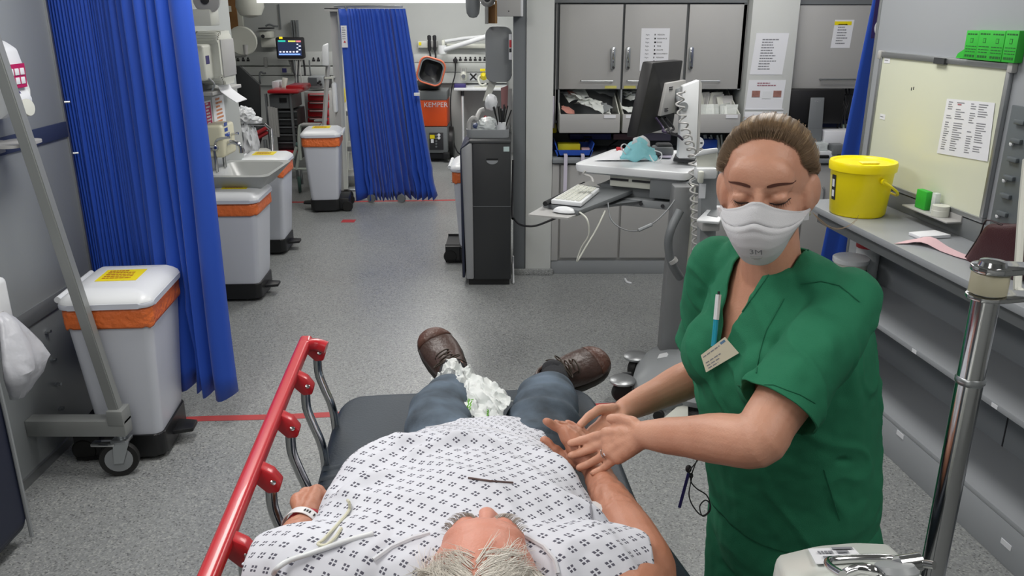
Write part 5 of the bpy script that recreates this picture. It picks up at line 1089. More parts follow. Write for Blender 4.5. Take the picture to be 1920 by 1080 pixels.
# second device stand behind the nurse
t = thing('vitals_stand', 'pale mobile observations stand with a white tray behind the nurse shoulder', 'medical stand', (.93, 3.6, 0))
YV = 3.45
obj('head_unit', hull(B(), [PY(1304, 290, YV), PY(1345, 280, YV), PY(1346, 330, YV), PY(1310, 330, YV), PY(1306, 288, YV+.1), PY(1345, 278, YV+.1), PY(1346, 330, YV+.1), PY(1310, 330, YV+.1)], .008), 'offw', t, W=True)
obj('head_top', hull(B(), [PY(1300, 294, YV-.01), PY(1346, 286, YV-.01), PY(1346, 277, YV-.01), PY(1318, 280, YV-.01), PY(1300, 294, YV+.11), PY(1346, 286, YV+.11), PY(1346, 277, YV+.11), PY(1318, 280, YV+.11)], .006), 'white', t, W=True)
obj('handle_block', fb(1306, 316, 1345, 336, YV-.04, .06, .008), 'white', t, W=True); obj('probe_holder', fb(1310, 322, 1320, 344, YV-.06, .03, .006), 'offw', t, W=True)
obj('post', hull(B(), [Vector((PY(px, 330, YV+.02).x+dx, YV+dy, z)) for px in (1316, 1346) for dy in (.02, .08) for dx, z in ((0, PY(1327, 330, YV).z), (.045, .05))]), 'grey', t, W=True)
bm = B(); T_ = [PY(1306, 412, YV-.1), PY(1348, 416, YV-.1), PY(1372, 386, YV+.08), PY(1334, 384, YV+.08)]; hull(bm, T_+[p-Zv*.012 for p in T_], .003); obj('tray', bm, 'white', t, W=True)
obj('tray_well', hull(B(), [T_[0].lerp(T_[2], .28)+Zv*.003, T_[1].lerp(T_[3], .24)+Zv*.003, T_[2].lerp(T_[0], .2)+Zv*.003, T_[3].lerp(T_[1], .2)+Zv*.003] + [T_[0].lerp(T_[2], .28), T_[1].lerp(T_[3], .24), T_[2].lerp(T_[0], .2), T_[3].lerp(T_[1], .2)]), 'mgrey', t, W=True)
obj('tray_bracket', fb(1316, 418, 1350, 434, YV-.06, .1, .006), 'lgrey', t, W=True); obj('label', fb(1311, 345, 1323, 372, YV-.002, .004), 'paper', t, W=True)
q_ = PY(1345, 330, YV+.05)
for k in range(4): a = k*PI/2+.4; obj('foot', hull(B(), [Vector((q_.x, YV+.05, .09)), Vector((q_.x, YV+.05, .05)), Vector((q_.x+.22*math.cos(a), YV+.05+.22*math.sin(a), .04)), Vector((q_.x+.22*math.cos(a)+.03, YV+.05+.22*math.sin(a)+.03, .04)), Vector((q_.x+.03, YV+.08, .05)), Vector((q_.x+.22*math.cos(a), YV+.05+.22*math.sin(a), .06))]), 'mgrey', t, W=True); obj('castor', lathe(B(), [(.01, -.012), (.025, -.012), (.025, .012), (.01, .012)], (q_.x+.22*math.cos(a), YV+.05+.22*math.sin(a), .025), 14, (math.sin(a), math.cos(a), 0)), 'rubber', t, W=True)
tag(obj('floor_scrap', tube(B(), [PZ(1172, 523, .005), PZ(1176, 529, .005), PZ(1184, 531, .005)], .008, 6, 4), 'paper', None, loc=PZ(1176, 529, 0)), 'small white paper scrap on the floor before the base cabinets', 'scrap')

# ================================================================ RIGHT PARTITION (slanting slightly)
WD = Vector((.115, -1, 0)).normalized(); WN = Vector((-1, -.115, 0)).normalized(); W0 = Vector((1.786, 4.21, 0))
def RW(s, z, n=0.): return W0+WD*s+WN*n+Zv*z
def PW(px, py, n=0.):
    d = ray(px, py); t_ = (W0+WN*n-O).dot(WN)/d.dot(WN); return O+d*t_
def wsn(p): q = p-W0; return q.dot(WD), q.z
def wb(s0, s1, z0, z1, n0, n1, bev=0.):
    bm = B(); hull(bm, [RW(s, z, n) for s in (s0, s1) for z in (z0, z1) for n in (n0, n1)], bev); return bm
struct('wall_whiteboard', wb(0, 3.4, 0, 2.3, -.06, 0), mat('blue_grey_partition', '#979ba0', .5))
struct('trim_7', wb(-.018, .0, 0, 2.3, -.065, .006, .002), 'alu')
blk_ = lambda nm, lb, ct, s0, s1, z0, z1, n0, n1, m, bev=.0: tag(obj(nm, wb(s0, s1, z0, z1, n0, n1, bev), m, None, loc=RW((s0+s1)/2, z0, n0)), lb, ct)
t = thing('whiteboard', 'whiteboard with a grey frame on the right hand partition', 'whiteboard', RW(.55, .99))
s0, s1, z0, z1 = .075, 1.0, .985, 1.605
obj('board_face', wb(s0+.02, s1-.02, z0+.02, z1-.02, .0, .012), 'wboard', t, W=True)
for q in ((s0, s1, z1-.025, z1), (s0, s1, z0, z0+.02), (s0, s0+.02, z0+.02, z1-.025), (s1-.022, s1, z0+.02, z1-.025)): obj('frame', wb(*q, 0, .02, .003), 'alu', t, W=True)
for a_ in (s0, s1): obj('corner_cap', wb(a_-.015, a_+.015, z1-.035, z1+.004, .0, .025, .005), 'lgrey', t, W=True)
sa, za = wsn(PW(1755, 110, .02)); sb, _ = wsn(PW(1775, 110, .02)); obj('bull_clip', wb(sa, sb, za-.02, za+.005, .012, .03), 'dgrey', t, W=True)
for pxy, w_ in (((1658, 113), .05), ((1650, 218), .045)): s_, z_ = wsn(PW(*pxy, .013)); obj('small_label', wb(s_, s_+w_, z_-.012, z_+.012, .012, .0135), 'paper', t, W=True); obj('label_line', wb(s_+.004, s_+w_*.7, z_-.001, z_+.002, .0136, .014), 'gink', t, W=True)
for pxy in ((1708, 167), (1712, 166)): s_, z_ = wsn(PW(*pxy, .013)); obj('pen_mark', wb(s_, s_+.006, z_-.006, z_+.008, .012, .0128), 'ink', t, W=True)
# paper on board
n_ = thing('notice', 'white typed sheet hanging slightly skewed on the whiteboard', 'notice', PW(1810, 300, .014))
C4 = [PW(1757, 287, .014), PW(1852, 303, .014), PW(1866, 193, .014), PW(1776, 185, .014)]
obj('sheet', hull(B(), C4+[p+WN*.0012 for p in C4]), 'paper', n_, W=True)
rnd = random.Random(3)
def bl4(u_, v_): return (C4[0]*(1-u_)+C4[1]*u_)*(1-v_)+(C4[3]*(1-u_)+C4[2]*u_)*v_
bm = B()
for i in range(22):
    v_ = .94-i*.0405
    for u0, u1 in ((.06, .18), (.24, .44), (.54, .66), (.7, .9)):
        if rnd.random() < .86:
            e_ = u0+(u1-u0)*rnd.uniform(.5, 1); q = [bl4(u0, v_), bl4(e_, v_), bl4(e_, v_+.016), bl4(u0, v_+.016)]; bm.faces.new([bm.verts.new(p+WN*.0018) for p in q])
obj('printed_lines', bm, 'gink', n_, W=True, smooth=0)
obj('red_word', hull(B(), [bl4(u_, v_)+WN*.002 for u_ in (.26, .34) for v_ in (.905, .93)]+[bl4(u_, v_)+WN*.0016 for u_ in (.26, .34) for v_ in (.905, .93)]), mat('pale_red_ink', '#b07078', .6), n_, W=True)
# green boxes above the board
for k, (p0, p1, lb) in enumerate(((1814, 1841, 'left'), (1838, 1890, 'middle wide'), (1888, 1916, 'right'))):
    A = wsn(PW(p0+2, 80, .02)); Bq = wsn(PW(p1-1, 80, .02)); zb_ = z1+.003; zt2 = wsn(PW((p0+p1)/2, 57, .02))[1]
    t = thing('green_card_box', lb+' bright green printed card box on the ledge above the whiteboard', 'box', RW(A[0], zb_, .02), group='green boxes above the whiteboard')
    obj('carton', wb(A[0], Bq[0], zb_, zt2, .001, .035, .002), 'green', t, W=True)
    nn_ = 2 if k == 1 else 1
    for j in range(nn_):
        a0_ = A[0]+(Bq[0]-A[0])*j/nn_; w_ = (Bq[0]-A[0])/nn_; h_ = zt2-zb_
        obj('printed_frame', wb(a0_+w_*.4, a0_+w_*.62, zb_+h_*.58, zb_+h_*.74, .035, .0356), mat('dark_green_print', '#1c5a26', .6), t, W=True)
        obj('printed_window', wb(a0_+w_*.43, a0_+w_*.59, zb_+h_*.6, zb_+h_*.72, .0356, .036), 'green', t, W=True)
        for q, th_, ww in ((.85, .05, .7), (.44, .03, .8), (.34, .03, .8), (.25, .03, .7), (.08, .08, .75)): 
            bm = B(); x_ = a0_+w_*.12
            while x_ < a0_+w_*(.12+ww): l_ = rnd.uniform(.1, .24)*w_; hull(bm, [RW(s_, z_, n__) for s_ in (x_, min(x_+l_, a0_+w_*.93)) for z_ in (zb_+h_*q, zb_+h_*(q+th_)) for n__ in (.035, .0356)]); x_ += l_+.05*w_
            obj('printed_line', bm, MATS['dark_green_print'], t, W=True, smooth=0)
A = wsn(PW(1793, 100, .02)); Bq = wsn(PW(1815, 90, .02)); tag(obj('green_card', hull(B(), [RW(A[0], z1+.002, n) for n in (.002, .02)]+[RW(A[0]+.01, z1+.02, n) for n in (.002, .02)]+[RW(Bq[0], z1+.002, n) for n in (.002, .02)]+[RW(Bq[0], z1+.05, n) for n in (.002, .02)]), 'green', None, loc=RW(A[0], z1)), 'small tilted green card leaning left of the green boxes', 'card')
# louvred dark panel
t = thing('louvre_panel', 'dark grey louvred hook panel right of the whiteboard', 'panel', RW(1.3, 1.0))
obj('plate', wb(1.035, 1.62, .90, 1.455, .001, .012, .003), mat('louvre_grey', '#5d6468', .45), t, W=True)
for i in range(7):
    for j in range(4):
        s_ = 1.075+j*.115; z_ = 1.40-i*.07
        obj('hook_tab', wb(s_, s_+.055, z_-.01, z_+.008, .01, .026, .004), MATS['louvre_grey'], t, W=True)
        if j == 0 and i in (1, 3, 5): obj('white_peg', lathe(B(), [(0, 0), (.008, 0), (.008, .008), (0, .012)], RW(s_+.005, z_-.015, .014), 10, WN), 'white', t, W=True)
# counter shelving unit
t = thing('counter_unit', 'grey open shelf counter unit along the right hand partition', 'shelf unit', RW(1.5, 0, .15))
obj('counter_top', wb(.14, 3.4, .87, .9, 0.001, .36, .003), mat('grey_counter', '#9a9ea3', .35), t, W=True)
obj('upstand', wb(.1, 3.4, .9, .98, .001, .016, .002), 'mgrey', t, W=True)
obj('rear_board', wb(.2, 3.4, .16, .87, .002, .02), mat('rear_board_grey', '#80858a', .5), t, W=True)
obj('under_rail', wb(.2, 3.4, .80, .868, .28, .3), 'mgrey', t, W=True)
zs = .5
obj('shelf', wb(.2, 3.4, zs, zs+.022, .02, .32, .002), MATS['grey_counter'], t, W=True)
obj('shelf', wb(.2, 3.4, .155, .175, .02, .32, .002), MATS['grey_counter'], t, W=True)
obj('plinth', wb(.2, 3.4, .0, .154, .30, .32, .002), MATS['grey_counter'], t, W=True)
obj('end_panel', wb(.18, .2, 0, .5, .002, .32, .002), MATS['grey_counter'], t, W=True)
obj('seam_strip', wb(1.35, 1.356, .176, .5, .02, .022), 'ink', t, W=True)
for s_ in (1.05, 1.95, 2.4):
    for z_ in (.74, .71): obj('shelf_hole', lathe(B(), [(0, 0), (.004, 0), (.004, .002), (0, .002)], RW(s_, z_, .02), 8, WN), 'ink', t, W=True)
for s_, z_ in ((1.14, zs+.003), (1.62, zs+.003)): obj('shelf_tag', wb(s_, s_+.03, z_, z_+.014, .32, .322), 'paper', t, W=True)
for s_, z_ in ((1.13, .128), (1.79, .07)): obj('shelf_tag', wb(s_, s_+.05, z_, z_+.02, .32, .322), 'paper', t, W=True)
# yellow tub
t = thing('yellow_sharps_tub', 'large round yellow clinical waste tub with lid and handle on the counter', 'tub', (1.60, 3.745, .901))
cx, cy = 1.602, 3.745
obj('tub_wall', lathe(B(), [(.0, 0), (.115, 0), (.122, .01), (.138, .215), (.0, .215)], (cx, cy, .901), 48), 'ybucket', t, W=True)
obj('lid', lathe(B(), [(.0, .205), (.146, .205), (.148, .235), (.144, .245), (.13, .243), (.125, .236), (.05, .24), (.0, .242)], (cx, cy, .901), 48), 'ybucket', t, W=True)
obj('flap', bx(B(), (cx-.035, cy-.07, 1.141), (cx+.045, cy-.03, 1.148), .003), mat('pale_yellow_flap', '#f2e66a', .4), t, W=True)
for s_ in (1,): p = Vector((cx+.04, cy-.134, 1.075)); obj('handle_lug', lathe(B(), [(0, 0), (.013, 0), (.013, .012), (0, .012)], p, 16, (.3, -1, 0)), 'ybucket', t, W=True)
obj('handle', tube(B(), [(cx+.04, cy-.142, 1.075), (cx+.08, cy-.14, 1.05), (cx+.125, cy-.105, 1.02), (cx+.150, cy-.05, .995), (cx+.155, cy+.02, .99)], .006, 8, 5), 'ybucket', t, W=True)
def cylpatch(c, r0, a0, a1, z0, z1, n=8, off=.001, r1=None):
    bm = B(); r1 = r1 or r0; R = []
    for z, r in ((z0, r0), (z1, r1)): R.append([Vector((c[0]+(r+off)*math.cos(a0+(a1-a0)*k/n), c[1]+(r+off)*math.sin(a0+(a1-a0)*k/n), z)) for k in range(n+1)])
    rings(bm, R, close=False); return bm
obj('black_label', cylpatch((cx, cy), .1275, math.radians(-177), math.radians(-164), .97, 1.085, r1=.1366), 'ink', t, W=True)
for z_, h_ in ((1.03, .035), (.985, .03)): obj('barcode_panel', cylpatch((cx, cy), .1275+(z_-.97)*.08, math.radians(-175), math.radians(-167), z_, z_+h_, off=.0022, r1=.1275+(z_+h_-.97)*.08), 'paper', t, W=True)
obj('clear_label', cylpatch((cx, cy), .128, math.radians(-188), math.radians(-178), .975, 1.08, r1=.1364), mat('pale_label', '#e4df8a', .3), t, W=True)
# eraser shelf with items
t = thing('pen_ledge', 'small grey pen ledge fixed below the whiteboard', 'shelf', RW(.45, .93)); sA, zA = wsn(PW(1712, 385, .03)); sB, _ = wsn(PW(1800, 405, .03))
obj('ledge', wb(sA, sB, .955, .962, .016, .085, .002), 'lgrey', t, W=True); obj('ledge_back', wb(sA, sB, .955, .985, .016, .022), 'lgrey', t, W=True)
s_, _ = wsn(PW(1732, 372, .05)); blk_('green_block', 'bright green box standing on the pen ledge', 'box', s_-.045, s_+.03, .9625, 1.045, .03, .06, 'green', .004)
s2, _ = wsn(PW(1765, 385, .05)); tag(obj('tape_roll', lathe(B(), [(.012, 0), (.035, 0), (.035, .025), (.034, .026), (.034, .045), (.012, .045)], RW(s2, .963, .05), 28), 'offw', None, loc=RW(s2, .963, .05)), 'cream roll of tape lying on the pen ledge', 'tape roll')
blk_('clear_tubes', 'clear plastic ampoule pack between the green box and the tape roll', 'pack', s2-.068, s2-.04, .9625, 1.05, .03, .055, 'film', .004)
# papers on counter
def cpoly(nm, lb, ct, px, z, th, m, bev=0.):
    P_ = [PZ(*q, z) for q in px]; return tag(obj(nm, hull(B(), [p+Zv*k for p in P_ for k in (0, th)], bev), m, None, loc=P_[0]), lb, ct)
cpoly('white_pad', 'white packet lying flat on the counter below the pen ledge', 'packet', ((1703, 441), (1725, 450), (1782, 446), (1752, 437)), .9012, .014, 'paper', .002)
bm = B(); R = []
for k in range(13):
    f = k/12; a_ = PZ(1676+f*150, 458+f*26-6*math.sin(f*5), .902); b_ = PZ(1700+f*130, 452+f*22-9*math.sin(f*5), .902); h_ = .012*max(0, math.sin(f*8-1.2))+.002
    R.append([a_+Zv*h_, b_+Zv*h_, b_+Zv*(h_+.0012), a_+Zv*(h_+.0012)])
rings(bm, R); tag(obj('pink_form', bm, 'pink', None, loc=R[0][0], smooth=60), 'wavy pale pink printed form lying on the counter', 'paper')
# maroon bag
t = thing('maroon_bag', 'dark maroon leather bag leaning on the counter at the right edge', 'bag', PZ(1850, 510, .9))
def bp(px, py, n): return PW(px, py, n)
P_ = [(1797, 503), (1803, 512), (1870, 522), (1925, 540), (1960, 420), (1918, 416), (1880, 422), (1850, 413), (1838, 440), (1815, 475)]
F_ = [PW(x, y, .20+.0*i) for i, (x, y) in enumerate(P_)]
bm = B(); ctr_ = sum(F_, Vector())/len(F_)
r0 = [ctr_+(p-ctr_)*.97-WN*.06 for p in F_]; r1 = [p-WN*.03 for p in F_]; r2 = [ctr_+(p-ctr_)*.985+WN*.0 for p in F_]; r3 = [ctr_+(p-ctr_)*.86+WN*.014 for p in F_]
rings(bm, [r0, r1, r2, r3]); 
o = obj('bag_body', bm, 'maroon', t, W=True, smooth=60); s_ = o.modifiers.new('s', 'SUBSURF'); s_.levels = s_.render_levels = 2
obj('piping', tube(B(), [p+WN*.001 for p in F_[6:9]]+[F_[9], F_[0]], .003, 6, 3), mat('maroon_edge', '#251016', .4), t, W=True)
# tubs on the shelf
c1 = PZ(1628, 546, zs+.024); 
t = thing('cream_tub', 'white lidded tub with black circular print on the shelf behind the nurse', 'tub', (1.645, 3.80, zs+.024)); x_, y_ = 1.630, 3.80
obj('tub_wall', lathe(B(), [(0, 0), (.068, 0), (.078, .13), (0, .13)], (x_, y_, zs+.023), 32), 'offw', t, W=True); obj('lid', lathe(B(), [(0, .125), (.084, .125), (.085, .145), (.078, .15), (0, .148)], (x_, y_, zs+.023), 32), 'white', t, W=True)
R_ = .075
def onc(a, z, off=.0015): r = .068+.01*(z-zs-.023)/.13+off; return Vector((x_+r*math.cos(a), y_+r*math.sin(a), z))
obj('printed_arc', tube(B(), [onc(math.radians(-55+34*math.cos(q)), zs+.085+.035*math.sin(q)) for q in [(-1.2+k*.25) for k in range(11)]], .003, 6), 'ink', t, W=True)
for k in range(4): obj('printed_line', tube(B(), [onc(math.radians(-62+i*7), zs+.06+k*.016) for i in range(4)], .0014, 4), 'ink', t, W=True)
t = thing('red_lid_tub', 'white tub with a red lid behind the cream tub under the counter', 'tub', (1.735, 3.95, zs+.024)); x2, y2 = 1.752, 3.90
obj('tub_wall', lathe(B(), [(0, 0), (.054, 0), (.056, .17), (0, .17)], (x2, y2, zs+.023), 32), 'white', t, W=True); obj('lid', lathe(B(), [(0, .17), (.06, .17), (.06, .198), (0, .2)], (x2, y2, zs+.023), 32), 'red2', t, W=True)
# dark poster beyond the partition edge
t = thing('purple_poster', 'dark purple round emblem poster hanging on the blue curtain', 'poster', PY(1655, 70, 4.3))
a, b, c, d = fr(1640, -40, 1668, 72, 4.36); obj('sheet', bx(B(), (a, 4.36, c), (b, 4.362, d)), mat('deep_purple', '#2e2358', .5), t, W=True)
p = PY(1658, 52, 4.357); obj('white_disc', lathe(B(), [(0, 0), (.05, 0), (.05, .002), (0, .002)], p, 28, (0, -1, 0)), 'white', t, W=True); obj('device_mark', bx(B(), (p.x-.014, p.y-.005, p.z-.012), (p.x+.02, p.y-.002, p.z+.016), .001), 'ink', t, W=True)
p = PY(1663, 2, 4.357); obj('red_ring', tube(B(), [p+Vector((.03*math.cos(q), -.002, .03*math.sin(q))) for q in [2*PI*k/20 for k in range(20)]], .007, 6, closed=True), 'magenta', t, W=True)
obj('white_bar', fb(1652, 20, 1664, 27, 4.356, .003), 'white', t, W=True)
for k in range(2): obj('caption_line', fb(1641, 66+k*3, 1655, 67.2+k*3, 4.356, .003), 'gink', t, W=True)

# ================================================================ CHROME POLE AND WHITE DEVICE (near right)
pt_ = PY(1862, 492, 1.04); t = thing('drip_pole', 'chrome drip pole with an articulated clamp at the right edge', 'pole', (pt_.x, 1.04, 0))
PXo, PYo, PZo = pt_.x, 1.04, pt_.z
obj('pole', cyl(B(), (PXo, PYo, 0.03), (PXo, PYo, PZo-.03), .0175, seg=28), 'chrome', t, W=True)
obj('collar_ring', lathe(B(), [(.0175, 0), (.0195, .003), (.0195, .008), (.0175, .011)], (PXo, PYo, PZo-.175), 28, caps=False), 'steel', t, W=True)
obj('collar', lathe(B(), [(.018, 0), (.0235, .002), (.0235, .028), (.021, .031)], (PXo, PYo, PZo-.043), 28), mat('cream_bush', '#a8a48e', .35), t, W=True)
def plate(z, th):
    pts = [(math.cos(a)*.026, math.sin(a)*.026) for a in [math.radians(60+k*24) for k in range(11)]]+[(.06, -.011), (.10, -.010), (.10, .012), (.05, .014)]
    return prism(B(), pts, (0, 0, th), (PXo, PYo, z), (1, 0, 0), (0, 1, 0), .0015)
obj('clamp_plate', plate(PZo-.012, .008), 'chrome', t, W=True); obj('clamp_plate', plate(PZo-.05, .006), 'chrome', t, W=True)
obj('top_bolt', lathe(B(), [(0.018, 0), (.016, .006), (.006, .008), (0, .008)], (PXo, PYo, PZo-.004), 24), 'chrome', t, W=True)
obj('arm_link', prism(B(), rrect(.16, .026, .012, 5, .15, .0), (0, 0, .012), (PXo, PYo, PZo-.036), (1, 0, 0), (0, 1, 0), .003), 'steel', t, W=True)
obj('link_bolt', cyl(B(), (PXo+.075, PYo-.01, PZo-.06), (PXo+.075, PYo-.01, PZo-.003), .006), 'chrome', t, W=True)
obj('black_strap', tube(B(), [(PXo+.055, PYo-.012, PZo-.02), (PXo+.06, PYo-.02, PZo-.05), (PXo+.08, PYo-.02, PZo-.055), (PXo+.1, PYo-.012, PZo-.04)], .006, 8, 5), 'black', t, W=True)
for k in range(5): a = k*2*PI/5+.3; obj('foot', tube(B(), [(PXo, PYo, .08), (PXo+.26*math.cos(a), PYo+.26*math.sin(a), .06)], .014, 10), 'steel', t, W=True); obj('castor', lathe(B(), [(.01, -.012), (.028, -.012), (.028, .012), (.01, .012)], (PXo+.26*math.cos(a), PYo+.26*math.sin(a), .028), 14, (math.sin(a), -math.cos(a), 0)), 'rubber', t, W=True)
tag(obj('white_line', tube(B(), [PY(1925, 300, 1.3), PY(1916, 400, 1.25), PY(1908, 530, 1.2), PY(1912, 545, 1.19), PY(1925, 550, 1.19)], .006, 8, 5), 'offw', None, loc=PY(1916, 400, 1.25)), 'white tubing hanging down in front of the maroon bag', 'tubing')
t = thing('white_monitor_unit', 'white medical unit with a chrome handle at the bottom right corner', 'medical unit', (.42, .72, 0))
def q3(px, py, y): return PY(px, py, y)
topq = [q3(1455, 1040, .80), q3(1530, 1022, .83), q3(1600, 1016, .84), q3(1668, 1019, .83), q3(1790, 1130, .60), q3(1500, 1150, .60)]
lowq = [q3(1438, 1075, .79), q3(1480, 1040, .86), q3(1600, 1035, .87), q3(1690, 1045, .85), q3(1800, 1180, .60), q3(1470, 1180, .60)]
bm = B(); hull(bm, [p-Zv*.0 for p in topq]+[Vector((p.x, p.y, p.z-.16)) for p in lowq], .006); obj('housing', bm, mat('gloss_white_plastic', '#d9ddd8', .25), t, W=True)
bc2 = sum(lowq, Vector())/6
obj('stand_post', cyl(B(), (bc2.x, bc2.y, .06), (bc2.x, bc2.y, bc2.z-.12), .02), 'steel', t, W=True)
for k in range(4): a = k*PI/2+.8; obj('foot', tube(B(), [(bc2.x, bc2.y, .08), (bc2.x+.2*math.cos(a), bc2.y+.2*math.sin(a), .02)], .012, 8), 'steel', t, W=True)
def up(p, k): return p+Zv*k
nrm_t = (topq[3]-topq[0]).cross(topq[4]-topq[0]).normalized(); nrm_t = nrm_t if nrm_t.z > 0 else -nrm_t
def tq(px, py, off=.0): d = ray(px, py); t_ = (topq[1]+nrm_t*off-O).dot(nrm_t)/d.dot(nrm_t); return O+d*t_
L4 = [tq(1515, 1030, .001), tq(1600, 1028, .001), tq(1625, 1054, .001), tq(1530, 1058, .001)]
obj('paper_label', hull(B(), L4+[p+nrm_t*.001 for p in L4]), 'paper', t, W=True)
def lq(u_, v_): return (L4[3]*(1-u_)+L4[2]*u_)*(1-v_)+(L4[0]*(1-u_)+L4[1]*u_)*v_
bm = B()
for v_, segs in ((.55, ((.15, .2), (.22, .27), (.29, .36), (.37, .47), (.55, .8))), (.2, ((.2, .4), (.5, .7), (.75, .95))), (.8, ((.5, .95),))):
    for a_, b_ in segs: bm.faces.new([bm.verts.new(lq(*q)+nrm_t*.0025) for q in ((a_, v_), (b_, v_), (b_, v_+.16), (a_, v_+.16))])
obj('handwriting', bm, 'gink', t, W=True, smooth=0)
obj('handle', tube(B(), [tq(1752, 1060, .012), tq(1690, 1050, .012), tq(1640, 1046, .012), tq(1575, 1049, .012), tq(1553, 1053, .012), tq(1558, 1064, .011), tq(1580, 1078, .01)], .0042, 12, 5), 'chrome', t, W=True)
obj('handle_loop', tube(B(), [tq(1580, 1085, .004), tq(1590, 1074, .010), tq(1612, 1067, .014), tq(1636, 1070, .014), tq(1650, 1080, .008), tq(1654, 1092, .004)], .0055, 12, 5), 'chrome', t, W=True)
obj('handle_clamp', lathe(B(), [(.004, -.012), (.009, -.012), (.009, .012), (.004, .012)], tq(1703, 1056, .012), 16, (1, .2, 0)), 'chrome', t, W=True)
obj('grey_dial', lathe(B(), [(0, 0), (.02, 0), (.022, .008), (.018, .014), (0, .015)], tq(1680, 1086, 0), 24, nrm_t), 'grey', t, W=True)
# ================================================================ HOSPITAL TROLLEY (stretcher)
TR = thing('hospital_trolley', 'hospital trolley with slate mattress, red side rail and chrome posts carrying the patient', 'trolley', (-.06, 1.3, 0), math.radians(4.7))
TM = wm(TR)
def TW(x, y, z): return TM @ Vector((x, y, z))
SL = math.tan(math.radians(15.5))
def top_z(y): # mattress top in trolley coordinates (y along, towards the feet)
    return .80 + max(0, .22-y)*SL + .004*math.sin(min(0, y-.2)*0)
bm = B(); R = []
for k, y in enumerate([-.78, -.76, -.5, -.2, .05, .16, .22, .30, .38, .46, .6, .74, .785, .80]):
    e = max(0, (y-.72)/.08) if y > .72 else (max(0, (-.74-y)/.04) if y < -.74 else 0)
    w_ = .355-.05*e*e; zt = top_z(y)-.012*e; zb = (.80-.10 + max(0, .22-y)*SL)+.012*e
    r = []; n = 12
    for (cx, cz, a0) in ((w_-.03, zt-.03, 0), (-w_+.03, zt-.03, 90), (-w_+.03, zb+.02, 180), (w_-.03, zb+.02, 270)):
        for q in range(4): a = math.radians(a0+30*q); rr = .03 if cz > zb+.03 else .02; r.append(Vector((cx+rr*math.cos(a), y, cz+rr*math.sin(a))))
    R.append(r)
rings(bm, R); 
mt = obj('mattress', bm, 'slate', TR, smooth=60); sb = mt.modifiers.new('s', 'SUBSURF'); sb.levels = sb.render_levels = 2
# creases where the mattress bends (raised soft ridges near the left edge)
for k in range(4):
    y = .26+k*.045; bm = B(); R = []
    for q in range(9):
        f = q/8; x = -.345+f*.20; yy = y+.05*f+.004*math.sin(f*9+k); h = .006*math.sin(PI*f)**.6
        R.append([Vector((x, yy-.012, .797)), Vector((x, yy-.004, .799+h)), Vector((x, yy+.004, .7995+h)), Vector((x, yy+.012, .797))])
    rings(bm, R); cr = obj('crease', bm, 'slate', mt, smooth=80)
obj('side_seam', tube(B(), [(-.357, -.7, .75+.92*SL), (-.357, .22, .75), (-.357, .74, .75)], .003, 6), 'dgrey', mt)
obj('deck_frame', bx(B(), (-.33, -.2, .64), (.33, .80, .695), .01), 'mgrey', TR)
bm = B(); hull(bm, [(s*.33, y, z) for s in (-1, 1) for y, z in ((.2, .69), (.2, .65), (-.76, .69+.98*SL), (-.76, .65+.98*SL))]); obj('backrest_frame', bm, 'mgrey', TR)
for s in (-1, 1): obj('side_beam', bx(B(), (s*.34-.02, -.7, .56), (s*.34+.02, .82, .61), .008), 'grey', TR)
obj('foot_handle', tube(B(), [(.02, .80, .66), (.03, .86, .70), (.08, .875, .71), (.15, .875, .71), (.2, .86, .70), (.21, .80, .66)], .014, 10, 5), 'mgrey', TR)
obj('foot_bumper', bx(B(), (-.30, .80, .60), (.30, .84, .66), .015), 'dgrey', TR)
for y in (-.35, .45): obj('lift_column', bx(B(), (-.08, y-.08, .2), (.08, y+.08, .6), .02), 'lgrey', TR)
obj('base_cover', bx(B(), (-.26, -.72, .15), (.26, .75, .24), .04), 'lgrey', TR)
for sx in (-1, 1):
    for y in (-.68, .70):
        c_ = (sx*.27, y, .09)
        obj('castor', lathe(B(), [(.03, -.02), (.08, -.022), (.09, 0), (.08, .022), (.03, .02)], c_, 24, (1, 0, 0)), 'rubber', TR)
        obj('castor_fork', bx(B(), (c_[0]-.03, y-.03, .10), (c_[0]+.03, y+.03, .19), .012), 'steel', TR)
# red side rail on the left: position taken from the mattress side
def L_(p): return TM.inverted() @ p
ra, rb = L_(PY(395, 1070, 1.01)), L_(PY(566, 640, 1.845)); re = L_(PY(590, 629, 1.86)); 
zr = 1.02
ra.z = rb.z = zr
d_ = (rb-ra).normalized(); a0 = ra-d_*.55
path = [a0-Zv*.0, ra, rb-d_*.02, rb+d_*.02+X*.006, rb+d_*.035+X*.028-Zv*.004, rb+d_*.033+X*.052-Zv*.012]
P_ = [path[0], path[1]]+crom(path[1:], 6)[1:]
bm = B(); R = []
for i, p in enumerate(P_):
    d = (P_[min(i+1, len(P_)-1)]-P_[max(i-1, 0)]).normalized(); x_ = d.cross(Zv).normalized(); z_ = x_.cross(d)
    R.append([p+x_*a+z_*b for a, b in rrect(.030, .026, .009, 4)])
rings(bm, R); obj('red_rail', bm, 'red', TR, smooth=50)
kn = [(577, 660), (556, 722), (529, 800), (495, 900), (452, 1035)]
ys = []
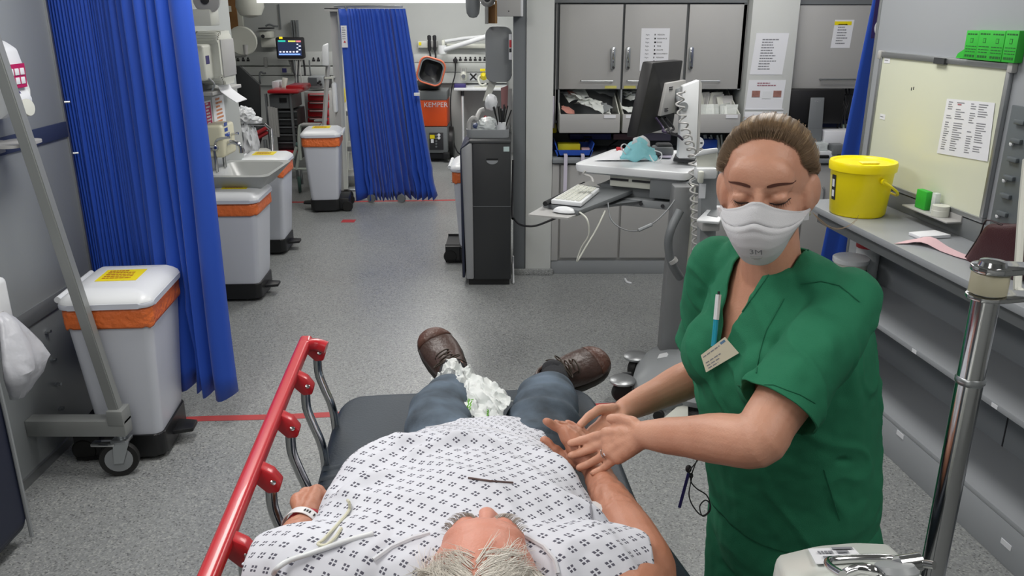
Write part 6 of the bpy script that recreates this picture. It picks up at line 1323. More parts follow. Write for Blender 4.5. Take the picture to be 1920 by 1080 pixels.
for i, (px, py) in enumerate(kn+[(400, 1200), (350, 1400)]):
    if i < 5:
        d = ray(px, py); best = None
        for k in range(2000):  # where the ray passes the knuckle plane just inside the rail
            t_ = .9+k*.0008; q = L_(O+d*t_); 
            e = abs((q.z-(zr-.028)));
            if best is None or e < best[0]: best = (e, q)
        y = best[1].y
    else: y = ys[-1]-.21
    ys.append(y)
    f = (y-a0.y)/(rb.y-a0.y); rx = a0.x+(rb.x-a0.x)*f
    ko = Vector((rx+.030, y, zr-.030))
    bm = B(); hull(bm, [Vector((rx+dx, y+dy, zr+dz)) for dy in (-.014, .014) for dx, dz in ((-.012, .004), (.012, .006), (.034, -.008), (.048, -.030), (.042, -.048), (.022, -.05), (.004, -.03))], .004)
    kb_ = obj('red_knuckle', bm, 'red', TR)
    obj('rivet', lathe(B(), [(0, 0), (.0055, 0), (.005, .003), (0, .004)], (rx+.034, y-.013, zr-.026), 14, (.15, -.9, .5)), 'chrome', kb_)
    p0 = Vector((rx+.026, y, zr-.04)); 
    pts = [p0, p0+Vector((.0, -.002, -.045)), p0+Vector((.012, -.008, -.085)), p0+Vector((.028, -.016, -.13)), p0+Vector((.034, -.018, -.19)), p0+Vector((.036, -.018, -.40))]
    obj('chrome_post', tube(B(), pts, .0105, 14, 6), 'chrome', TR)
obj('rail_mount', bx(B(), (-.40, -.55, .56), (-.365, .62, .62), .008), 'mgrey', TR)
p = TW(-.30, .50, .803)
# ================================================================ FIGURE TOOLS
def loft(bm, secs, seg=24, round0=True, round1=True):
    """secs: (centre, a, b, hint): ellipse half axes a along hint, b across"""
    S_ = [(Vector(s[0]), s[1], s[2], Vector(s[3]) if len(s) > 3 else None) for s in secs]
    out = []
    def ringat(p, d, a, b, h):
        x = (h-d*h.dot(d)).normalized(); y = d.cross(x)
        return [p+x*a*math.cos(2*PI*k/seg)+y*b*math.sin(2*PI*k/seg) for k in range(seg)]
    n = len(S_); hint = next((s[3] for s in S_ if s[3] is not None), None)
    for i, (p, a, b, h) in enumerate(S_):
        d = (S_[min(i+1, n-1)][0]-S_[max(i-1, 0)][0]).normalized()
        h = h if h is not None else hint
        if h is None: h = frame_of(d)[0]
        if abs(h.normalized().dot(d)) > .97: h = frame_of(d)[0]
        hint = h
        if i == 0 and round0:
            for q in (80, 55, 28): c_, s_ = math.cos(math.radians(q)), math.sin(math.radians(q)); out.append(ringat(p-d*min(a, b)*s_, d, a*c_, b*c_, h))
        out.append(ringat(p, d, a, b, h))
        if i == n-1 and round1:
            for q in (28, 55, 80): c_, s_ = math.cos(math.radians(q)), math.sin(math.radians(q)); out.append(ringat(p+d*min(a, b)*s_, d, a*c_, b*c_, h))
    rings(bm, out)
def limb(bm, pts, seg=16, n=4, flat=1., hint=None):
    """pts: (x,y,z,r) interpolated smoothly"""
    P = [Vector(p[:3]) for p in pts]; C = crom(P, n); rs = []
    for i in range(len(pts)-1):
        for k in range(n): t_ = k/n; s_ = t_*t_*(3-2*t_); rs.append(pts[i][3]*(1-s_)+pts[i+1][3]*s_)
    rs.append(pts[-1][3])
    loft(bm, [(c, r, r*flat, hint) if hint is not None else (c, r, r*flat) for c, r in zip(C, rs)], seg)
def ell(bm, c, r, M3=None, seg=24):
    r_ = bmesh.ops.create_uvsphere(bm, u_segments=seg, v_segments=seg//2, radius=1)['verts']
    for v in r_:
        q = Vector((v.co.x*r[0], v.co.y*r[1], v.co.z*r[2]))
        if M3 is not None: q = M3 @ q
        v.co = q+Vector(c)
def fused(bm, voxel=.004, it=4, fac=.5):
    me = bpy.data.meshes.new('tmp'); bmesh.ops.recalc_face_normals(bm, faces=bm.faces); bm.to_mesh(me); bm.free()
    o = bpy.data.objects.new('tmp', me); COL.objects.link(o)
    r = o.modifiers.new('r', 'REMESH'); r.mode = 'VOXEL'; r.voxel_size = voxel
    if it: s = o.modifiers.new('s', 'SMOOTH'); s.iterations = it; s.factor = fac
    dg = bpy.context.evaluated_depsgraph_get(); dg.update()
    out = bpy.data.meshes.new_from_object(o.evaluated_get(dg)); bpy.data.objects.remove(o); bpy.data.meshes.remove(me)
    return out
def bvh(me): return BVHTree.FromPolygons([v.co.copy() for v in me.vertices], [tuple(p.vertices) for p in me.polygons])
def displace(me, fn):
    me.update(); N_ = [v.normal.copy() for v in me.vertices]
    for v, n in zip(me.vertices, N_):
        d = fn(v.co, n)
        if d: v.co = v.co+n*d
def fin(P_, y): return P_
def chain(bm, pts, r0, r1, seg=12):
    """finger: pts are points; radius tapers r0 -> r1 with slight knuckle swell"""
    n = len(pts); L2 = []
    for i, p in enumerate(pts): f = i/(n-1); L2.append((*p, r0+(r1-r0)*f))
    P = []; 
    for i in range(n):
        P.append(L2[i])
        if i < n-1: a, b = L2[i], L2[i+1]; P.append(tuple((a[k]+b[k])/2 for k in range(3))+((a[3]+b[3])/2*.95,))
    limb(bm, P, seg, 3)
def skin_mat(name, c, c2, sss=.12, vs=14, redder=None):
    m = mat(name, c, .48, bump=.10, bscale=260, sss=sss); N = m.node_tree.nodes; L = m.node_tree.links; b = N['Principled BSDF']
    tc = N.new('ShaderNodeTexCoord'); n = N.new('ShaderNodeTexNoise'); n.inputs['Scale'].default_value = vs; n.inputs['Detail'].default_value = 5
    L.new(tc.outputs['Object'], n.inputs['Vector']); r = N.new('ShaderNodeValToRGB'); r.color_ramp.elements[0].position = .35; r.color_ramp.elements[1].position = .68
    r.color_ramp.elements[0].color = lin(c); r.color_ramp.elements[1].color = lin(c2); L.new(n.outputs['Fac'], r.inputs[0]); L.new(r.outputs[0], b.inputs['Base Color'])
    return m
# ================================================================ NURSE
NF = Vector((-.85, -.53, 0)).normalized(); NL = Vector((.53, -.85, 0)).normalized()
NU = thing('nurse', 'person in green scrubs and a white face mask bending over to hold the patient hand', 'person', (.60, 1.5, 0))
SK = skin_mat('nurse_skin', '#c58f76', '#d29e85')
T = [(.775, .590, 1.505, .178, .145), (.86, .583, 1.50, .186, .155), (.93, .570, 1.495, .184, .158), (1.005, .550, 1.48, .180, .158), (1.08, .535, 1.472, .180, .16), (1.15, .522, 1.465, .178, .158), (1.22, .512, 1.46, .168, .145), (1.28, .50, 1.457, .150, .118), (1.325, .489, 1.455, .120, .090), (1.365, .482, 1.452, .085, .068)]
def torso(bm, off=0., z0=0):
    loft(bm, [(Vector((x, y, z)), a-off, b-off, NL) for z, x, y, a, b in T if z >= z0], 36, round1=False)
    for s in (-1, 1):
        c = Vector((.515, 1.462, 1.175))+NF*.088+NL*s*.072; ell(bm, c, (.075-off*.6, .075-off*.6, .08-off*.6))
SHL, ELL_, WRL = Vector((.572, 1.340, 1.300)), PY(1418, 826, 1.20), PY(1213, 815, 1.35)
SHR, ELR, WRR = Vector((.415, 1.595, 1.285)), Vector((.44, 1.715, 1.02)), PY(1172, 768, 1.575)
HC = PY(1436, 352, 1.40)
hf = Vector((-.40, -.90, -.14)).normalized(); hx = Vector((0, 0, 1)).cross(hf).normalized()*-1  # her left
hx = hf.cross(Zv).normalized(); hx = hx if hx.dot(NL) > 0 else -hx
hz = hx.cross(hf).normalized(); hz = hz if hz.z > 0 else -hz
roll = math.radians(3.5); hx, hz = hx*math.cos(roll)+hz*math.sin(roll), hz*math.cos(roll)-hx*math.sin(roll)
HM = Matrix((hx, hf, hz)).transposed()      # head axes: x = her left, y = forward, z = up
def H(x, y, z): return HC+HM @ Vector((x, y, z))
bm = B(); torso(bm, .016)
limb(bm, [(*(Vector((.487, 1.452, 1.31))), .062), (*(Vector((.468, 1.438, 1.38))), .053), (*H(0, -.025, -.075), .052), (*H(0, -.02, -.03), .055)], 20, 4)
# head
ell(bm, H(0, -.018, .030), (.0735, .092, .082), HM, 32); ell(bm, H(0, .014, -.030), (.062, .070, .082), HM, 32)
ell(bm, H(0, .030, -.085), (.036, .040, .028), HM); ell(bm, H(0, .052, .034), (.054, .030, .042), HM)
for s in (-1, 1):
    ell(bm, H(s*.034, .050, -.030), (.024, .022, .024), HM); ell(bm, H(s*.031, .0655, .0065), (.0155, .0135, .0115), HM, 16)
    # ears
    ell(bm, H(s*.078, -.012, -.006), (.009, .017, .030), HM @ Matrix.Rotation(s*.35, 3, 'Z') @ Matrix.Rotation(-.15, 3, 'X'), 16); ell(bm, H(s*.074, -.008, -.030), (.007, .010, .011), HM, 12); ell(bm, H(s*.067, -.004, -.014), (.012, .022, .034), HM, 16)
limb(bm, [(*H(0, .076, .020), .008), (*H(0, .088, -.006), .008), (*H(0, .097, -.030), .0105)], 12, 3)
# arms
def arm(bm, s, e, w, k=1., hint=None):
    m1 = s.lerp(e, .5); m2 = e.lerp(w, .3); m3 = e.lerp(w, .7)
    limb(bm, [(*s, .052*k), (*m1, .047*k), (*s.lerp(e, .85), .043*k), (*e, .043*k), (*m2, .042*k), (*m3, .033*k), (*w, .0255*k)], 20, 4)
arm(bm, SHL, ELL_, WRL, 1.05); arm(bm, SHR, ELR, WRR, 1.0)
ell(bm, SHL, (.052, .052, .05)); ell(bm, SHR, (.05, .05, .05))
def hand(bm, wrist, fingers, thumb, rr=1., palm=.013):
    """fingers: list of point chains starting at the knuckle"""
    K = [Vector(f[0]) for f in fingers]
    for k in K: limb(bm, [(*wrist, .018*rr), (*wrist.lerp(k, .5), palm*1.12*rr), (*k, palm*.86*rr)], 14, 4)
    for a, b in zip(K, K[1:]): 
        m = (a+b)/2; limb(bm, [(*wrist.lerp(m, .15), .016*rr), (*wrist.lerp(m, .55), palm*1.05*rr), (*m, palm*.78*rr)], 12, 3)
    for f, r in zip(fingers, (.0088, .0090, .0086, .0076)): chain(bm, f, r*rr*1.04, r*rr*.82)
    chain(bm, thumb, .0125*rr, .0088*rr)
# left hand (back of the hand seen), laid over the patient wrist
LF = [[PY(1138, 813, 1.395), PY(1112, 819, 1.415), PY(1088, 826, 1.422), PY(1070, 831, 1.422)],
      [PY(1140, 829, 1.385), PY(1112, 840, 1.405), PY(1088, 849, 1.410), PY(1071, 854, 1.407)],
      [PY(1143, 846, 1.370), PY(1120, 861, 1.385), PY(1101, 871, 1.390), PY(1086, 877, 1.385)],
      [PY(1158, 858, 1.355), PY(1140, 872, 1.365), PY(1125, 881, 1.367), PY(1112, 887, 1.362)]]
LT = [WRL.lerp(PY(1185, 795, 1.370), .6), PY(1186, 792, 1.375), PY(1163, 785, 1.395), PY(1145, 785, 1.405)]
hand(bm, WRL, LF, LT, 1.08, .0145)
# right hand cradling from below
RF = [[PY(1128, 790, 1.545), PY(1108, 806, 1.52), PY(1096, 820, 1.50), PY(1090, 832, 1.485)],
      [PY(1140, 797, 1.535), PY(1122, 815, 1.51), PY(1110, 830, 1.49), PY(1104, 842, 1.475)],
      [PY(1150, 803, 1.525), PY(1136, 822, 1.50), PY(1124, 838, 1.48), PY(1118, 850, 1.465)],
      [PY(1158, 806, 1.515), PY(1148, 824, 1.495), PY(1140, 840, 1.475), PY(1134, 850, 1.46)]]
RT = [PY(1150, 766, 1.56), PY(1124, 768, 1.545), PY(1104, 781, 1.525), PY(1088, 797, 1.505)]
hand(bm, WRR, RF, RT)
# legs and feet
for s in (-1, 1):
    c = Vector((.595, 1.505, .78))+NL*s*.088; f_ = Vector((.615, 1.515, .09))+NL*s*.11
    limb(bm, [(*c, .088), (*c.lerp(f_, .3), .078), (*c.lerp(f_, .55), .055), (*c.lerp(f_, .7), .052), (*f_, .036)], 18, 3)
    limb(bm, [(*(f_-NF*.03-Zv*.055), .03), (*(f_+NF*.05-Zv*.05), .036), (*(f_+NF*.14-Zv*.065), .028)], 14, 3)
nm = fused(bm, .003, 5, .5)
# fine face relief: eye creases, philtrum area is hidden by the mask
def face_fn(p, n):
    q = HM.transposed() @ (p-HC)
    if q.y < .03: return 0
    d = 0
    for s in (-1, 1):
        ax = q.x-s*.031
        # upper lid crease and closed lid line
        zl = .0005-.0022*(1-(ax/.016)**2); zc = .0155-.35*ax*ax/.016
        if abs(ax) < .019:
            wgt = (1-(ax/.019)**2); d -= .0014*math.exp(-((q.z-zl)/.0016)**2)*wgt; d -= .0013*math.exp(-((q.z-zc)/.0026)**2)*wgt
            d -= .0005*math.exp(-((q.z+.010+.3*abs(ax))/.004)**2)*wgt
        d -= .0022*math.exp(-((q.x-s*.0145)/.006)**2-((q.z-.002)/.010)**2)
    return d
displace(nm, face_fn)
def hand_fn(c0, rad, amp):
    return lambda p, n: amp*noise.noise(p*95)*max(0, 1-(p-c0).length/rad) if (p-c0).length < rad else 0
displace(nm, lambda p, n: .0018*noise.noise(p*85)*max(0, 1-(p-LF[1][0]).length/.09) if (p-LF[1][0]).length < .09 else 0)
body = obj('body', nm, SK, NU, W=False, smooth=180); nm.transform(Matrix.Translation(-Vector(NU.location)))
NB = bvh(nm)
def onface(x, z, off=.0006):
    o_ = H(x, .2, z)-Vector(NU.location); hit = NB.ray_cast(o_, -hf); return hit[0]+hit[1]*off+Vector(NU.location) if hit[0] else H(x, .08, z)
# eyebrows, lashes
for s in (-1, 1):
    bm = B(); R = []; n = 14
    for k in range(n+1):
        f = k/n; x = s*(.013+.040*f); z = .0290+.0045*math.sin(f*PI*.85)-.0015*f; h_ = .0023*(1-f**2.2)+.0004
        if f < .15: h_ *= .6+f*2.6
        a, b = onface(x, z+h_, .0003), onface(x, z-h_, .0003); nn_ = (onface(x, z, .002)-onface(x, z, .0003)).normalized()
        R.append([a, b, b+nn_*.0012, a+nn_*.0012])
    rings(bm, R); tag(obj('eyebrow', bm, mat('brow_hair', '#573227', .8), NU, W=True), None)
    pts = [onface(s*(.016+.031*k/10), -.0005-.0028*math.sin(PI*k/10)+.0012*(k/10), .0006) for k in range(11)]
    lash = obj('eyelashes', tube(B(), pts, [.0004]+[.0010]*9+[.0005], 6), mat('lash_hair', '#2b1b18', .7), NU, W=True)
    bm = B()
    for k in range(12):
        f = (k+.5)/12; p0 = onface(s*(.017+.029*f), -.001-.0026*math.sin(PI*f), .0008); tip = p0+hf*.005-hz*.005+hx*s*(f-.4)*.006
        tube(bm, [p0, (p0+tip)/2-hz*.001, tip], [.0004, .0003, .0001], 4)
    tag(obj('lash_fringe', bm, MATS['lash_hair'], lash, W=True), kind='stuff')
# hair: pulled back from the hairline to a knot at the back
def hair_mat(name, c1, c2, c3, vec='UV'):
    m = bpy.data.materials.new(name); m.use_nodes = True; N = m.node_tree.nodes; L = m.node_tree.links; b = N['Principled BSDF']
    b.inputs['Roughness'].default_value = .42; b.inputs['Specular IOR Level'].default_value = .45; b.inputs['Anisotropic'].default_value = .5
    uv = N.new('ShaderNodeUVMap'); mp = N.new('ShaderNodeMapping'); mp.inputs['Scale'].default_value = (130, 1.6, 1)
    n = N.new('ShaderNodeTexNoise'); n.inputs['Scale'].default_value = 1; n.inputs['Detail'].default_value = 6; n.inputs['Roughness'].default_value = .7
    L.new(uv.outputs[0], mp.inputs[0]); L.new(mp.outputs[0], n.inputs['Vector'])
    r = N.new('ShaderNodeValToRGB'); e = r.color_ramp.elements; e[0].position = .32; e[0].color = lin(c1); e[1].position = .72; e[1].color = lin(c3); x = e.new(.5); x.color = lin(c2)
    L.new(n.outputs['Fac'], r.inputs[0]); L.new(r.outputs[0], b.inputs['Base Color'])
    bp = N.new('ShaderNodeBump'); bp.inputs['Strength'].default_value = .7; bp.inputs['Distance'].default_value = .0014; L.new(n.outputs['Fac'], bp.inputs['Height']); L.new(bp.outputs[0], b.inputs['Normal'])
    return m
HAIR = hair_mat('dark_blond_hair', '#453629', '#80694f', '#c2a880')
HL0 = []; NA, NV = 220, 34; vs, uvs = [], []
for i in range(NA+1):
    al = 2*PI*i/NA; up_, sd = math.cos(al), math.sin(al)   # up_=1 top, sd = her left
    if up_ > 0: th = 106+18*up_**1.2+3*abs(sd)*up_
    else: th = 104-52*(-up_)**.55
    if up_ > -.15 and up_ < .75: th += 8*math.exp(-((up_-.32)/.20)**2)   # temple fall
    th += 1.4*noise.noise(Vector((al*9, 0, 3)))+.8*noise.noise(Vector((al*31, 0, 3)))
    th = math.radians(th)
    for j in range(NV+1):
        v = j/NV; t_ = th*(1-v)+math.radians(4)*v
        st = noise.noise(Vector((math.cos(al)*16, math.sin(al)*16, v*1.6)))*.0014+noise.noise(Vector((math.cos(al)*45, math.sin(al)*45, v*2.5)))*.0007
        thick = .0105*min(1, v*7)**.6-.004*(1 if v == 0 else 0)
        r_ = (.0735+thick, .092+thick, .082+thick)
        st *= min(1, v*6)
        q = Vector((sd*math.sin(t_)*(r_[0]+st), -math.cos(t_)*(r_[1]+st), up_*math.sin(t_)*(r_[2]+st)))
        vs.append(H(q.x, -.018+q.y, .030+q.z)); uvs.append((i/NA, v))
        if j == 0: HL0.append(th)
me = bpy.data.meshes.new('hair'); fs = [(i*(NV+1)+j, (i+1)*(NV+1)+j, (i+1)*(NV+1)+j+1, i*(NV+1)+j+1) for i in range(NA) for j in range(NV)]
me.from_pydata([tuple(v-Vector(NU.location)) for v in vs], [], fs); ul = me.uv_layers.new(name='UVMap')
for l in me.loops: ul.data[l.index].uv = uvs[l.vertex_index]
hair = obj('hair', me, HAIR, NU, smooth=180)
bm = B()
Rk = []
for k in range(60): a = k/60*2*PI*3; rr_ = .030-.018*k/60; Rk.append(H(rr_*math.cos(a), -.112-.018*k/60, .052+rr_*math.sin(a)))
tube(bm, Rk, .011, 10); ell(bm, H(0, -.115, .052), (.03, .018, .03), HM, 16)
bun = obj('hair_bun', bm, mat('bun_hair', '#7d6147', .55, bump=.6, bscale=90), hair, W=True)
rnd = random.Random(21); bm = B()
for k in range(40):
    al = rnd.uniform(-1.2, 1.35); t0 = math.radians(rnd.uniform(60, 112)); L3 = rnd.uniform(.3, .7); pts = []
    for j in range(6):
        t_ = t0-L3*j/5; lift = .0105+.003*math.sin(PI*j/5)*rnd.uniform(.3, 1.2)
        pts.append(H(math.sin(al)*math.sin(t_)*(.0735+lift), -.018-math.cos(t_)*(.092+lift), .03+math.cos(al)*math.sin(t_)*(.082+lift)))
    tube(bm, pts, .00035, 4)
for k in range(7): p0 = H(rnd.uniform(-.045, -.02), -.04, .108); tube(bm, [p0, p0+Vector((rnd.uniform(-.005, .01), 0, rnd.uniform(.003, .007))), p0+Vector((rnd.uniform(.0, .018), 0, rnd.uniform(-.006, .002)))], .0003, 4, 3)
for k in range(3): p0 = H(.076, -.02, -.05); tube(bm, [p0, p0+Vector((.02+.008*k, -.005, -.02-.003*k)), p0+Vector((.05+.01*k, 0, -.03+.004*k)), p0+Vector((.08, 0, -.012+.004*k))], .0003, 4, 4)
tag(obj('loose_strands', bm, mat('loose_hair', '#a98a63', .5), hair, W=True), kind='stuff')
def strands(name, n, gen, m, parent, r=.00055):
    PL = wm(parent).translation
    vs, fs = [], []
    for k in range(n):
        pts = gen()
        if not pts: continue
        b0 = len(vs)
        for i, p in enumerate(pts):
            d = pts[min(i+1, len(pts)-1)]-pts[max(i-1, 0)]; x, y = frame_of(d); rr = r*(1-.75*i/(len(pts)-1))
            for q in range(3): a = 2*PI*q/3; vs.append(p+(x*math.cos(a)+y*math.sin(a))*rr-PL)
        for i in range(len(pts)-1):
            for q in range(3): a = b0+i*3+q; b = b0+i*3+(q+1) % 3; fs.append((a, b, b+3, a+3))
    me = bpy.data.meshes.new(name); me.from_pydata([tuple(v) for v in vs], [], fs); me.update()
    return tag(obj(name, me, m, parent, smooth=180), kind='stuff')
def hairline():
    i = rnd.randrange(NA); al = 2*PI*i/NA; th = HL0[i]+rnd.uniform(-.03, .05)
    if math.cos(al) < -.25: return None
    ln = rnd.uniform(.18, .38); w_ = rnd.uniform(-.05, .05)
    def P(t_, h_, a_): return H(math.sin(a_)*math.sin(t_)*(.0735+h_), -.018-math.cos(t_)*(.092+h_), .030+math.cos(a_)*math.sin(t_)*(.082+h_))
    return [P(th-ln*f, .0005+.0118*min(1, f*1.6), al+w_*f) for f in (0, .25, .5, .75, 1)]
strands('hairline_hairs', 2600, hairline, mat('fine_hair', '#7d664d', .5, var=.3, vscale=200), NU, .00035)
# face mask
MK = mat('mask_fabric_white', '#cfd0d4', .75, bump=.15, bscale=500)
def mpt(u, v, off=0.):
    top = .001-.033*abs(u)**1.5 + .010*math.exp(-(u/.24)**2); bot = -.106+.072*abs(u)**2.4
    z = top+(bot-top)*v; x = u*(.0735-.006*abs(v-.35)-.012*max(0, v-.5)*2*abs(u))
    tab = ((0, .104), (.12, .112), (.28, .1195), (.45, .1215), (.62, .118), (.8, .107), (1, .086))
    for (v0, p0), (v1, p1) in zip(tab, tab[1:]):
        if v <= v1+1e-6: pk = p0+(p1-p0)*(v-v0)/(v1-v0); break
    e_ = .95+1.15*min(1, v/.40); base = .041-.015*max(0, v-.5)
    pr = base+(pk-base)*max(0, 1-abs(u)**e_)**.72; nz = 0
    # seams between the three panels
    s1 = .27+.09*u*u; s2 = .80
    pr -= .0035*math.exp(-((v-s1)/.018)**2)
    pr += .0025*math.exp(-((v-s1-.05)/.03)**2)
    pr -= .0022*math.exp(-((v-.045)/.016)**2)
    return H(x, pr+nz+off-.030*abs(u)**5, z)
bm = B(); NU_, NV_ = 48, 44
G = [[mpt(-1+2*i/NU_, j/NV_) for i in range(NU_+1)] for j in range(NV_+1)]
rings(bm, G, close=False); mk = obj('face_mask', bm, MK, NU, W=True, smooth=60); mk['label'] = 'white moulded filter mask'
md = mk.modifiers.new('t', 'SOLIDIFY'); md.thickness = .0025
def mnorm(u, v): a = mpt(u+.02, v)-mpt(u-.02, v); b = mpt(u, v+.02)-mpt(u, v-.02); n = a.cross(b).normalized(); return n if n.dot(hf) > 0 else -n
def ontext(name, s, size, u, v, m):
    c = mpt(u, v, .0); n = mnorm(u, v); yv = (hz-n*hz.dot(n)).normalized(); xv = yv.cross(n).normalized()
    # image left-to-right must read along her right-to-left
    mtx = Matrix((xv, yv, n)).transposed().to_4x4(); mtx.translation = c+n*.0022
    o = text(name, s, size, m, NU, (0, 0, 0)); mm = wm(NU).inverted() @ mtx; o.location = mm.to_translation(); o.rotation_euler = mm.to_euler(); return o
ontext('mask_lettering', '3M', .017, .03, .70, 'gink')
for k, (w_, v_) in enumerate(((.24, .79), (.20, .83), (.12, .86))):
    pts = [mpt(.03+(q/8-.5)*w_*1.2, v_, .0035) for q in range(9)]; obj('mask_print', tube(B(), pts, .0005, 4), 'lgrey', mk, W=True)
for s in (-1, 1): 
    obj('mask_strap', tube(B(), [mpt(s*.98, .25, 0), H(s*.074, .012, -.040), H(s*.068, -.02, -.055), H(s*.05, -.06, -.06)], .0014, 8, 5), mat('strap_yellow', '#cfc9a0', .6), mk, W=True)
    obj('mask_tab', hull(B(), [mpt(s*.9, .12), mpt(s*.9, .5), H(s*.074, .034, -.026), H(s*.073, .034, -.042), mpt(s*.9, .12, .002), mpt(s*.9, .5, .002), H(s*.076, .036, -.026), H(s*.075, .036, -.042)]), MK, mk, W=True)
def smooth_edge(gb, n=5):
    for _ in range(n):
        be = [v for v in gb.verts if v.is_boundary]
        new = {v: sum((e.other_vert(v).co for e in v.link_edges if e.is_boundary), Vector())/max(1, sum(1 for e in v.link_edges if e.is_boundary)) for v in be}
        for v, c in new.items(): v.co = v.co.lerp(c, .5)
# ---------------- scrubs
GREEN = mat('green_scrub_cotton', '#2b7757', .85, bump=.22, bscale=700, var=.05, vscale=5, spec=.25)
bm = B(); torso(bm, 0, .7)
def sleeve(bm, s, e, k, r0, r1, end):
    d = (e-s).normalized()
    loft(bm, [(s-d*.02+Zv*.012, r0*.95, r0*.9), (s+d*.05, r0*1.03, r0), (s.lerp(e, .5), r0*1.0, r0*.98), (s+d*end, r1, r1*.92), (s+d*(end+.05), r1*1.03, r1*.95)], 28)
sleeve(bm, SHL, ELL_, 1, .060, .074, .225); sleeve(bm, SHR, ELR, 1, .064, .07, .20)
for s_, w_ in ((SHL, 1), (SHR, 1)):
    ell(bm, s_, (.060, .060, .052)); c = Vector((.487, 1.452, 1.335)); nk = c+(s_-c).normalized()*.045+Zv*.040; limb(bm, [(*s_.lerp(c, -.05), .048), (*(s_.lerp(nk, .55)+Zv*.004), .047), (*nk, .036)], 16, 4)
gm = fused(bm, .0045, 8, .5)
# cut sleeve ends, neck V and the open hem
gb = bmesh.new(); gb.from_mesh(gm)
for s_, e_, end in ((SHL, ELL_, .212), (SHR, ELR, .195)):
    d = (e_-s_).normalized(); nrm_ = (d+ (Vector((.02, .02, .02)) if s_ is SHL else Vector((0, 0, 0)))).normalized(); pc_ = s_+d*end
    geom = [f for f in gb.faces if (f.calc_center_median()-pc_).length < .16 and (f.calc_center_median()-s_).dot(d) > .10 and ((f.calc_center_median()-s_)-(d*((f.calc_center_median()-s_).dot(d)))).length < .092]
    ed = {e for f in geom for e in f.edges}; vv = {v for f in geom for v in f.verts}
    r = bmesh.ops.bisect_plane(gb, geom=list(geom)+list(ed)+list(vv), plane_co=pc_, plane_no=nrm_)
    dl = [f for f in gb.faces if (f.calc_center_median()-pc_).dot(nrm_) > 1e-4 and (f.calc_center_median()-pc_).length < .15 and ((f.calc_center_median()-s_)-(d*((f.calc_center_median()-s_).dot(d)))).length < .092 and (f.calc_center_median()-s_).dot(d) > end-.03]
    bmesh.ops.delete(gb, geom=dl, context='FACES')
NC = Vector((.484, 1.452, 1.372))
def in_neck(p):
    q = p-NC; f = q.dot(NF); l = q.dot(NL); z = q.z
    if z > -.005+.02*(1 if f < 0 else 0) and abs(l) < .062 and f > -.075: return True
    if f > .0 and z > -.165:
        wd_ = .044*(1-(-z/.165))**.8 if z < 0 else .07
        return abs(l+.012) < wd_
    return False
dl = [f for f in gb.faces if in_neck(f.calc_center_median()) or f.calc_center_median().z < .805+.012*math.sin(f.calc_center_median().x*22)]
bmesh.ops.delete(gb, geom=dl, context='FACES'); 
loose = [v for v in gb.verts if not v.link_faces]; bmesh.ops.delete(gb, geom=loose, context='VERTS')
smooth_edge(gb)
gb.to_mesh(gm); gb.free()
def crease(p, a, b, w_, amp, fl=1.):
    """soft fold ridge along the segment a-b"""
    d = b-a; t_ = max(0, min(1, (p-a).dot(d)/d.length_squared)); q = a+d*t_; r = (p-q).length
    return amp*math.exp(-(r/w_)**2)*math.sin(PI*(.08+.84*t_))
CR = [(PY(1400, 600, 1.30), PY(1360, 700, 1.3), .014, .007), (PY(1430, 640, 1.27), PY(1395, 740, 1.24), .010, .006), (PY(1520, 560, 1.26), PY(1480, 730, 1.2), .016, .007), (PY(1560, 600, 1.25), PY(1540, 740, 1.24), .014, .006),
      (PY(1330, 500, 1.45), PY(1310, 600, 1.42), .012, .006), (PY(1350, 470, 1.42), PY(1330, 590, 1.4), .010, .006), (PY(1310, 690, 1.4), PY(1380, 745, 1.32), .012, .007), (PY(1290, 740, 1.42), PY(1370, 765, 1.34), .010, .006),
      (PY(1530, 760, 1.3), PY(1630, 700, 1.38), .014, .006), (PY(1480, 800, 1.3), PY(1620, 770, 1.38), .012, .006), (PY(1440, 862, 1.3), PY(1560, 872, 1.28), .007, -.006), (PY(1560, 872, 1.28), PY(1636, 850, 1.38), .007, -.006),
      (PY(1540, 520, 1.28), PY(1600, 560, 1.3), .009, .004), (PY(1450, 560, 1.3), PY(1500, 520, 1.28), .010, .004), (PY(1590, 640, 1.3), PY(1600, 800, 1.33), .016, .005), (PY(1555, 885, 1.3), PY(1580, 960, 1.3), .006, -.003)]
def gfn(p, n):
    d = .0035*noise.noise(Vector((p.x*16, p.y*16, p.z*7)))+.0018*noise.noise(p*38)
    for a, b, w_, amp in CR: 
        if (p-a).length < (b-a).length+.06: d += crease(p, a, b, w_, amp*1.5)
    r1 = noise.noise(Vector((p.x*9+p.z*7, p.y*9-p.z*5, p.z*4)))
    return d+.0045*max(0, 1-abs(r1)*7)
displace(gm, gfn)
top = obj('scrub_top', gm, GREEN, NU, smooth=180); gm.transform(Matrix.Translation(-Vector(NU.location)))
md = top.modifiers.new('t', 'SOLIDIFY'); md.thickness = .003; md.offset = -1
GBV = bvh(gm); off_ = Vector(NU.location)
def ong(px, py, off=.002):
    d = ray(px, py).normalized(); h_ = GBV.ray_cast(O-off_, d); 
    if not h_[0]:
        best = min((GBV.find_nearest(O-off_+d*(1.2+.05*k)) for k in range(12)), key=lambda q: q[3]); return best[0]+off_+best[1]*off
    return h_[0]+off_+h_[1]*(off if h_[1].dot(d) < 0 else -off)
def strip_on(px_list, r, m, name, parent, off=.001, seg=6):
    pts = [ong(*q, off) for q in px_list]; pts = [p for p in pts if p]; 
    if len(pts) > 1: return obj(name, tube(B(), pts, r, seg), m, parent, W=True)
DG = mat('dark_green_seam', '#17694a', .85)
def dens(L4, n=8): 
    out = []
    for a, b in zip(L4, L4[1:]): out += [(a[0]+(b[0]-a[0])*k/n, a[1]+(b[1]-a[1])*k/n) for k in range(n)]
    return out+[L4[-1]]
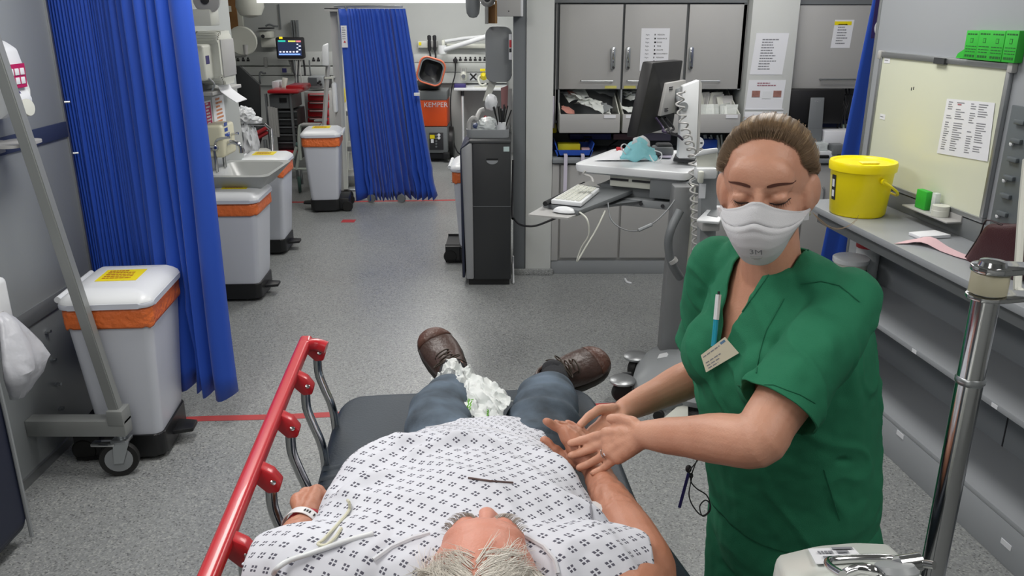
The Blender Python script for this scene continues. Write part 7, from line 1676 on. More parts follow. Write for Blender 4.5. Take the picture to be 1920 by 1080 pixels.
strip_on(dens([(1502, 532), (1540, 527), (1575, 536), (1612, 566)]), .0012, DG, 'shoulder_seam', top)
strip_on(dens([(1470, 560), (1436, 620), (1425, 660), (1418, 700)]), .0010, DG, 'armhole_seam', top)
strip_on(dens([(1500, 445), (1460, 490), (1420, 545), (1392, 585)]), .0012, DG, 'neck_band_seam', top)
strip_on(dens([(1384, 722), (1450, 722), (1500, 740), (1528, 756)]), .0010, DG, 'sleeve_hem_seam', top)
strip_on(dens([(1545, 880), (1560, 930), (1575, 975)]), .0010, DG, 'side_seam', top)
# badge and pen
def quad_on(px4, th, off=.002):
    P_ = [ong(*q, off) for q in px4]; c_ = sum(P_, Vector())/4; n_ = (P_[2]-P_[0]).cross(P_[3]-P_[1]).normalized(); n_ = n_ if n_.dot(O-c_) > 0 else -n_
    P_ = [p-n_*((p-c_).dot(n_))+n_*.008 for p in P_]; return P_, n_
P_, n_ = quad_on([(1317, 665), (1369, 630), (1389, 662), (1333, 695)], 1)
bm = B(); hull(bm, P_+[p+n_*.0015 for p in P_]); bd = obj('name_badge', bm, mat('cream_badge', '#cfc9b4', .35), NU, W=True)
def bq(u_, v_): return (P_[3]*(1-u_)+P_[2]*u_)*(1-v_)+(P_[0]*(1-u_)+P_[1]*u_)*v_
for v_, a_, b_ in ((.78, .06, .7), (.42, .08, .6), (.25, .08, .5), (.1, .1, .42)):
    bm = B(); u_ = a_
    while u_ < b_: e_ = min(u_+.12, b_); bm.faces.new([bm.verts.new(bq(*q)+n_*.0018) for q in ((u_, v_), (e_, v_), (e_, v_+.06), (u_, v_+.06))]); u_ = e_+.03
    obj('badge_print', bm, 'gink', bd, W=True, smooth=0)
bm = B(); bm.faces.new([bm.verts.new(bq(*q)+n_*.0018) for q in ((.76, .8), (.94, .8), (.94, .92), (.76, .92))]); obj('badge_logo', bm, mat('badge_blue', '#5a7d9e', .4), bd, W=True, smooth=0)
a_, b_, c_ = ong(1360, 556, .012), ong(1352, 598, .012), ong(1343, 648, .010)
a_ = b_+(b_-c_).normalized()*.046+(O-b_).normalized()*.004
pn = thing('ballpoint_pen', 'white and turquoise ballpoint pen clipped at the neck of the green scrubs', 'pen', a_)
obj('upper_barrel', tube(B(), [a_, b_], .0052, 12), 'white', pn, W=True); obj('lower_barrel', tube(B(), [b_, c_], .0050, 12), mat('turquoise_barrel', '#1e8fa8', .2, coat=.6), pn, W=True)
obj('button', tube(B(), [a_, a_+(a_-b_).normalized()*.006], .0022, 8), 'ink', pn, W=True); obj('clip', tube(B(), [a_+(O-a_).normalized()*.007, b_+(O-b_).normalized()*.008], .0014, 6), 'paper', pn, W=True)
# trousers
bm = B(); loft(bm, [(Vector((.59, 1.505, .74)), .178, .145, NL), (Vector((.587, 1.50, .84)), .175, .145, NL), (Vector((.585, 1.50, .88)), .16, .13, NL)], 30)
for s in (-1, 1):
    c = Vector((.592, 1.505, .78))+NL*s*.083; f_ = Vector((.615, 1.515, .05))+NL*s*.11
    limb(bm, [(*c, .112), (*c.lerp(f_, .25), .108), (*c.lerp(f_, .55), .09), (*c.lerp(f_, .85), .082), (*f_, .082)], 24, 3)
tm = fused(bm, .006, 6, .5)
displace(tm, lambda p, n: .006*noise.noise(Vector((p.x*14, p.y*14, p.z*5)))+.002*noise.noise(p*40))
tr_ = obj('scrub_trousers', tm, GREEN, NU, smooth=180); tm.transform(Matrix.Translation(-off_))
for s in (-1, 1):
    f_ = Vector((.615, 1.515, 0))+NL*s*.11; bm = B(); R = []
    for z, k in ((.0, 1.0), (.03, 1.03), (.055, .95), (.07, .6)): R.append([f_+NF*(.05+k*.135*math.cos(a))+NL*k*.047*math.sin(a)*(1+.15*math.cos(a))+Zv*z for a in [2*PI*q/24 for q in range(24)]])
    rings(bm, R); obj('shoe', bm, 'black', NU, W=True)
# engagement ring on the ring finger
rp = LF[2][0].lerp(LF[2][1], .35); rd = (LF[2][1]-LF[2][0]).normalized(); rx_, ry_ = frame_of(rd)
rg = thing('diamond_ring', 'silver ring with a clear stone on the nurse left ring finger', 'ring', rp)
obj('band', tube(B(), [rp+(rx_*math.cos(a)+ry_*math.sin(a))*.0106 for a in [2*PI*k/24 for k in range(24)]], .0013, 8, closed=True), 'chrome', rg, W=True)
st_ = rp+(O-rp).normalized()*.0115; obj('stone', lathe(B(), [(0, -.002), (.0038, .0005), (.0032, .002), (0, .0025)], st_, 8, (O-rp).normalized()), mat('clear_stone', '#eef2ff', .05, .2, coat=1), rg, W=True)
# lanyard and pen hanging at the waist
ld = thing('pen_on_cord', 'dark blue pen dangling on a black knotted cord at the nurse waist', 'cord', PY(1305, 865, 1.40))
yy = 1.38
obj('cord', tube(B(), [PY(1309, 862, yy+.02), PY(1301, 872, yy), PY(1292, 884, yy-.01), PY(1297, 893, yy), PY(1294, 910, yy), PY(1292, 930, yy), PY(1300, 950, yy), PY(1315, 966, yy), PY(1328, 960, yy), PY(1331, 945, yy), PY(1322, 938, yy), PY(1312, 950, yy), PY(1318, 968, yy), PY(1332, 955, yy), PY(1326, 930, yy), PY(1305, 915, yy), PY(1295, 900, yy), PY(1300, 880, yy), PY(1307, 862, yy+.02)], .0013, 6, 8), 'ink', ld, W=True)
obj('knot', ell((bm := B()), PY(1291, 879, yy), (.006, .006, .008)) or bm, 'ink', ld, W=True); obj('knot', ell((bm := B()), PY(1296, 892, yy), (.004, .004, .006)) or bm, 'ink', ld, W=True)
obj('pen', tube(B(), [PY(1291, 888, yy), PY(1274, 951, yy)], .0032, 10), mat('indigo_pen', '#2f2c66', .3), ld, W=True)
# ================================================================ PATIENT
PA = thing('patient', 'person lying on the trolley in a patterned hospital gown and jeans, arm held out', 'person', (-.07, 1.45, .8))
PL = Vector(PA.location)
PSK = skin_mat('patient_skin', '#b47a60', '#c48c74', vs=9)
PHC = Vector((-.038, .905, 1.070)); pf = Vector((.02, .71, .704)).normalized(); pxx = Vector((1, 0, 0)); pxx = (pxx-pf*pxx.dot(pf)).normalized(); pu = pxx.cross(pf).normalized()
PM = Matrix((pxx, pf, pu)).transposed()
def PH(x, y, z): return PHC+PM @ Vector((x, y, z))
bm = B()
XH = Vector((1, 0, 0))
TS = [(1.60, -.06, .865, .15, .06), (1.50, -.07, .885, .165, .08), (1.40, -.085, .915, .185, .10), (1.28, -.09, .955, .205, .108), (1.15, -.085, .99, .212, .105), (1.05, -.085, 1.01, .21, .088), (.99, -.08, 1.03, .18, .08)]
loft(bm, [(Vector((x, y, z)), a-.012, b-.012, XH) for y, x, z, a, b in TS], 28)
limb(bm, [(-.07, 1.02, 1.03, .07), (-.055, .97, 1.045, .06), (*PH(0, -.02, -.08), .058), (*PH(0, -.015, -.02), .06)], 18, 3)
ell(bm, PH(0, -.016, .030), (.078, .098, .088), PM, 32); ell(bm, PH(0, .012, -.035), (.066, .074, .085), PM, 32)
ell(bm, PH(0, .055, .034), (.056, .034, .042), PM); limb(bm, [(*PH(0, .078, .006), .010), (*PH(0, .092, -.016), .0120), (*PH(0, .104, -.038), .0150)], 12, 3)
for s in (-1, 1):
    ell(bm, PH(s*.014, .100, -.040), (.009, .010, .009), PM, 12); ell(bm, PH(s*.082, -.015, -.010), (.010, .019, .033), PM @ Matrix.Rotation(-s*.4, 3, 'Z'), 16)
    limb(bm, [(*PH(s*.012, .088, .012), .007), (*PH(s*.030, .086, .016), .0075), (*PH(s*.050, .068, .010), .006)], 10, 3)
    ell(bm, PH(s*.038, .055, -.030), (.028, .026, .026), PM)
ell(bm, PH(0, .070, -.075), (.026, .018, .012), PM); ell(bm, PH(0, .045, -.108), (.034, .03, .022), PM)
# right arm (image right), palm side turned to the nurse
SR, ER, WR = Vector((.150, .93, 1.02)), Vector((.205, 1.075, .975)), PY(1122, 893, 1.40)
limb(bm, [(*SR, .058), (*SR.lerp(ER, .6), .052), (*ER, .050), (*ER.lerp(WR, .25), .0495), (*ER.lerp(WR, .6), .040), (*ER.lerp(WR, .85), .031), (*WR, .0285)], 20, 4)
HR = [[PY(1062, 812, 1.46), PY(1048, 803, 1.465), PY(1035, 796, 1.465), PY(1025, 791, 1.46)],
      [PY(1078, 812, 1.48), PY(1064, 802, 1.49), PY(1052, 797, 1.49), PY(1042, 794, 1.485)],
      [PY(1092, 820, 1.495), PY(1082, 806, 1.52), PY(1072, 798, 1.53), PY(1064, 794, 1.53)],
      [PY(1106, 832, 1.48), PY(1100, 818, 1.505), PY(1092, 808, 1.515), PY(1086, 802, 1.52)]]
HT = [PY(1092, 872, 1.43), PY(1064, 862, 1.445), PY(1040, 845, 1.455), PY(1022, 828, 1.46)]
hand(bm, WR, HR, HT, 1.24, .0165)
# left arm (image left), hand curled on the gown
SLp, EL2, WL2 = Vector((-.30, .93, 1.01)), PY(512, 1100, 1.03), PY(570, 984, 1.245)
limb(bm, [(*SLp, .055), (*SLp.lerp(EL2, .6), .050), (*EL2, .044), (*EL2.lerp(WL2, .3), .043), (*EL2.lerp(WL2, .7), .034), (*WL2, .027)], 20, 4)
HL = [[PY(594, 924, 1.335), PY(610, 932, 1.33), PY(627, 937, 1.325), PY(640, 941, 1.32)],
      [PY(592, 936, 1.325), PY(610, 945, 1.32), PY(626, 949, 1.31), PY(638, 951, 1.305)],
      [PY(590, 949, 1.305), PY(608, 956, 1.30), PY(623, 960, 1.295), PY(633, 962, 1.29)],
      [PY(588, 961, 1.29), PY(604, 967, 1.285), PY(616, 970, 1.28), PY(625, 972, 1.275)]]
HTL = [PY(560, 955, 1.28), PY(556, 938, 1.30), PY(570, 926, 1.325), PY(590, 918, 1.345)]
hand(bm, WL2, HL, HTL, 1.1, .017)
# legs and feet (inside jeans and shoes)
AL, AR = PY(850, 712, 2.13), PY(1040, 724, 2.09)
KL, KR = Vector((-.178, 1.82, .865)), Vector((.085, 1.82, .865))
for hip, k, a in ((Vector((-.145, 1.52, .86)), KL, AL), (Vector((.03, 1.52, .86)), KR, AR)):
    limb(bm, [(*hip, .062), (*hip.lerp(k, .6), .055), (*k, .048), (*k.lerp(a, .45), .040), (*a, .032), (*(a+Vector((0, .05, .01))), .032)], 18, 3)
nt = PSK.node_tree; geo = nt.nodes.new('ShaderNodeNewGeometry'); dd_ = nt.nodes.new('ShaderNodeVectorMath'); dd_.operation = 'DISTANCE'
tcx = nt.nodes.new('ShaderNodeTexCoord'); nt.links.new(tcx.outputs['Object'], dd_.inputs[0]); dd_.inputs[1].default_value = tuple(PHC-PL)
mr_ = nt.nodes.new('ShaderNodeMapRange'); mr_.inputs[1].default_value = .11; mr_.inputs[2].default_value = .16; mr_.inputs[3].default_value = 1; mr_.inputs[4].default_value = 0
nt.links.new(dd_.outputs['Value'], mr_.inputs[0]); mxx = nt.nodes.new('ShaderNodeMix'); mxx.data_type = 'RGBA'; mxx.inputs[7].default_value = lin('#d2907c')
bs_ = nt.nodes['Principled BSDF']; src = bs_.inputs['Base Color'].links[0].from_socket; nt.links.new(src, mxx.inputs[6]); nt.links.new(mr_.outputs[0], mxx.inputs[0]); nt.links.new(mxx.outputs[2], bs_.inputs['Base Color'])
pm_ = fused(bm, .0032, 4, .5)
displace(pm_, lambda p, n: .0022*noise.noise(p*70)*(1 if (p-WR).length < .2 or (p-WL2).length < .16 else 0))
obj('body', pm_, PSK, PA, smooth=180); pm_.transform(Matrix.Translation(-PL))
PB = bvh(pm_)
# grey hair and beard: fine strands rooted on the head
rnd = random.Random(31)
GH = mat('white_hair', '#e8e3da', .5, var=.06, vscale=60); GH2 = mat('grey_beard', '#a79f96', .6)
def scalp():
    th = math.radians(rnd.uniform(0, 118)**1.0); al = rnd.uniform(-PI, PI)
    d = Vector((math.sin(th)*math.sin(al), math.sin(th)*math.cos(al), math.cos(th)))   # pole = crown
    side = abs(d.x) > .70
    if d.y > (.36 if side else .52): return None
    if not side and d.y > -.15 and rnd.random() < .15+1.1*(d.y+.1): return None
    root = PH(d.x*.0785, -.016+d.y*.0985, .030+d.z*.0885)
    nrm = (root-PH(0, -.016, .03)).normalized()
    w1 = PM @ Vector((noise.noise(d*3.1), noise.noise(d*3.1+Vector((5, 0, 0))), noise.noise(d*3.1+Vector((0, 5, 0)))))
    base_ = PM @ (Vector((math.copysign(.8, d.x), -.25, -.3)) if side else Vector((1.0 if d.x > -.1 else -1.0, .65 if d.y > -.2 else -.3, 0)))
    flow = (base_+w1*1.3).normalized(); flow = (flow-nrm*flow.dot(nrm)).normalized(); L4 = rnd.uniform(.03, .06)*(1.0 if side else 1.0)
    pf_ = (.34 if side else .07)*rnd.uniform(.3, 1.3)
    curl = PM @ Vector((noise.noise(d*14), noise.noise(d*14+Vector((3, 0, 0))), noise.noise(d*14+Vector((0, 3, 0)))))
    out = []; C_ = PH(0, -.016, .03); MT = PM.transposed()
    for f in (0, .2, .4, .6, .8, 1):
        q = MT @ (root+flow*L4*f+curl*.030*f*f-C_); e = Vector((q.x/.0785, q.y/.0985, q.z/.0885)); e.normalize()
        out.append(C_+PM @ Vector((e.x*.0785, e.y*.0985, e.z*.0885))+nrm*(.001+L4*pf_*f*1.6+.002*noise.noise(d*30)))
    return out
strands('hair', 12000, scalp, GH, PA, .0006)
def beard():
    s = rnd.choice((-1, 1)); z = rnd.uniform(-.115, .0); y = rnd.uniform(-.02, .075) if z < -.06 else rnd.uniform(-.02, .035)
    o_ = PH(s*.16, y, z)-PL; h_ = PB.ray_cast(o_, (PM @ Vector((-s, 0, 0))))
    if not h_[0]: return None
    root = h_[0]+PL; n = PM @ Vector((s*.9, .35, -.1)); n.normalize(); L4 = rnd.uniform(.012, .026)
    c_ = Vector((rnd.uniform(-1, 1), rnd.uniform(-1, 1), rnd.uniform(-1, 1)))*.006
    return [root+n*L4*f+(PM @ Vector((0, .3, -.6)))*L4*f*f+c_*f*f for f in (0, .35, .7, 1)]
strands('beard', 2600, beard, GH2, PA)
def browh():
    s = rnd.choice((-1, 1)); x = s*rnd.uniform(.012, .05); o_ = PH(x, .2, .017+rnd.uniform(-.003, .003))-PL; h_ = PB.ray_cast(o_, -pf)
    if not h_[0]: return None
    root = h_[0]+PL; return [root, root+pf*.004+pxx*s*.004, root+pf*.005+pxx*s*.010]
strands('eyebrows', 160, browh, GH2, PA)
# ---------------- gown
def gown_mat():
    m = bpy.data.materials.new('patterned_gown_cotton'); m.use_nodes = True; N = m.node_tree.nodes; L = m.node_tree.links; b = N['Principled BSDF']; b.inputs['Roughness'].default_value = .85
    uv = N.new('ShaderNodeUVMap'); mp = N.new('ShaderNodeMapping'); mp.vector_type = 'POINT'; mp.inputs['Scale'].default_value = (1/.0205,)*3; mp.inputs['Rotation'].default_value = (0, 0, math.radians(38))
    L.new(uv.outputs[0], mp.inputs[0])
    def mth(op, a, b_=None):
        n = N.new('ShaderNodeMath'); n.operation = op
        for i, k in enumerate((a, b_)):
            if k is None: continue
            if isinstance(k, (int, float)): n.inputs[i].default_value = k
            else: L.new(k, n.inputs[i])
        return n.outputs[0]
    ns = N.new('ShaderNodeTexNoise'); ns.inputs['Scale'].default_value = 3; L.new(mp.outputs[0], ns.inputs['Vector'])
    sx = N.new('ShaderNodeSeparateXYZ'); L.new(mp.outputs[0], sx.inputs[0]); o_ = []
    for k in (0, 1):
        q = mth('ADD', sx.outputs[k], mth('MULTIPLY', mth('SUBTRACT', ns.outputs['Fac'], .5), .10)); f = mth('SUBTRACT', mth('FRACT', q), .5); o_.append(mth('ABSOLUTE', mth('SUBTRACT', mth('ABSOLUTE', f), .135)))
    hit = mth('LESS_THAN', mth('MAXIMUM', *o_), .088)
    mx = N.new('ShaderNodeMix'); mx.data_type = 'RGBA'; mx.inputs[6].default_value = lin('#d6d8e1'); mx.inputs[7].default_value = lin('#565664'); L.new(hit, mx.inputs[0]); L.new(mx.outputs[2], b.inputs['Base Color'])
    n = N.new('ShaderNodeTexNoise'); n.inputs['Scale'].default_value = 16; L.new(uv.outputs[0], n.inputs['Vector'])
    bp = N.new('ShaderNodeBump'); bp.inputs['Strength'].default_value = .55; bp.inputs['Distance'].default_value = .008; L.new(n.outputs['Fac'], bp.inputs['Height']); L.new(bp.outputs[0], b.inputs['Normal'])
    return m
GW = gown_mat()
bm = B()
GS = [(1.72, -.05, .85, .185, .060), (1.66, -.055, .86, .188, .070), (1.55, -.08, .876, .184, .082), (1.42, -.095, .917, .192, .104), (1.30, -.09, .962, .206, .118), (1.18, -.085, .995, .224, .118), (1.08, -.085, 1.02, .235, .105), (1.0, -.08, 1.032, .21, .09), (.95, -.08, 1.04, .16, .08)]
loft(bm, [(Vector((x, y, z)), a, b, XH) for y, x, z, a, b in GS], 36)
# side skirts lying on the mattress
limb(bm, [(-.22, 1.52, .83, .028), (-.25, 1.40, .85, .030), (-.265, 1.28, .885, .034), (-.29, 1.15, .925, .045), (-.27, 1.02, .98, .065)], 16, 4)
limb(bm, [(.07, 1.42, .85, .028), (.105, 1.32, .87, .032), (.130, 1.22, .90, .034), (.13, 1.12, .935, .042)], 16, 4)
# sleeves
loft(bm, [(Vector((-.20, .98, 1.035)), .09, .085, Vector((0, 1, 0))), (Vector((-.29, 1.0, 1.015)), .085, .08, Vector((0, 1, 0))), (Vector((-.345, 1.035, .99)), .078, .07, Vector((0, 1, 0)))], 24)
loft(bm, [(Vector((.04, .97, 1.035)), .09, .085, Vector((0, 1, 0))), (Vector((.12, .99, 1.02)), .088, .08, Vector((0, 1, 0))), (Vector((.165, 1.03, 1.0)), .075, .07, Vector((0, 1, 0)))], 24)
gm2 = fused(bm, .005, 6, .5)
GC = [(PY(590, 1020, 1.2), PY(760, 900, 1.35), .020, .012), (PY(620, 1040, 1.15), PY(800, 940, 1.27), .016, .010), (PY(700, 960, 1.25), PY(1000, 940, 1.25), .014, .010), (PY(760, 990, 1.2), PY(880, 950, 1.25), .012, .008),
      (PY(1000, 940, 1.25), PY(1090, 1010, 1.17), .013, .010), (PY(1050, 850, 1.4), PY(1110, 960, 1.25), .012, .010), (PY(1030, 880, 1.38), PY(1080, 1000, 1.2), .010, -.008), (PY(850, 800, 1.55), PY(1050, 870, 1.42), .010, .006),
      (PY(700, 840, 1.5), PY(780, 820, 1.5), .014, .006), (PY(660, 900, 1.42), PY(720, 850, 1.48), .014, .008), (PY(900, 900, 1.34), PY(960, 905, 1.33), .008, -.006), (PY(640, 1060, 1.1), PY(760, 1010, 1.15), .014, .009), (PY(1060, 1030, 1.1), PY(1180, 1050, 1.08), .014, .009)]
def g2(p, n):
    d = .010*noise.noise(Vector((p.x*9, p.y*6, p.z*9)))+.0035*noise.noise(Vector((p.x*22, p.y*14, p.z*20)))+.0045*(1-abs(noise.noise(Vector((p.x*7+p.y*5, p.y*6-p.x*3, 1))))*4 if abs(noise.noise(Vector((p.x*7+p.y*5, p.y*6-p.x*3, 1)))) < .25 else 0)
    for a, b, w_, amp in GC:
        a2 = Vector((a.x, a.y, p.z)); b2 = Vector((b.x, b.y, p.z))
        if (p-a2).length < (b2-a2).length+.05: d += crease(p, a2, b2, w_*1.15, amp*1.9)
    return d*(max(0, min(1, n.z*1.5+.4)))
displace(gm2, g2)
gb = bmesh.new(); gb.from_mesh(gm2)
def gcut(p):
    hem = 1.665+.05*(p.x+.05)+.010*math.sin(p.x*30)
    if p.y > hem: return True
    return p.y < .925 and p.z > .99 and abs(p.x+.045) < .055   # neckline
    
bmesh.ops.delete(gb, geom=[f for f in gb.faces if gcut(f.calc_center_median()) or (f.calc_center_median().x < -.385 and f.calc_center_median().y < 1.12) or (f.calc_center_median().x > .205 and f.calc_center_median().y < 1.12)], context='FACES')
smooth_edge(gb, 8)
ul = gb.loops.layers.uv.new('UVMap')
for f in gb.faces:
    for l in f.loops:
        p = l.vert.co; xc, zc = -.08, .93
        th = math.atan2(p.x-xc, max(.02, p.z-zc)+.10)
        l[ul].uv = (th*.27, (p.y*1.02+(p.z-1)*.35))
gb.to_mesh(gm2); gb.free()
gown = obj('gown', gm2, GW, PA, smooth=180); gm2.transform(Matrix.Translation(-PL)); gown['label'] = 'white gown with small grey squares'
md = gown.modifiers.new('t', 'SOLIDIFY'); md.thickness = .003; md.offset = -1
GB2 = bvh(gm2)
def onp(px, py, off=.002):
    d = ray(px, py).normalized(); h_ = GB2.ray_cast(O-PL, d)
    if not h_[0]: return None
    return h_[0]+PL+(O-h_[0]-PL).normalized()*off
def gstrip(name, pl_, r, m, parent=None, off=.002):
    pts = [p for p in (onp(*q, off) for q in dens(pl_, 5)) if p]
    if len(pts) > 2: return obj(name, tube(B(), pts, r, 6), m, parent or gown, W=True)
WH = mat('white_binding', '#d5d6dc', .8)
gstrip('gown_tie', [(878, 896), (920, 902), (962, 905)], .0016, mat('brown_tie', '#5d4a48', .7))
gstrip('hem_band', [(790, 803), (840, 796), (920, 804), (990, 822)], .0022, WH)
gstrip('neck_binding', [(700, 1050), (735, 1025), (775, 1008), (805, 1000)], .0035, WH)
gstrip('neck_binding', [(985, 1005), (1020, 1025), (1040, 1050), (1046, 1075)], .0035, WH)
gstrip('side_seam', [(1085, 880), (1105, 930), (1112, 985)], .0016, mat('grey_seam', '#84848c', .8))
# ---------------- jeans
def denim():
    m = mat('faded_denim', '#3b4d63', .9, bump=.25, bscale=500); N = m.node_tree.nodes; L = m.node_tree.links; b = N['Principled BSDF']
    tc = N.new('ShaderNodeTexCoord'); n = N.new('ShaderNodeTexNoise'); n.inputs['Scale'].default_value = 9; n.inputs['Detail'].default_value = 7; L.new(tc.outputs['Object'], n.inputs['Vector'])
    r = N.new('ShaderNodeValToRGB'); e = r.color_ramp.elements; e[0].position = .35; e[0].color = lin('#3a434c'); e[1].position = .72; e[1].color = lin('#6a7b8d'); L.new(n.outputs['Fac'], r.inputs[0]); L.new(r.outputs[0], b.inputs['Base Color']); return m
DN = denim(); jeans = []
bm = B(); loft(bm, [(Vector((-.07, 1.38, .90)), .15, .07, XH), (Vector((-.065, 1.5, .875)), .17, .07, XH), (Vector((-.055, 1.6, .86)), .155, .06, XH)], 24)
CL, CR_ = PY(852, 730, 2.05), PY(1020, 742, 2.02)
limb(bm, [(-.145, 1.52, .865, .084), (-.16, 1.66, .87, .084), (-.18, 1.80, .868, .074), (-.165, 1.93, .85, .064), (*CL, .054), (*(CL+Vector((.0, .05, .0))), .053)], 26, 4, .82, (1, 0, 0))
limb(bm, [(.03, 1.52, .865, .084), (.055, 1.66, .87, .086), (.08, 1.80, .87, .082), (.090, 1.93, .852, .078), (*CR_, .066), (*(CR_+Vector((.01, .05, .0))), .065)], 26, 4, .78, (1, 0, 0))
jm = fused(bm, .005, 5, .5)
def jfn(p, n):
    s = math.sin((p.y*1.0+.25*p.x+.03*math.sin(p.x*30))*55+3*noise.noise(p*6)); return .006*noise.noise(Vector((p.x*12, p.y*20, p.z*12)))+.0055*s*(1 if p.y > 1.6 else 0)*max(0, noise.noise(p*5)+.5)
displace(jm, jfn)
gb = bmesh.new(); gb.from_mesh(jm); bmesh.ops.delete(gb, geom=[f for f in gb.faces if f.calc_center_median().y > (CL.y if f.calc_center_median().x < -.04 else CR_.y)+.006*math.sin(f.calc_center_median().x*60)], context='FACES'); smooth_edge(gb, 8); gb.to_mesh(jm); gb.free()
jn = obj('jeans', jm, DN, PA, smooth=180); jm.transform(Matrix.Translation(-PL)); md = jn.modifiers.new('t', 'SOLIDIFY'); md.thickness = .003; md.offset = -1
for c_, r_ in ():
    bm = B(); tube(bm, [c_+Vector((math.cos(a)*r_, -.012+.003*math.sin(a*5), math.sin(a)*r_)) for a in [2*PI*k/28 for k in range(28)]], .0022, 6, closed=True); obj('hem_stitch', bm, mat('denim_hem', '#7c8ba0', .9), jn, W=True)
# ---------------- socks and shoes
LEA = mat('brown_leather', '#3f2b24', .42, bump=.35, bscale=45, var=.35, vscale=14)
TOE = mat('worn_brown_leather', '#54352a', .45, bump=.35, bscale=60, var=.35, vscale=30)
SOLE = mat('dark_welt_sole', '#2a2420', .6); LACE = mat('brown_lace', '#3a3128', .8); SOCK = mat('charcoal_sock', '#2e2f33', .95, bump=.3, bscale=300)
def shoe(ankle, t_, v_, side, lb):
    t_ = Vector(t_).normalized(); n_ = Vector(v_); n_ = (n_-t_*n_.dot(t_)).normalized(); x_ = t_.cross(n_)
    base = ankle-t_*.085-n_*.085
    sh = thing('shoe', lb, 'shoe', ankle, group='brown lace up shoes')
    P = lambda x, y, z: base+x_*x*side+t_*y+n_*z
    # outline half widths (inner, outer) along the length
    def wdt(y): 
        f = y/.30; return (.033+.006*math.sin(f*PI*.5)+.014*max(0, math.sin((f-.35)/.65*PI)) if f > .35 else .033+.006*math.sin(f*PI*.5))*max(0, 1-max(0, (f-.78)/.22)**2.6)**.5*max(0, 1-max(0, (.12-f)/.12)**2)**.5+.002
    bm = B(); ys = [0, .004, .012, .03, .06, .1, .14, .18, .22, .25, .27, .285, .294, .299]; out = []
    L_o = [(wdt(y), y) for y in ys]+[(-wdt(y), y) for y in reversed(ys)]
    R = []
    for z, k in ((.0, .97), (.004, 1.04), (.024, 1.04), (.027, 1.0)): R.append([P(x*k+(.004 if x > 0 else -.004)+.006*math.sin(y/.3*PI), .15+(y-.15)*(1+.03*k), z) for x, y in L_o])
    rings(bm, R); obj('sole', bm, SOLE, sh, W=True)
    bm = B(); R = []
    for y in ys:
        f = y/.30; h = .078-.012*f if f < .32 else (.074-.036*((f-.32)/.38)**.9 if f < .70 else .038+.004*math.sin((f-.7)*10)); h *= max(.18, (1-max(0, (f-.86)/.14)**2.2)**.5 if f < 1 else .2); h = h*(1-max(0, (.05-f)/.05)*.35); w_ = wdt(y)
        r = []
        for k in range(17):
            a = PI*k/16; r.append(P(math.cos(a)*(w_+.003)*(1+.10*math.sin(a)*(f > .3))+.006*math.sin(f*PI), .15+(y-.15)*.985, .026+math.sin(a)**.75*h))
        r += [P(-w_*.5+.006*math.sin(f*PI), y, .022), P(w_*.5+.006*math.sin(f*PI), y, .022)]; R.append(r)
    rings(bm, R); me_ = obj('upper', bm, LEA, sh, W=True, smooth=180); s_ = me_.modifiers.new('s', 'SUBSURF'); s_.levels = s_.render_levels = 1
    bm = B(); R = []
    for f in (.80, .86, .91, .95, .98): 
        y = f*.30; w_ = wdt(y); h = .038*max(.18, (1-max(0, (f-.86)/.14)**2.2)**.5)
        R.append([P(math.cos(PI*k/12)*(w_+.004)*1.03+.006*math.sin(f*PI), .15+(y-.15)*.99, .028+math.sin(PI*k/12)**.75*(h+.0015)) for k in range(1, 12)])
    rings(bm, R, close=False); obj('toe_cap', bm, TOE, sh, W=True, smooth=180).modifiers.new('t', 'SOLIDIFY').thickness = .001
    # collar and tongue
    col = [P(.030*math.cos(a)+.001, .072+.050*math.sin(a), .098-.006*math.sin(a)) for a in [2*PI*k/24 for k in range(24)]]
    obj('collar', tube(B(), col, .0055, 8, closed=True), LEA, sh, W=True)
    bm = B(); rings(bm, [[P(s*.030, .100, .098), P(0, .11, .108), P(-s*.030, .100, .098), P(-s*.03, .098, .094), P(0, .105, .102), P(s*.03, .098, .094)] for s in (1,)]+[[P(.022, .155, .085), P(0, .155, .09), P(-.022, .155, .085), P(-.022, .153, .08), P(0, .15, .085), P(.022, .153, .08)]]); obj('tongue', bm, LEA, sh, W=True)
    for k in range(4):
        y = .108+k*.017; z = .108-k*.0078; obj('lace', tube(B(), [P(-.024, y, z-.010), P(-.012, y+.004, z), P(.012, y+.008, z), P(.024, y+.012, z-.012)], .0022, 6, 3), LACE, sh, W=True)
    obj('lace_bow', tube(B(), [P(0, .112, .112), P(.02, .10, .122), P(.04, .11, .108), P(.03, .122, .10), P(.005, .112, .113), P(-.02, .10, .122), P(-.042, .108, .108), P(-.03, .12, .10), P(0, .112, .113)], .0021, 6, 5), LACE, sh, W=True)
    obj('lace_end', tube(B(), [P(0, .112, .112), P(-.03, .092, .11), P(-.046, .075, .085), P(-.050, .066, .06)], .0019, 6, 4), LACE, sh, W=True)
    obj('lace_end', tube(B(), [P(0, .112, .112), P(.03, .095, .112), P(.048, .088, .09)], .0019, 6, 4), LACE, sh, W=True)
    bm = B(); limb(bm, [(*P(0, .078, .06), .034), (*P(0, .072, .10), .035), (*ankle.lerp(P(0, .07, .11), .4), .037), (*(ankle-Vector((0, .05, 0))), .038)], 20, 4)
    obj('sock', bm, SOCK, PA, W=True, smooth=180)
shoe(PY(848, 697, 2.15), (-.44, .78, .42), (.02, -.74, .66), 1, 'left brown leather lace up shoe pointing up and away beside the paper bag')
shoe(PY(1040, 702, 2.12), (.78, .55, .16), (-.1, -.66, .75), -1, 'right brown leather lace up shoe turned outwards beyond the trolley end')
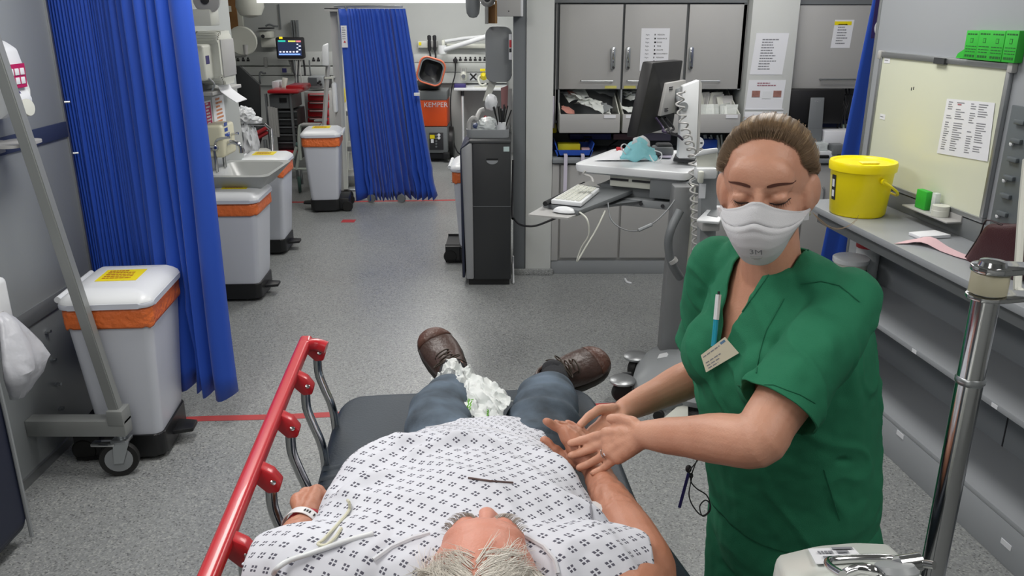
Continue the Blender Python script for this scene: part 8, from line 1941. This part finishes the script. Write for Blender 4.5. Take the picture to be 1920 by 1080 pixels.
# ---------------- small things on and around the patient
WB = mat('wristband_white', '#e2e2e4', .4)
def band(name, c, ax, r, wd_, m, parent, t_=.0012):
    ax = ax.normalized(); x, y = frame_of(ax); bm = B(); R = []
    for o_, rr in ((-wd_/2, r), (-wd_/2, r+t_), (wd_/2, r+t_), (wd_/2, r), (-wd_/2, r)): R.append([c+ax*o_+(x*math.cos(2*PI*k/36)+y*math.sin(2*PI*k/36))*rr for k in range(36)])
    rings(bm, R, caps=False); return obj(name, bm, m, parent, W=True, smooth=50)
wx = (WL2-EL2).normalized(); wc = WL2-wx*.012
wbd = thing('wristband', 'white and red hospital identity wristbands on the patient left wrist', 'wristband', wc)
band('white_band', wc, wx+Vector((.25, 0, .1)), .0345, .019, WB, wbd)
band('red_band', wc+wx*.006+Vector((.004, 0, -.004)), wx+Vector((-.35, 0, .1)), .0350, .010, mat('red_band', '#b02438', .4), wbd)
x, y = frame_of((wx+Vector((.25, 0, .1))).normalized()); a_w = (wx+Vector((.25, 0, .1))).normalized()
bm = B(); c0d = (O-wc).normalized(); c0d = (c0d-a_w*c0d.dot(a_w)).normalized(); s0d = a_w.cross(c0d)
for k in range(9):
    if k in (3, 6): continue
    a = -.55+k*.13; q = [wc+a_w*h_+(c0d*math.cos(a_)+s0d*math.sin(a_))*.0361 for a_, h_ in ((a, -.003), (a+.08, -.003), (a+.08, .004), (a, .004))]; bm.faces.new([bm.verts.new(p) for p in q])
obj('band_print', bm, 'ink', wbd, W=True, smooth=0)
pr_ = thing('pulse_probe', 'finger pulse probe with a cream cable looping over the gown', 'medical sensor', HL[0][3])
obj('probe_clip', tube(B(), [HL[0][2], HL[0][3]], [.0115, .0108], 12), mat('flesh_probe', '#d9a98c', .4), pr_, W=True)
def gp(px, py, off=.006): p = onp(px, py, off); return p if p else PY(px, py, 1.25)
CB = mat('cream_cable', '#cfcdb6', .45)
obj('probe_cable', tube(B(), [HL[0][3], gp(652, 938), gp(655, 955), gp(640, 975), gp(622, 995), gp(606, 1012), gp(596, 1020), gp(610, 1022), gp(628, 1008), gp(640, 990)], .0023, 8, 6), CB, pr_, W=True)
it = thing('infusion_line', 'white infusion tubing looping from the left forearm under the gown', 'tubing', PY(515, 1078, 1.0))
obj('tubing', tube(B(), [PY(508, 1095, 1.0), gp(516, 1070, .012), gp(540, 1052, .010), gp(575, 1040, .008), gp(610, 1028, .006), gp(650, 1014, .004), gp(700, 1000, .004)], .0038, 10, 6), 'white', it, W=True)
obj('connector', tube(B(), [PY(545, 1040, 1.08), PY(552, 1048, 1.08)], .005, 8), 'paper', it, W=True)
cn = thing('cannula', 'green and clear cannula taped at the right elbow crease', 'cannula', PY(1215, 1067, 1.03))
ca, cb_ = PY(1204, 1069, 1.035), PY(1232, 1069, 1.03); ca = ca+(O-ca)*.015; cb_ = cb_+(O-cb_)*.02
obj('green_hub', tube(B(), [ca, ca.lerp(cb_, .55)], .0055, 10), mat('cannula_green', '#4bbf3a', .4), cn, W=True); obj('clear_cap', tube(B(), [ca.lerp(cb_, .55), cb_], .004, 10), 'offw', cn, W=True)
d_ = (ER-SR).normalized()
def on_pat(px, py, off=.002):
    d = ray(px, py).normalized(); h_ = PB.ray_cast(O-PL, d); return (h_[0]+PL+(O-h_[0]-PL).normalized()*off) if h_[0] else PY(px, py, 1.1)
q = [on_pat(1160, 1033), on_pat(1185, 1018), on_pat(1198, 1040), on_pat(1180, 1052)]; obj('clear_dressing', hull(B(), q+[p+(O-p).normalized()*.0012 for p in q]), mat('tape_film', '#d9b3a6', .25, alpha=.8), cn, W=True)
tag(obj('clear_sleeve_fold', crumple('x', (0, 0, 0), (.022, .03, .012), 'white', 4, .3, 3).data, 'white', None, loc=None), 'fold of white plastic sheet between the gown and the right arm', 'sheet')
o = [k for k in bpy.data.objects if k.name == 'x'][0]; bpy.data.objects.remove(o); o = [k for k in bpy.data.objects if k.name.startswith('clear_sleeve_fold')][0]; o.location = PY(1112, 968, 1.215)
# crumpled paper bag with green print on the legs
bg = thing('paper_bag', 'crumpled white pharmacy bag with green print lying on the patient shins', 'bag', PY(885, 755, 1.9))
Q = [PY(830, 702, 2.08), PY(860, 697, 2.10), PY(955, 766, 1.80), PY(945, 796, 1.74), PY(860, 785, 1.77), PY(822, 750, 1.93)]
bm = B(); NUq, NVq = 46, 30; G = []
e0, e1_, e2_, e3 = PY(832, 708, 2.06), PY(862, 697, 2.08), PY(956, 768, 1.80), PY(840, 790, 1.74)
zoff = .0
for j in range(NVq+1):
    r = []
    for i in range(NUq+1):
        u_, v_ = i/NUq, j/NVq
        wv = .42+.58*u_**.7
        P0 = PY(838, 716, 2.08).lerp(PY(945, 796, 1.745), u_); acr = (PY(862, 700, 2.09)-PY(822, 748, 1.95))
        p = P0.lerp(P0+acr*1.0, (v_-.5)*(.9+.25*math.sin(u_*PI)))+Vector((-.01*(1-u_), 0, 0))
        q = Vector((u_*5, v_*3.6, 2)); cz = .030*(1-abs(noise.noise(q))*2.2)+.014*(1-abs(noise.noise(q*2.3))*2)+.006*noise.noise(q*6)
        amp = (1 if u_ < .35 else .62); ed = .010*noise.noise(Vector((u_*9, v_*9, 7)))
        r.append(p+Vector((0, -.45, .9)).normalized()*(cz*amp+.034)+Vector((ed, ed, 0)))
    G.append(r)
rings(bm, G, close=False); pb_ = obj('bag_paper', bm, mat('bag_paper_white', '#dde1e0', .55), bg, W=True, smooth=30); pb_.modifiers.new('t', 'SOLIDIFY').thickness = .002
bm2 = bmesh.new(); bm2.from_mesh(pb_.data); BB = BVHTree.FromBMesh(bm2); bm2.free(); bo = Vector(bg.location)
def onb(px, py, off=.0012):
    d = ray(px, py).normalized(); h_ = BB.ray_cast(O-bo, d); return h_[0]+bo+(O-h_[0]-bo).normalized()*off if h_[0] else PY(px, py, 1.88)
GP = mat('green_print', '#6bb52c', .6)
for a_, b_ in (((880, 748), (876, 768)), ((884, 750), (880, 769)), ((915, 768), (914, 780)), ((878, 752), (888, 749))):
    obj('green_print', tube(B(), [onb(a_[0]+(b_[0]-a_[0])*k/6+(1.2 if k % 2 else -1), a_[1]+(b_[1]-a_[1])*k/6) for k in range(7)], .0016, 4), GP, bg, W=True)
obj('green_corner', hull(B(), [PY(952, 772, 1.79), PY(964, 772, 1.80), PY(960, 784, 1.78), PY(950, 786, 1.76), PY(952, 772, 1.80), PY(964, 772, 1.81), PY(960, 784, 1.79)]), GP, bg, W=True)

for o in bpy.data.objects:
    if o.name.startswith(('printed_', 'handwriting', 'badge_print', 'band_print')): o['kind'] = 'stuff'
